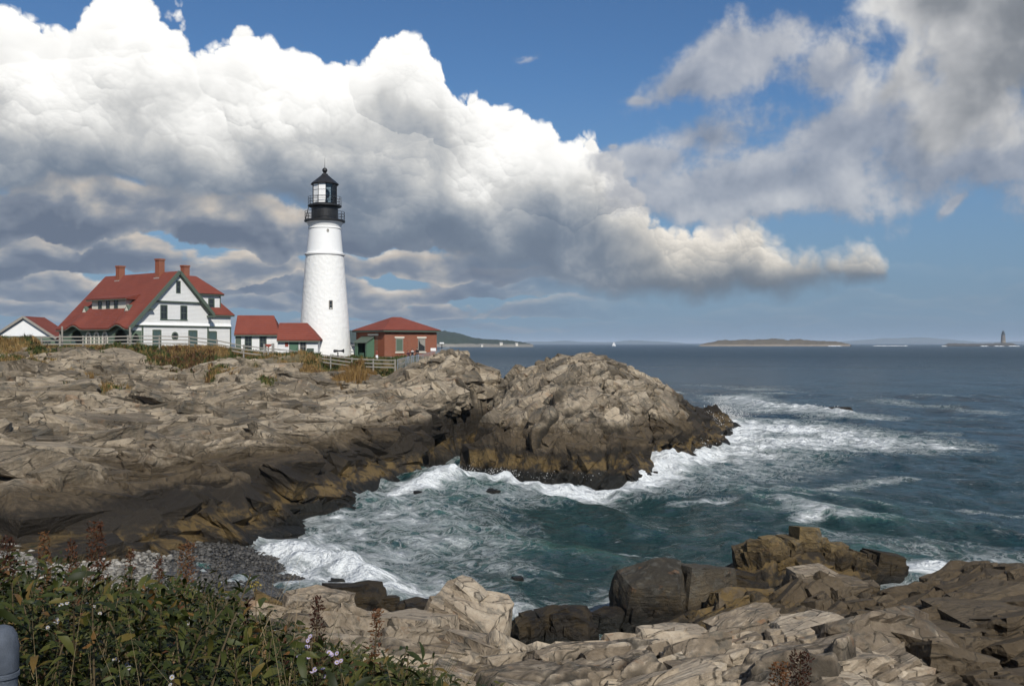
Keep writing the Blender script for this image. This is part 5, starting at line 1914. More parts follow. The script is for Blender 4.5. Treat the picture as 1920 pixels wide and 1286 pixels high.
# ------------------------------------------------------------------ gulls
def build_gull(loc, rz, label, s=1.0):
    pts = [(-0.30, 0, 0.20), (-0.22, 0, 0.21), (-0.10, 0, 0.225), (0.03, 0, 0.24), (0.13, 0, 0.27), (0.17, 0, 0.32), (0.19, 0, 0.37), (0.225, 0, 0.385), (0.25, 0, 0.38), (0.30, 0, 0.37)]
    rs = [0.012, 0.035, 0.085, 0.10, 0.075, 0.045, 0.042, 0.038, 0.016, 0.006]
    o = MB().tube([Vector(p) * s for p in pts], [r * s for r in rs], 10).build('gull', M['white'], None, True, loc, rz)
    tag(o, label, 'bird')
    for sy in (-1, 1):
        MB().tube([(-0.34 * s, sy * 0.03 * s, 0.215 * s), (-0.15 * s, sy * 0.085 * s, 0.25 * s), (0.06 * s, sy * 0.085 * s, 0.26 * s)], [0.008 * s, 0.03 * s, 0.02 * s], 6).build('wing', M['flash'], o)
        MB().tube([(0, sy * 0.035 * s, -0.02), (0.0, sy * 0.035 * s, 0.16 * s)], 0.008 * s, 5).build('leg', M['graywood'], o)


# ------------------------------------------------------------------ far shores
def far_mat(name, low, high, zsplit, sc=0.05):
    m = new_mat(name)
    P = pos()
    x, y, z = separate(P)
    n = noise(P, sc, 5, 0.65)
    zz = z + (n - 0.5) * zsplit * 1.2
    c = mixc(smooth(zz, zsplit * 0.8, zsplit * 1.2), mixc(n, tuple(v * 0.6 for v in low), low), mixc(noise(P, sc * 2.5, 4, 0.6), tuple(v * 0.55 for v in high), high))
    return finish(m, c, 0.9, spec=0.1)


def ridge(name, prof, Y, depth, mat, bump, seed, label=None, cat=None, kind=None, nx=240, nd=24):
    """land whose skyline follows prof [(px, py)], rounded front to back"""
    pxs = np.array([p[0] for p in prof], float); hs = (643 - np.array([p[1] for p in prof], float)) / FPX * Y + CAMZ
    q = np.linspace(pxs[0], pxs[-1], nx)
    H = np.interp(q, pxs, hs)
    V = []
    for j in range(nd):
        f = j / (nd - 1)
        y = Y + depth * (f - 0.35)
        sh = math.sin(math.pi * min(1, f * 1.05)) ** 0.7 if 0 < f < 1 else 0
        V.append(np.stack([px2x(q, y * 1.0), np.full(nx, y), H * sh - (0.6 if sh == 0 else 0)], 1))
    V = np.concatenate(V)
    b = fbm(V * np.array([1, 1, 0]) * (1.0 / bump[1]), 4, seed)
    V[:, 2] += np.clip(V[:, 2] / max(H.max(), 1), 0, 1) ** 0.5 * b * bump[0]
    V[:, 1] += fbm(V * np.array([0.01, 0.01, 0]), 3, seed + 3) * depth * 0.12
    me = np_mesh(name, V, grid_faces(nx, nd), True, mats=(mat,))
    o = link(name, me)
    tag(o, label, cat, None, kind)
    return o


M['far_wood'] = far_mat('far_wood', (0.26, 0.24, 0.20), (0.035, 0.05, 0.028), 9.0)
M['island'] = far_mat('island_ground', (0.26, 0.21, 0.155), (0.13, 0.10, 0.055), 7.0, 0.04)
M['ledge'] = far_mat('ledge_rock', (0.05, 0.045, 0.04), (0.10, 0.09, 0.07), 4.0, 0.1)
M['far_hill'] = far_mat('far_hill', (0.06, 0.07, 0.05), (0.05, 0.065, 0.045), 10.0, 0.01)
ridge('wooded_headland', [(640, 620), (760, 619), (835, 621), (862, 626), (885, 633), (905, 636), (950, 638), (975, 641), (1000, 646)], 2900, 500, M['far_wood'], (6.0, 14.0), 11, kind='structure', nx=420)
ridge('grassy_island', [(1312, 646), (1326, 643), (1345, 639.5), (1362, 638), (1385, 637), (1405, 637.6), (1440, 636), (1470, 637.2), (1500, 636.8), (1535, 639), (1552, 638.6), (1575, 642), (1595, 646)], 3400, 260, M['island'], (7.0, 26.0), 12, kind='structure')
ridge('dark_ledge', [(1766, 648), (1778, 644), (1790, 643.5), (1830, 644.5), (1862, 644), (1885, 642.5), (1900, 644), (1912, 648)], 3300, 90, M['ledge'], (2.0, 12.0), 13, kind='structure', nx=160, nd=12)
ridge('far_hills', [(960, 646), (985, 640), (1030, 640.5), (1060, 638.5), (1090, 641), (1150, 641.5), (1180, 638), (1215, 639), (1260, 641.5), (1310, 646)], 15000, 900, M['far_hill'], (9.0, 160.0), 14, kind='structure', nx=160, nd=12)
ridge('far_hills', [(1480, 646), (1560, 642), (1600, 638), (1660, 634), (1730, 633), (1790, 637), (1830, 641), (1990, 639), (2100, 646)], 15000, 900, M['far_hill'], (9.0, 200.0), 15, kind='structure', nx=160, nd=12)


def build_far_things():
    # granite tower on the ledge
    Y = 3300.0
    c = at(1886.5, 641, Y)
    t = empty('granite_lighthouse', (c.x, c.y + 20, 1.0))
    tag(t, 'distant grey granite lighthouse standing on a low ledge at the right', 'lighthouse')
    g = far_mat('weathered_granite', (0.30, 0.25, 0.19), (0.20, 0.17, 0.14), 20.0, 0.12)
    MB().lathe([(9.2, -1), (8.6, 4), (7.6, 20), (6.5, 38), (6.4, 40)], 24).build('tower_wall', g, t, True)
    MB().lathe([(6.4, 40.1), (8.0, 41.0), (8.0, 42.2), (6.0, 42.3)], 24).build('gallery', M['black'], t, True)
    MB().lathe([(4.6, 42.4), (4.6, 49.0)], 12).build('lantern', M['black'], t)
    MB().lathe([(4.61, 43.8), (4.9, 44.0), (4.9, 47.2), (4.61, 47.4)], 12, closed=True).build('glazing', M['pane'], t)
    MB().lathe([(5.4, 49.1), (3.0, 52.0), (0.9, 53.6), (0.8, 56)], 12).build('lantern_roof', M['black'], t)
    # sailing boat
    c = at(1151, 650, 3400.0)
    t = empty('sailing_boat', (c.x, c.y, 0), 0.3)
    tag(t, 'tiny white sailing boat far out on the sea', 'boat')
    V = []
    for k, f in enumerate((0, 0.15, 0.4, 0.7, 0.9, 1.0)):
        b = (1.2, 1.9, 2.3, 1.9, 0.9, 0.05)[k]
        x = -8 + 16 * f
        V += [(x, -b, 1.8), (x, -b * 0.6, -0.4), (x, b * 0.6, -0.4), (x, b, 1.8)]
    F = []
    for k in range(5):
        a = 4 * k
        F += [(a, a + 1, a + 5, a + 4), (a + 1, a + 2, a + 6, a + 5), (a + 2, a + 3, a + 7, a + 6), (a + 3, a, a + 4, a + 7)]
    F += [(0, 3, 2, 1), (20, 21, 22, 23)]
    MB().add(V, F).build('hull', M['white'], t)
    MB().tube([(0.5, 0, 1.8), (0.5, 0, 17)], 0.14, 6).build('mast', M['graywood'], t)
    MB().tube([(0.4, 0, 3.2), (-7, 0.3, 3.2)], 0.12, 6).build('boom', M['graywood'], t)
    MB().prism([(0.3, 0, 3.4), (-6.8, 0.25, 3.4), (-3.0, 0.3, 9.5), (0.3, 0, 16.6)], (0, 0.05, 0)).build('mainsail', M['white'], t)
    MB().prism([(0.9, 0.05, 15.0), (7.6, 0.05, 2.2), (1.2, 0.3, 2.6)], (0, 0.05, 0)).build('jib', M['white'], t)
    # houses on the far wooded shore
    for px, py, Y, w, lab in ((940, 641.5, 2840, 9, 'tiny pale house right of centre on the far wooded shore'), (968, 642.5, 2850, 8, 'tiny pale house at the tip of the far wooded shore'), (905, 645, 2830, 7, 'tiny white house low on the far wooded shore nearest the brick building')):
        c = at(px, py + 2, Y)
        t = empty('far_house', (c.x, c.y - 100, c.z - 3), 0.4)
        tag(t, lab, 'house', 'houses on the far shore')
        MB().box(-w / 2, w / 2, -3, 3, -6, 3).build('wall', M['cream'], t)
        MB().prism([(-w / 2 - 0.6, -3.6, 3), (-w / 2 - 0.6, 3.6, 3), (-w / 2 - 0.6, 0, 6)], (w + 1.2, 0, 0)).build('roof', M['flash'], t)
    # surf along the ledge and the island
    rng = np.random.RandomState(3)
    V, F = [], []
    for (p0, p1, py, Y, n_) in ((1768, 1772, 643, 3240, 8), (1840, 1850, 643, 3230, 14), (1866, 1880, 643.5, 3230, 26), (1893, 1908, 642.5, 3250, 22), (1552, 1575, 643.5, 3290, 18), (1640, 1700, 643, 3600, 40), (1560, 1562, 643, 3290, 6)):
        for _ in range(n_):
            Yp = Y + rng.rand() * 20
            x = px2x(p0 + (p1 - p0) * rng.rand(), Yp)
            w_, h_ = 5 + 6 * rng.rand(), 1.0 + 2.2 * rng.rand()
            b = len(V)
            V += [(x - w_, Yp, 0.0), (x + w_, Yp, 0.0), (x, Yp - 4, 0.2), (x, Yp + 4, 0.2), (x + rng.randn(), Yp, h_)]
            F += [(b, b + 2, b + 4), (b + 2, b + 1, b + 4), (b + 1, b + 3, b + 4), (b + 3, b, b + 4)]
    tag(link('surf', np_mesh('surf', np.array(V), np.array(F), True, mats=(M['white'],))), 'white surf breaking along the distant ledges', 'surf', None, 'stuff')


build_far_things()


# ------------------------------------------------------------------ pebble beach
def build_beach():
    m = new_mat('beach_gravel')
    P = pos()
    z = separate(P)[2]
    n = noise(P, 5, 5, 0.6)
    dry = smooth(z + (noise(P, 0.6, 3) - 0.5) * 0.8, 0.75, 1.25)
    c = mixc(dry, mixc(n, (0.028, 0.027, 0.026), (0.075, 0.072, 0.068)), mixc(n, (0.09, 0.083, 0.07), (0.20, 0.185, 0.16)))
    finish(m, c, smooth(dry, 0, 1, 0.4, 0.9), bump=voronoi(P, 3.5, feature='F1'), bump_dist=0.12)
    xs = np.arange(-46, -4, 0.3, dtype=np.float32); ys = np.arange(24, 62, 0.3, dtype=np.float32)
    X, Y = np.meshgrid(xs, ys)
    Z = beach_f(X, Y)
    V = np.stack([X, Y, Z], -1).reshape(-1, 3)
    V[:, 2] += fbm(V * np.array([0.5, 0.5, 0]), 3, 8) * 0.12
    tag(link('beach', np_mesh('beach', V, grid_faces(len(xs), len(ys)), True, mats=(m,))), kind='structure')
    # the pebbles themselves
    pm = new_mat('pebble')
    P = pos()
    z = separate(P)[2]
    t = attribute('tint')
    dry = smooth(z + (noise(P, 0.6, 3) - 0.5) * 1.4, 0.5, 1.5)
    c = mixc(dry, mixc(t, (0.018, 0.018, 0.018), (0.085, 0.08, 0.072)), ramp(t, [(0.0, (0.10, 0.094, 0.083)), (0.5, (0.21, 0.197, 0.172)), (1.0, (0.38, 0.36, 0.32))]))
    finish(pm, c, smooth(dry, 0, 1, 0.5, 0.85), spec=0.25)
    bm = bmesh.new()
    bmesh.ops.create_icosphere(bm, subdivisions=1, radius=1.0)
    B = np.array([v.co[:] for v in bm.verts], np.float32); BF = np.array([[v.index for v in f.verts] for f in bm.faces], np.int32)
    bm.free()
    rng = np.random.RandomState(21)
    n = 21000
    x = rng.uniform(-32, -8.5, n); y = rng.uniform(40, 57, n)
    zz = beach_f(x.astype(np.float32), y.astype(np.float32))
    ok = (zz > -0.45) & (head_f(x.astype(np.float32), y.astype(np.float32)) < zz + 0.3)
    x, y, zz = x[ok], y[ok], zz[ok]
    n = len(x)
    r = 0.035 + 0.12 * rng.rand(n) ** 3.4
    S3 = np.stack([r * rng.uniform(0.8, 1.5, n), r * rng.uniform(0.8, 1.3, n), r * rng.uniform(0.5, 0.85, n)], 1)
    th = rng.rand(n) * 6.28
    V = B[None] * (1 + 0.22 * rng.randn(n, len(B), 1)) * S3[:, None, :]
    c_, s_ = np.cos(th)[:, None], np.sin(th)[:, None]
    V = np.stack([V[..., 0] * c_ - V[..., 1] * s_ + x[:, None], V[..., 0] * s_ + V[..., 1] * c_ + y[:, None], V[..., 2] + zz[:, None] + (r * 0.3)[:, None]], -1).reshape(-1, 3)
    F = (BF[None] + (np.arange(n) * len(B))[:, None, None]).reshape(-1, 3)
    me = np_mesh('pebbles', V, F, True, mats=(pm,))
    attr(me, 'tint', np.repeat(rng.rand(n), len(B)))
    tag(link('pebbles', me), 'rounded grey pebbles covering the little beach', 'pebbles', None, 'stuff')


build_beach()


# ------------------------------------------------------------------ boulders
BIG_HULLS = unit_hulls(24, 31, extra=8, cuts=3, rough=0.022)
PIECES = unit_hulls(24, 32, extra=5, cuts=2, rough=0.022)


def rock_mesh(seed, dims, pieces=11, spread=(0.22, 0.66), hs=PIECES):
    """an angular boulder: a broken block with two or three smaller pieces still attached to its faces"""
    rng = np.random.RandomState(seed)
    big = BIG_HULLS if hs is PIECES else hs
    V0, F0 = big[seed % len(big)]
    VV, FF, TT, n0 = [], [], [], 0
    for k in range(pieces):
        V, F = (V0, F0) if k == 0 else hs[rng.randint(len(hs))]
        sc = np.array(dims) * (0.92 if k == 0 and pieces < 16 else 0.7 if k == 0 else rng.uniform(*spread))
        th = rng.normal(0, 0.25)
        R = np.array([[math.cos(th), -math.sin(th), 0], [math.sin(th), math.cos(th), 0], [0, 0, 1]])
        W = (V * sc) @ R.T
        if k:
            d = rng.randn(3) * np.array([1, 1, 0.45]); d /= np.linalg.norm(d)
            W = W + d * np.array(dims) * rng.uniform(0.24, 0.40)
        VV.append(W); FF.append(F + n0); n0 += len(V); TT.append(np.full(len(V), rng.rand() * 0.6 + 0.2))
    me = np_mesh('rock', np.concatenate(VV), np.concatenate(FF), False)
    attr(me, 'tone', np.concatenate(TT))
    return me


def boulder(name, px, py, Y, dims, mat, seed, label, rz=0.0, tilt=(0.0, 0.0), group=None, sub=4, npl=15):
    """its top is seen about px, py from the path; dims are width, depth, height"""
    me = rock_mesh(seed, dims, *{'ochre': (22, (0.2, 0.5)), 'dark_boulder': (14, (0.2, 0.55))}.get(mat, (11, (0.22, 0.66))), *((HULLS_M,) if Y > 47 else ()))
    c = at(px, py, Y)
    o = link(name, me, M[mat], None, (c.x, c.y, c.z - dims[2] * 0.46), rz)
    o.rotation_euler = (tilt[0], tilt[1], rz)
    tag(o, label, 'rock', group)
    return o


G1, G2 = 'boulders on the near shore', 'rocks awash in the cove'
for a in [
    ('boulder', 597, 1106, 36.0, (2.4, 2.0, 2.6), 'boulder', 3, 'pale upright boulder behind the weeds at lower left of centre', 0.3, (0.1, 0.15), G1),
    ('boulder', 668, 1099, 39.5, (3.0, 2.2, 1.9), 'weed_rock', 5, 'black wet boulder behind the pale upright boulder', 0.2, (0.0, 0.05), G1),
    ('boulder', 690, 1150, 33.0, (2.0, 1.6, 1.8), 'boulder', 8, 'brown boulder right of the pale upright boulder', 0.9, (0.0, 0.1), G1),
    ('boulder', 868, 1106, 33.2, (3.0, 2.6, 3.2), 'boulder', 11, 'tall slanting slab of rock at the bottom centre', -0.5, (0.12, 0.42), G1),
    ('boulder', 770, 1142, 31.0, (2.9, 2.2, 2.4), 'boulder', 14, 'broad pale boulder left of the slanting slab', 0.4, (0.05, 0.12), G1),
    ('boulder', 905, 1200, 28.6, (2.6, 2.0, 2.2), 'boulder', 17, 'grey creased boulder below the slanting slab', 0.7, (0.1, 0.3), G1),
    ('boulder', 792, 1126, 38.5, (1.8, 1.4, 1.2), 'weed_rock', 19, 'low black rock left of the slanting slab at the water', 0.0, (0, 0), G1),
    ('boulder', 985, 1156, 36.5, (1.1, 1.0, 1.1), 'weed_rock', 22, 'small black rock between slanting slab and the black dome', 0.5, (0, 0), G1),
    ('boulder', 1063, 1146, 37.2, (2.3, 1.9, 1.9), 'weed_rock', 24, 'black dome-shaped boulder at the bottom centre water edge', 0.1, (0, 0), G1),
    ('boulder', 1143, 1141, 39.3, (1.7, 1.4, 1.7), 'weed_rock', 27, 'black ragged rock left of the big dark block', 0.8, (0, 0.1), G1),
    ('boulder', 1218, 1060, 40.4, (3.4, 2.8, 4.8), 'dark_boulder', 29, 'big dark square block of rock standing in the water', 0.25, (0.05, 0.1), G1),
    ('boulder', 1312, 1062, 41.2, (3.2, 2.4, 4.4), 'dark_boulder', 31, 'dark ridged block just right of the big square block', 0.5, (0.0, 0.15), G1),
    ('boulder', 1385, 1080, 42.2, (2.6, 2.0, 3.2), 'weed_rock', 33, 'black weedy block below the ochre topped rock', 0.1, (0, 0.05), G1),
    ('boulder', 1425, 1004, 45.4, (2.2, 2.0, 2.2), 'ochre', 35, 'left end of the ochre topped rock in the water', 0.2, (0.0, -0.1), G1),
    ('boulder', 1492, 993, 46.0, (2.8, 2.2, 2.4), 'ochre', 52, 'peak of the ochre topped rock in the water', 0.5, (0.0, 0.05), G1),
    ('boulder', 1552, 1008, 45.8, (2.4, 2.0, 2.2), 'ochre', 38, 'middle of the ochre topped rock, right of its peak', 0.3, (0.0, 0.2), G1),
    ('boulder', 1604, 1030, 45.6, (2.2, 1.8, 2.0), 'ochre', 39, 'right shoulder of the ochre topped rock in the water', 0.1, (0.0, 0.3), G1),
    ('boulder', 1655, 1036, 46.6, (2.0, 1.5, 1.6), 'weed_rock', 41, 'black rock at the right tip of the ochre topped rock', 0.2, (0, 0.2), G1),
    ('boulder', 1550, 1077, 38.0, (3.6, 2.0, 3.0), 'shore', 43, 'brown ridged slab in front of the ochre topped rock', 0.15, (0.15, 0.05), G1),
    ('boulder', 1790, 1078, 39.0, (2.6, 2.0, 2.4), 'shore', 45, 'brown rounded boulder above the right-hand rock mass', 0.4, (0, 0.1), G1),
    ('boulder', 1640, 1208, 27.0, (1.3, 1.1, 1.3), 'boulder', 47, 'pale boulder at lower right beside the bright slab', 0.3, (0, 0.1), G1),
    ('boulder', 1690, 1240, 25.6, (1.6, 1.2, 1.3), 'boulder', 49, 'pale rounded boulder lowest at the lower right', 0.8, (0.1, 0.2), G1),
    ('boulder', 1398, 1148, 30.0, (2.4, 1.6, 1.7), 'boulder', 51, 'pale pointed boulder in the middle of the bright slab', 0.5, (0.1, -0.2), G1),
    ('boulder', 1520, 1168, 29.0, (3.4, 2.0, 2.0), 'boulder', 53, 'broad bright boulder at the bottom right', 0.1, (0.2, 0.05), G1),
    ('boulder', 1260, 1180, 29.5, (2.6, 1.8, 1.8), 'boulder', 55, 'bright cracked boulder below the big dark square block', 0.9, (0.1, 0.0), G1),
    ('boulder', 855, 1262, 24.0, (1.8, 1.3, 1.2), 'boulder', 57, 'bright smooth boulder at the bottom edge beside the weeds', 0.2, (0.0, 0.35), G1),
    ('boulder', 110, 868, 52.5, (4.4, 3.2, 2.9), 'headland', 59, 'big pale tilted block low on the headland at the left', -0.35, (0.25, -0.18), None),
    ('wet_rock', 792, 921, 72.8, (1.4, 1.1, 1.3), 'weed_rock', 61, 'black rock awash, left of the three in the foam', 0.2, (0, 0), G2, 4),
    ('wet_rock', 927, 918, 73.5, (2.0, 1.4, 1.5), 'weed_rock', 63, 'black rock awash, largest of the three in the foam', 0.0, (0, 0), G2, 4),
    ('wet_rock', 940, 889, 81.5, (1.2, 1.0, 1.5), 'weed_rock', 65, 'black rock awash close under the promontory', 0.4, (0, 0), G2, 4),
    ('wet_rock', 971, 1081, 47.6, (0.7, 0.6, 0.6), 'weed_rock', 67, 'lone small black rock in the middle of the cove', 0.1, (0, 0), G2, 4),
    ('wet_rock', 1574, 763, 162.0, (4.4, 2.6, 2.4), 'weed_rock', 69, 'low black rock behind the breaker out to the right', 0.0, (0, 0), G2, 4),
    ('wet_rock', 1222, 862, 92.5, (1.6, 1.3, 1.6), 'weed_rock', 71, 'black rock at the foot of the promontory in the surf', 0.3, (0, 0), G2, 4),
    ('wet_rock', 790 - 157, 1085, 46.8, (0.7, 0.6, 0.5), 'weed_rock', 73, 'small black rock in the wash at the pebble beach', 0.3, (0, 0), G2, 4),
    ('rock_block', 1303, 787, 109.0, (3.0, 2.6, 4.2), 'promontory', 75, 'dark cubic block at the right foot of the promontory', 0.5, (0, 0.05), None),
    ('rock_block', 1245, 783, 100.0, (4.6, 3.6, 6.4), 'promontory', 77, 'large split block on the right flank of the promontory', 0.2, (0.05, 0.12), None),
    ('rock_block', 1152, 815, 87.0, (5.0, 3.4, 3.8), 'promontory', 79, 'dark rounded block at the front foot of the promontory', 0.1, (0.0, 0.15), None),
    ('rock_block', 1020, 802, 87.2, (3.4, 2.6, 3.0), 'promontory', 81, 'brown block on the front of the promontory', 0.6, (0.1, 0.0), None),
    ('rock_block', 1090, 835, 84.6, (3.2, 2.4, 2.6), 'promontory', 83, 'ochre stained block low on the front of the promontory', 0.3, (0.0, -0.1), None),
    ('rock_block', 905, 838, 87.6, (4.2, 2.8, 3.4), 'promontory', 85, 'ochre stained block at the left foot of the promontory', 0.4, (0.0, 0.1), None),
    ('rock_block', 1092, 672, 104.0, (5.0, 3.4, 1.8), 'promontory', 87, 'pale capping block on the summit of the promontory', 0.2, (0.02, 0.0), None),
    ('rock_block', 985, 694, 101.0, (2.6, 2.2, 2.6), 'promontory', 89, 'pale square block at the left shoulder of the promontory', 0.5, (0, 0), None),
    ('rock_block', 836, 667, 109.0, (2.6, 2.4, 3.6), 'headland', 91, 'upright pale block under the end of the wire railing', 0.4, (0.1, 0.35), None),
    ('rock_block', 884, 690, 113.0, (4.6, 2.6, 2.4), 'headland', 93, 'pale ledge block at the right end of the headland', 0.3, (0.0, 0.12), None),
    ('rock_block', 225, 680, 97.0, (5.0, 3.0, 2.6), 'headland', 95, 'grey outcrop block below the porch of the house', 0.2, (0.1, 0.05), None),
    ('rock_block', 165, 682, 96.0, (3.6, 2.6, 2.2), 'headland', 97, 'grey outcrop block below the left porch corner', 0.8, (0.1, 0.05), None),
    ('rock_block', 290, 735, 86.0, (4.0, 3.0, 2.6), 'headland', 99, 'knobbly grey outcrop in the middle of the left slope', 0.5, (0.1, -0.1), None),
]:
    boulder(*a)

for px, py, Y, rz, lab in ((529, 783.5, 80.2, 0.3, 'white gull standing on the sunlit slab below the lighthouse'), (659, 770, 92.0, 2.6, 'white gull on the slope below the tuft of orange grass')):
    c = at(px, py, Y)
    zt = float(head_V[np.argmin((head_V[:, 0] - c.x) ** 2 + (head_V[:, 1] - c.y) ** 2), 2])
    build_gull((c.x, c.y, zt + 0.02), rz, lab, 1.15)


# ------------------------------------------------------------------ grass and scrub on the headland
def blade_field(name, P, hgt, mat, rng, blades=7, width=0.05, label=None, cat=None, lean=0.5):
    n = len(P)
    N = n * blades
    base = np.repeat(P, blades, 0) + np.concatenate([rng.randn(N, 2) * 0.14, np.zeros((N, 1))], 1)
    h = np.repeat(hgt, blades) * rng.uniform(0.55, 1.1, N)
    th = rng.rand(N) * 6.28
    side = np.stack([np.cos(th), np.sin(th), np.zeros(N)], 1) * (width * rng.uniform(0.6, 1.3, N))[:, None]
    ld = rng.randn(N, 2) * lean * 0.5
    tip = base + np.stack([ld[:, 0] * h, ld[:, 1] * h, h], 1)
    mid = base + np.stack([ld[:, 0] * h * 0.35, ld[:, 1] * h * 0.35, h * 0.55], 1)
    base = base - np.array([0, 0, 0.12])
    V = np.stack([base - side, base + side, mid - side * 0.7, mid + side * 0.7, tip], 1).reshape(-1, 3)
    o = np.arange(N)[:, None] * 5
    F = np.concatenate([o + np.array([[0, 1, 3]]), o + np.array([[0, 3, 2]]), o + np.array([[2, 3, 4]])], 0)
    me = np_mesh(name, V, F, False, mats=(mat,))
    attr(me, 'tint', np.repeat(np.repeat(rng.rand(n), blades) * 0.6 + rng.rand(N) * 0.4, 5))
    ob = link(name, me)
    tag(ob, label, cat, None, 'stuff')
    return ob


def leaf_stuff_mat(name, stops, rough=0.75):
    m = new_mat(name)
    c = ramp(attribute('tint'), stops)
    c = vmath('SCALE', c, scale=noise(pos(), 1.3, 3) * 0.8 + 0.6)
    return finish(m, c, rough, spec=0.2)


def headland_plants():
    rng = np.random.RandomState(33)
    me = headland.data
    n = len(me.vertices)
    veg = np.zeros(n, np.float32); me.attributes['veg'].data.foreach_get('value', veg)
    V = head_V
    px = V[:, 0] / V[:, 1] * FPX + 960
    vis = (px > -60) & (px < 850) & (V[:, 1] < 122)
    w = np.clip(veg - 0.25, 0, 1) * vis
    w = w * np.where(V[:, 1] > 114, 0.25, 1.0)
    zone = fbm(V * np.array([0.09, 0.09, 0]), 3, 55)
    fine = fbm(V * np.array([0.5, 0.5, 0]), 2, 56)
    orange = ((np.abs(px - 640) < 60) & (V[:, 1] > 97) & (V[:, 1] < 109))
    green = ((px > 215) & (px < 300) & (V[:, 1] > 103)) | ((px > 430) & (px < 545) & (V[:, 1] > 103) & (fine > -0.1)) | (px < 60) & (V[:, 1] > 101)
    red = (px > 285) & (px < 400) & (V[:, 1] > 95) & (V[:, 1] < 110)

    def pick(mask, k):
        p = w * mask
        p = p / p.sum()
        return V[rng.choice(n, k, replace=True, p=p)]
    dry = leaf_stuff_mat('dry_grass', [(0.0, (0.09, 0.055, 0.02)), (0.5, (0.20, 0.125, 0.045)), (1.0, (0.36, 0.25, 0.11))])
    grn = leaf_stuff_mat('scrub_leaf', [(0.0, (0.02, 0.03, 0.008)), (0.6, (0.05, 0.068, 0.018)), (1.0, (0.10, 0.105, 0.03))])
    rst = leaf_stuff_mat('rusty_scrub', [(0.0, (0.045, 0.025, 0.012)), (0.6, (0.10, 0.05, 0.022)), (1.0, (0.17, 0.10, 0.045))])
    P = pick(((zone > -0.1) & ~green) + 0.12, 8500)
    blade_field('dry_grass', P, rng.uniform(0.25, 0.65, len(P)), dry, rng, 6, 0.035, 'dry tan grass along the headland rim', 'grass')
    P = pick(((zone < 0.05) | green) + 0.0, 5500)
    blade_field('green_scrub', P, rng.uniform(0.25, 0.6, len(P)), grn, rng, 8, 0.06, 'low dark green scrub along the headland rim', 'scrub', 1.0)
    P = pick(red * 1.0 + (fine > 0.25) * 0.3, 2000)
    blade_field('rusty_scrub', P, rng.uniform(0.25, 0.6, len(P)), rst, rng, 8, 0.05, 'rust red scrub on the slope below the house', 'scrub', 1.0)
    # tall orange grass on the slope below the lighthouse
    org = leaf_stuff_mat('orange_grass', [(0.0, (0.085, 0.048, 0.018)), (0.5, (0.18, 0.105, 0.036)), (1.0, (0.30, 0.20, 0.08))])
    Q = V[(px > 608) & (px < 728) & (V[:, 1] > 97) & (V[:, 1] < 110)]
    qx = Q[:, 0] / Q[:, 1] * FPX + 960; qy = 643 + (CAMZ - Q[:, 2]) / Q[:, 1] * FPX
    mid = np.interp(qx, [608, 640, 680, 728], [748, 722, 700, 692]); hw = np.interp(qx, [608, 650, 700, 728], [9, 24, 16, 6])
    Q = Q[np.abs(qy - mid) < hw]
    P = Q[rng.choice(len(Q), 1500)]
    o = blade_field('orange_grass', P, rng.uniform(0.6, 1.25, len(P)), org, rng, 7, 0.035, 'tall orange grass on the slope below the lighthouse', 'grass', 0.4)


headland_plants()


# ------------------------------------------------------------------ the bluff at our feet
def bluff_z(x, y):
    yb = np.interp(x, [-6, -1.2, 0.6, 3], [7.4, 6.6, 4.3, 3.6])
    return 10.45 - 0.2 * np.maximum(y - 2, 0) - 0.62 * np.maximum(y - yb, 0) - 0.12 * np.maximum(x - 0.5, 0) + 0.03 * np.minimum(-x, 8)


def build_bluff():
    m = new_mat('bluff_soil')
    P = pos()
    n = noise(P, 4, 6, 0.65)
    c = mixc(n, (0.018, 0.016, 0.009), (0.06, 0.05, 0.028))
    finish(m, c, 0.95, bump=n, bump_dist=0.12, spec=0.2)
    xs = np.arange(-34, 34, 0.4, dtype=np.float32); ys = np.arange(-14, 20, 0.4, dtype=np.float32)
    X, Y = np.meshgrid(xs, ys)
    V = np.stack([X, Y, bluff_z(X, Y)], -1).reshape(-1, 3).astype(np.float32)
    V[:, 2] += fbm(V * np.array([0.8, 0.8, 0]), 4, 4) * 0.12 * sstep(np.hypot(V[:, 0], V[:, 1]), 0.8, 2.5)
    tag(link('bluff', np_mesh('bluff', V, grid_faces(len(xs), len(ys)), True, mats=(m,))), kind='structure')


build_bluff()


# ------------------------------------------------------------------ weeds in the foreground
def leaf_mat(name, stops):
    m = new_mat(name)
    r = S(node('ShaderNodeObjectInfo').outputs['Random'])
    t = attribute('tint')
    k = (r * 0.75 + t * 0.25 + (noise(objco(), 30, 3) - 0.5) * 0.25).clamp()
    c = ramp(k, stops)
    p = node('ShaderNodeBsdfPrincipled')
    plug(p, 'Base Color', c); plug(p, 'Roughness', 0.6); plug(p, 'Specular IOR Level', 0.18)
    tr = node('ShaderNodeBsdfTranslucent'); plug(tr, 0, mixc(1.0, c, (1.1, 1.2, 0.5), 'MULTIPLY'))
    mx = node('ShaderNodeMixShader'); mx.inputs[0].default_value = 0.22
    nt = m.node_tree
    nt.links.new(p.outputs[0], mx.inputs[1]); nt.links.new(tr.outputs[0], mx.inputs[2])
    o = node('ShaderNodeOutputMaterial'); nt.links.new(mx.outputs[0], o.inputs[0])
    return m


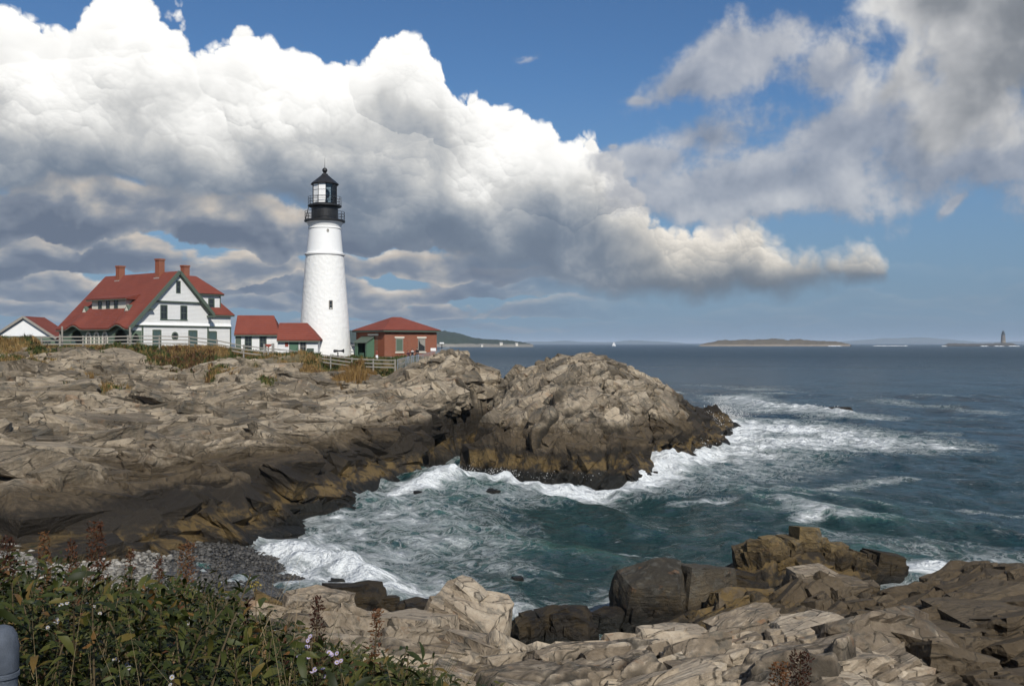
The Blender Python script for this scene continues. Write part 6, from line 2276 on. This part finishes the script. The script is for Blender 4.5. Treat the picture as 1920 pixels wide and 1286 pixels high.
GREENS = [(0.0, (0.012, 0.016, 0.004)), (0.35, (0.021, 0.029, 0.006)), (0.65, (0.037, 0.045, 0.009)), (0.84, (0.060, 0.060, 0.013)), (0.93, (0.085, 0.062, 0.014)), (1.0, (0.11, 0.05, 0.016))]
BROWNS = [(0.0, (0.030, 0.012, 0.008)), (0.4, (0.065, 0.024, 0.013)), (0.75, (0.11, 0.045, 0.020)), (1.0, (0.16, 0.085, 0.035))]
M['leaf'] = leaf_mat('green_leaf', GREENS)
M['brown_leaf'] = leaf_mat('brown_leaf', BROWNS)
M['stem'] = plain('plant_stem', (0.07, 0.05, 0.022), 0.8)
M['straw'] = plain('straw', (0.20, 0.15, 0.08), 0.85, 0.3)
M['petal'] = plain('lilac_petal', (0.42, 0.36, 0.52), 0.7, 0.1)
M['white_petal'] = plain('white_petal', (0.36, 0.35, 0.37), 0.7, 0.1)
M['yellow'] = plain('yellow_bloom', (0.26, 0.19, 0.02), 0.8)


def leaf_arrays(L, W, droop, fold=0.25, n=5):
    V, F = [], []
    for i in range(n + 1):
        s = i / n
        w = W * 0.5 * (math.sin(math.pi * min(1, s * 0.93 + 0.07)) ** 0.8) if i < n else 0.0005
        x = L * (s - 0.08 * s * s)
        z = L * (0.22 * s - droop * s * s)
        V += [(x, -w, z + w * fold), (x, 0, z), (x, w, z + w * fold)]
    for i in range(n):
        a = 3 * i
        F += [(a, a + 1, a + 4, a + 3), (a + 1, a + 2, a + 5, a + 4)]
    return np.array(V, np.float32), np.array(F, np.int32)


LEAVES = [leaf_arrays(0.105, 0.030, 0.35), leaf_arrays(0.085, 0.026, 0.55), (leaf_arrays(0.12, 0.034, 0.75)), leaf_arrays(0.065, 0.024, 0.2)]
LEAN = [leaf_arrays(0.105, 0.030, 0.35, n=3), leaf_arrays(0.085, 0.026, 0.55, n=3), leaf_arrays(0.12, 0.034, 0.75, n=3), leaf_arrays(0.065, 0.024, 0.2, n=2)]     # fewer faces, for leaves joined in a mass
LEAF_ME = []
for k, (V, F) in enumerate(LEAVES):
    me = np_mesh('leaf', V, F, True, mats=(M['leaf'],))
    attr(me, 'tint', np.linspace(0.2, 1.0, len(V)))
    LEAF_ME.append(me)


def rot_to(az, pitch, roll):
    return (Matrix.Rotation(az, 4, 'Z') @ Matrix.Rotation(-pitch, 4, 'Y') @ Matrix.Rotation(roll, 4, 'X'))


def plant_layout(rng, h, nl, spread):
    """stem curve and leaf frames for one leafy plant"""
    bend = rng.normal(0, 0.10, 2)
    stem = [Vector((bend[0] * t * t * h * 2, bend[1] * t * t * h * 2, h * t)) for t in (0, 0.25, 0.5, 0.75, 1.0)]
    fr = []
    for i in range(nl):
        t = 0.18 + 0.82 * (i + rng.rand() * 0.6) / nl
        t = min(t, 1.0)
        k = min(3, int(t * 4)); f = t * 4 - k
        p = stem[k].lerp(stem[k + 1], f)
        az = i * 2.4 + rng.normal(0, 0.4)
        pitch = -0.15 + 0.95 * max(0, t - 0.55) / 0.45 + rng.normal(0, 0.18)
        sc = spread * (1.15 - 0.45 * t) * rng.uniform(0.75, 1.25)
        kind = rng.choice([0, 0, 1, 1, 2, 3])
        fr.append((p, az, pitch, rng.normal(0, 0.3), sc, kind))
    return stem, fr


def leafy_plant(loc, rng, h, nl, spread, label, singles, mat, name='leafy_weed', group='leafy weeds'):
    t = empty(name, loc, rng.rand() * 6.28)
    tag(t, label, 'plant', group)
    stem, fr = plant_layout(rng, h, nl, spread)
    MB().tube(stem, [0.007, 0.006, 0.005, 0.004, 0.002], 5).build('stem', M['stem'], t)
    if singles:
        for p, az, pi, ro, sc, kind in fr:
            o = bpy.data.objects.new('leaf', LEAF_ME[kind])
            o.parent = t
            o.matrix_local = Matrix.Translation(p) @ rot_to(az, pi, ro) @ Matrix.Scale(sc, 4)
            COL.objects.link(o)
    else:
        VV, FF, TT, n0 = [], [], [], 0
        for p, az, pi, ro, sc, kind in fr:
            V, F = LEAN[kind]
            R = np.array((rot_to(az, pi, ro) @ Matrix.Scale(sc, 4)).to_3x3(), np.float32)
            VV.append(V @ R.T + np.array(p, np.float32)); FF.append(F + n0); n0 += len(V)
            TT.append(np.full(len(V), rng.rand()))
        me = np_mesh('foliage', np.concatenate(VV), np.concatenate(FF), True, mats=(mat,))
        attr(me, 'tint', np.concatenate(TT))
        tag(link('foliage', me, None, t), kind='stuff')
    return t


def top_line(px):
    return np.interp(px, [-200, 0, 60, 150, 250, 330, 420, 480, 560, 640, 720, 800, 860], [985, 1012, 1020, 1066, 1082, 1066, 1096, 1150, 1192, 1210, 1228, 1262, 1312])


def build_weeds():
    rng = np.random.RandomState(77)
    spots = []
    tries = 0
    while len(spots) < 290 and tries < 30000:
        tries += 1
        Y = 2.9 + 4.6 * rng.rand() ** 0.8
        px = rng.uniform(-120, 860)
        x = px2x(px, Y)
        g = float(bluff_z(np.array([x]), np.array([Y]))[0])
        zmax = CAMZ - (top_line(px) + rng.uniform(0, 40) - 643) / FPX * Y       # top of the thicket here
        h = min(zmax - g, rng.uniform(0.75, 1.05))
        if h < 0.28:
            continue
        if all((x - a) ** 2 + (Y - b) ** 2 > (0.10 + 0.012 * Y) ** 2 for a, b, *_ in spots):
            spots.append((x, Y, g, h, px))
    spots.sort(key=lambda s: s[1])
    for i, (x, Y, g, h, px) in enumerate(spots):
        near = i < 62
        brown = rng.rand() < 0.20
        lab = 'green leafy weed in the thicket at lower left, its leaves told apart' if near else ('russet leafy weed in the thicket at lower left' if brown else 'green leafy weed at the back of the thicket at lower left')
        grp = 'near leafy weeds' if near else ('russet weeds' if brown else 'far leafy weeds')
        nl = int(26 + 14 * rng.rand()) + (30 if not near else 8)
        leafy_plant((x, Y, g - 0.05), rng, h, nl, 0.58 + 0.28 * rng.rand(), lab, near, M['brown_leaf'] if (brown and not near) else M['leaf'], group=grp)
    # the mass of leaves inside the thicket
    VV, FF, TT, n0 = [], [], [], 0
    for x, Y, g, h, px in spots:
        for _ in range(60):
            V, F = LEAN[rng.randint(0, 4)]
            R = np.array((rot_to(rng.rand() * 6.28, rng.normal(0.1, 0.5), rng.normal(0, 0.5)) @ Matrix.Scale(rng.uniform(0.4, 0.85), 4)).to_3x3(), np.float32)
            VV.append(V @ R.T + np.array([x + rng.normal(0, 0.11), Y + rng.normal(0, 0.11), g + h * rng.uniform(0.22, 0.98)])); FF.append(F + n0); n0 += len(V)
            TT.append(np.full(len(V), rng.rand()))
    me = np_mesh('thicket_leaves', np.concatenate(VV), np.concatenate(FF), True, mats=(leaf_stuff_mat('thicket_leaf', GREENS, 0.55),))
    attr(me, 'tint', np.concatenate(TT))
    tag(link('thicket_leaves', me), 'tangled mass of dark green leaves filling the thicket', 'leaves', None, 'stuff')
    # dock: rusty seed stalks rising above the thicket
    k = 0
    for px, py, Y, w_, lab in ((192, 978, 5.6, 1.5, 'tallest rusty seed stalk standing up before the pebble beach'), (128, 1015, 5.4, 0.9, 'rusty seed stalk left of the tallest one'), (232, 1030, 5.5, 0.6, 'thin rusty seed stalk right of the tallest one'),
                         (342, 1022, 6.2, 1.6, 'bushy rusty seed stalk in front of the dark wet pebbles'), (85, 1000, 5.2, 1.0, 'rusty seed stalk at the far left'), (18, 1005, 4.6, 1.1, 'rusty seed stalk at the left edge'), (592, 1118, 4.6, 1.0, 'rusty seed stalk against the pale upright boulder'),
                         (688, 1140, 4.2, 0.7, 'tall thin rusty seed stalk rising from the bottom edge'), (300, 1045, 6.0, 0.7, 'thin rusty seed stalk beside the bushy one'), (1490, 1222, 5.0, 1.9, 'dark rusty bush at the bottom right before the bright slab'), (1465, 1236, 4.9, 1.5, 'dark rusty bush left of the bottom right one')):
        x = px2x(px, Y); zt = CAMZ - (py - 14 - 643) / FPX * Y
        g = float(bluff_z(np.array([x]), np.array([Y]))[0])
        H = max(0.4, zt - g)
        t = empty('dock_plant', (x, Y, g - 0.05), rng.rand() * 6)
        tag(t, lab, 'plant')
        b = rng.normal(0, 0.03, 2)
        stem = [Vector((b[0] * q, b[1] * q, H * q)) for q in (0, 0.5, 1.0)]
        MB().tube(stem, [0.007, 0.005, 0.002], 5).build('stem', M['stem'], t)
        VV, FF, TT, n0 = [], [], [], 0
        nseed = int(420 * w_)
        for _ in range(nseed):
            q = 1 - 0.42 / H * rng.rand() ** 1.2 if H > 0.5 else 1 - 0.8 * rng.rand()
            q = max(q, 0.2)
            r = 0.035 * w_ * (1.25 - q) ** 0.6 * 2.0 * rng.rand() ** 0.6
            a = rng.rand() * 6.28
            p = np.array([b[0] * q + r * math.cos(a), b[1] * q + r * math.sin(a), H * q + rng.normal(0, 0.008)])
            V, F = LEAN[3]
            R = np.array((rot_to(rng.rand() * 6.28, rng.normal(0.4, 0.6), rng.rand() * 3) @ Matrix.Scale(rng.uniform(0.2, 0.45), 4)).to_3x3(), np.float32)
            VV.append(V @ R.T + p); FF.append(F + n0); n0 += len(V); TT.append(np.full(len(V), rng.rand()))
        me = np_mesh('seed_head', np.concatenate(VV), np.concatenate(FF), True, mats=(M['brown_leaf'],))
        attr(me, 'tint', np.concatenate(TT))
        tag(link('seed_head', me, None, t), kind='stuff')
    # asters
    fl = {}
    for nm in ('petal', 'white_petal'):
        mb = MB()
        for q in range(12):
            a = 2 * math.pi * q / 12
            c, s = math.cos(a), math.sin(a)
            pr = lambda r, w: Vector((c * r - s * w, s * r + c * w, 0.12 * r))
            mb.prism([pr(0.002, -0.0008), pr(0.008, -0.0016), pr(0.0115, 0), pr(0.008, 0.0016), pr(0.002, 0.0008)], (0, 0, 0.0008))
        fl[nm] = mb.mesh('flower')
        fl[nm].materials.append(M[nm])
    disc = MB().lathe([(0.0035, 0.0), (0.004, 0.002), (0.0015, 0.0035)], 8).mesh('flower_centre'); disc.materials.append(M['yellow'])
    for px, py, Y, n_, nm, spread, lab in ((585, 1218, 3.6, 9, 'petal', 0.05, 'lilac aster cluster in bloom at the bottom centre-left'), (597, 1245, 3.5, 5, 'petal', 0.04, 'lilac aster just below the lilac cluster'), (242, 1245, 3.3, 7, 'white_petal', 0.03, 'white aster low in the thicket'),
                                         (182, 1092, 4.6, 5, 'white_petal', 0.06, 'white aster high in the thicket below the seed stalks'), (110, 1160, 3.8, 9, 'white_petal', 0.04, 'white aster in the left part of the thicket'), (365, 1175, 4.0, 4, 'white_petal', 0.04, 'white aster in the middle of the thicket'),
                                         (500, 1180, 4.2, 3, 'white_petal', 0.07, 'white aster at the right of the thicket'), (330, 1265, 3.0, 4, 'white_petal', 0.05, 'white aster at the bottom edge'), (172, 1125, 4.2, 5, 'white_petal', 0.04, 'white aster between the two left asters'), (630, 1235, 3.6, 3, 'petal', 0.03, 'lilac aster right of the lilac cluster')):
        x = px2x(px, Y); zt = CAMZ - (py - 643) / FPX * Y
        g = float(bluff_z(np.array([x]), np.array([Y]))[0])
        t = empty('aster', (x, Y, g - 0.05))
        tag(t, lab, 'flower', None)
        MB().tube([(0, 0, 0), (0.01, 0.02, (zt - g) * 0.6), (0, 0, zt - g + 0.02)], [0.004, 0.003, 0.002], 5).build('stem', M['stem'], t)
        for _ in range(n_):
            p = Vector((rng.normal(0, spread), rng.normal(-0.03, spread * 0.5), zt - g + 0.05 + rng.normal(0, spread * 0.8)))
            o = link('flower', fl[nm], None, t)
            o.matrix_local = Matrix.Translation(p) @ Matrix.Rotation(rng.normal(0.75, 0.3), 4, 'X') @ Matrix.Rotation(rng.normal(0, 0.4), 4, 'Y') @ Matrix.Scale(rng.uniform(0.6, 0.95), 4)
            link('flower_centre', disc, None, o)
            MB().tube([(0, 0, zt - g - 0.03), p], [0.0015, 0.001], 4).build('stalk', M['stem'], t)
    # goldenrod bloom and straw
    mb_rng = rng
    t = empty('goldenrod', (px2x(479, 4.6), 4.6, 9.6))
    tag(t, 'goldenrod with one yellow bloom in front of the water', 'flower')
    zt = CAMZ - (1098 - 643) / FPX * 4.6 - 9.6
    MB().tube([(0, 0, -0.3), (0.01, 0, zt * 0.6), (0, 0, zt)], [0.004, 0.003, 0.002], 5).build('stem', M['stem'], t)
    VV, FF, n0 = [], [], 0
    for _ in range(60):
        V, F = LEAN[3]
        R = np.array((rot_to(rng.rand() * 6.28, rng.normal(0.6, 0.5), 0) @ Matrix.Scale(rng.uniform(0.12, 0.25), 4)).to_3x3(), np.float32)
        VV.append(V @ R.T + np.array([rng.normal(0, 0.014), rng.normal(0, 0.014), zt + rng.normal(0, 0.012)])); FF.append(F + n0); n0 += len(V)
    tag(link('bloom', np_mesh('bloom', np.concatenate(VV), np.concatenate(FF), True, mats=(M['yellow'],)), None, t), kind='stuff')
    # dry stalks of grass
    P, hh = [], []
    for _ in range(200):
        Y = rng.uniform(2.4, 6.8); px = rng.uniform(-80, 880)
        x = px2x(px, Y)
        g = float(bluff_z(np.array([x]), np.array([Y]))[0])
        zmax = CAMZ - (top_line(px) - 643) / FPX * Y
        P.append((x, Y, g)); hh.append(max(0.25, min(zmax - g + 0.10, 0.95)))
    blade_field('dry_stalks', np.array(P), np.array(hh), M['straw'], rng, 3, 0.0018, 'thin dry grass stalks among the weeds', 'grass', 0.5)
    P, hh = [], []
    for _ in range(1500):
        Y = rng.uniform(2.2, 7.2); px = rng.uniform(-120, 900)
        x = px2x(px, Y)
        g = float(bluff_z(np.array([x]), np.array([Y]))[0])
        zmax = CAMZ - (top_line(px) + 30 - 643) / FPX * Y
        P.append((x, Y, g)); hh.append(max(0.15, min(zmax - g, 0.5)))
    blade_field('undergrowth', np.array(P), np.array(hh), leaf_stuff_mat('undergrowth_leaf', GREENS[:5], 0.7), rng, 7, 0.006, 'dark tangled undergrowth beneath the weeds', 'undergrowth', 0.8)


build_weeds()


# ------------------------------------------------------------------ galvanised rail post at the lower left corner
def build_post():
    Y = 1.55
    b = at(4, 1290, Y)
    g = float(bluff_z(np.array([b.x]), np.array([Y]))[0])
    zt = CAMZ - (1172 - 643) / FPX * Y
    t = empty('railing_post', (b.x, Y, g))
    tag(t, 'galvanised steel railing post with rounded cap at lower left corner', 'post')
    h = zt - g
    MB().tube([(0, 0, -0.3), (0, 0, h - 0.035)], 0.0235, 24).build('post', M['galv'], t, True)
    MB().lathe([(0.0245, h - 0.075), (0.0255, h - 0.072), (0.0255, h - 0.034), (0.0225, h - 0.016), (0.016, h - 0.005), (0.006, h)], 32).build('cap', M['galv'], t, True)
    MB().lathe([(0.0250, h - 0.085), (0.0265, h - 0.084), (0.0265, h - 0.077), (0.0250, h - 0.076)], 32, closed=True).build('collar', M['galv'], t, True)
    MB().tube([(0.0, 0.0, h - 0.12), (-0.35, -0.25, h - 0.14), (-1.4, -1.0, h - 0.2)], 0.021, 16).build('rail', M['galv'], t, True)
    MB().tube([(0.004, 0, h - 0.09), (0.014, -0.012, h - 0.2), (0.016, -0.014, h - 0.5)], 0.019, 16).build('brace_sleeve', M['galv'], t, True)


build_post()


# ------------------------------------------------------------------ spray where the swell strikes
def build_spray():
    rng = np.random.RandomState(9)
    T = np.array([[1, 1, 1], [-1, -1, 1], [-1, 1, -1], [1, -1, -1]], np.float32)
    TF = np.array([[0, 1, 2], [0, 3, 1], [0, 2, 3], [1, 3, 2]], np.int32)
    C, R = [], []
    for px, py, Y, w, h, n in ((1352, 762, 147, 1.7, 4.2, 1600), (1374, 770, 145, 3.4, 2.4, 1400), (1330, 800, 122, 2.0, 3.2, 1300), (1300, 845, 103, 2.0, 1.6, 600), (1205, 880, 90, 1.6, 1.2, 450),
                               (1120, 893, 83.5, 2.4, 0.9, 500), (860, 893, 86, 2.2, 0.9, 500), (940, 893, 84, 2.5, 0.9, 500), (1470, 768, 168, 9.0, 0.9, 700), (740, 1125, 44.5, 1.0, 0.5, 400), (1665, 1082, 48, 0.9, 0.5, 300), (1015, 890, 84, 3.0, 0.7, 400)):
        x0 = px2x(px, Y)
        u = rng.rand(n)
        t = rng.rand(n) ** 1.7
        C.append(np.stack([x0 + rng.randn(n) * w * 0.45 * (0.4 + t), Y + rng.randn(n) * w * 0.3, t * h * (0.5 + 0.5 * u)], 1))
        R.append(0.012 * (Y / 60) * (0.5 + rng.rand(n) ** 2 * 1.6))
    C = np.concatenate(C); R = np.concatenate(R)
    V = (T[None] * R[:, None, None] + C[:, None, :]).reshape(-1, 3)
    F = (TF[None] + (np.arange(len(C)) * 4)[:, None, None]).reshape(-1, 3)
    tag(link('sea_spray', np_mesh('sea_spray', V, F, True, mats=(M['white'],))), 'white spray thrown up where waves strike the rocks', 'spray', None, 'stuff')


build_spray()


# ------------------------------------------------------------------ the air over the sea
def build_haze():
    m = bpy.data.materials.new('sea_haze')
    m.use_nodes = True
    nt = m.node_tree
    nt.nodes.clear()
    v = nt.nodes.new('ShaderNodeVolumePrincipled')
    v.inputs['Color'].default_value = (0.72, 0.84, 1.0, 1)
    v.inputs['Density'].default_value = 0.00007
    v.inputs['Anisotropy'].default_value = 0.0
    o = nt.nodes.new('ShaderNodeOutputMaterial')
    nt.links.new(v.outputs[0], o.inputs['Volume'])
    b = MB().box(-32000, 32000, -120, 62000, -4.0, 75.0).build('haze', m)
    tag(b, kind='stuff')
    b['label'] = 'thin pale haze over the sea'
    b['category'] = 'haze'


build_haze()
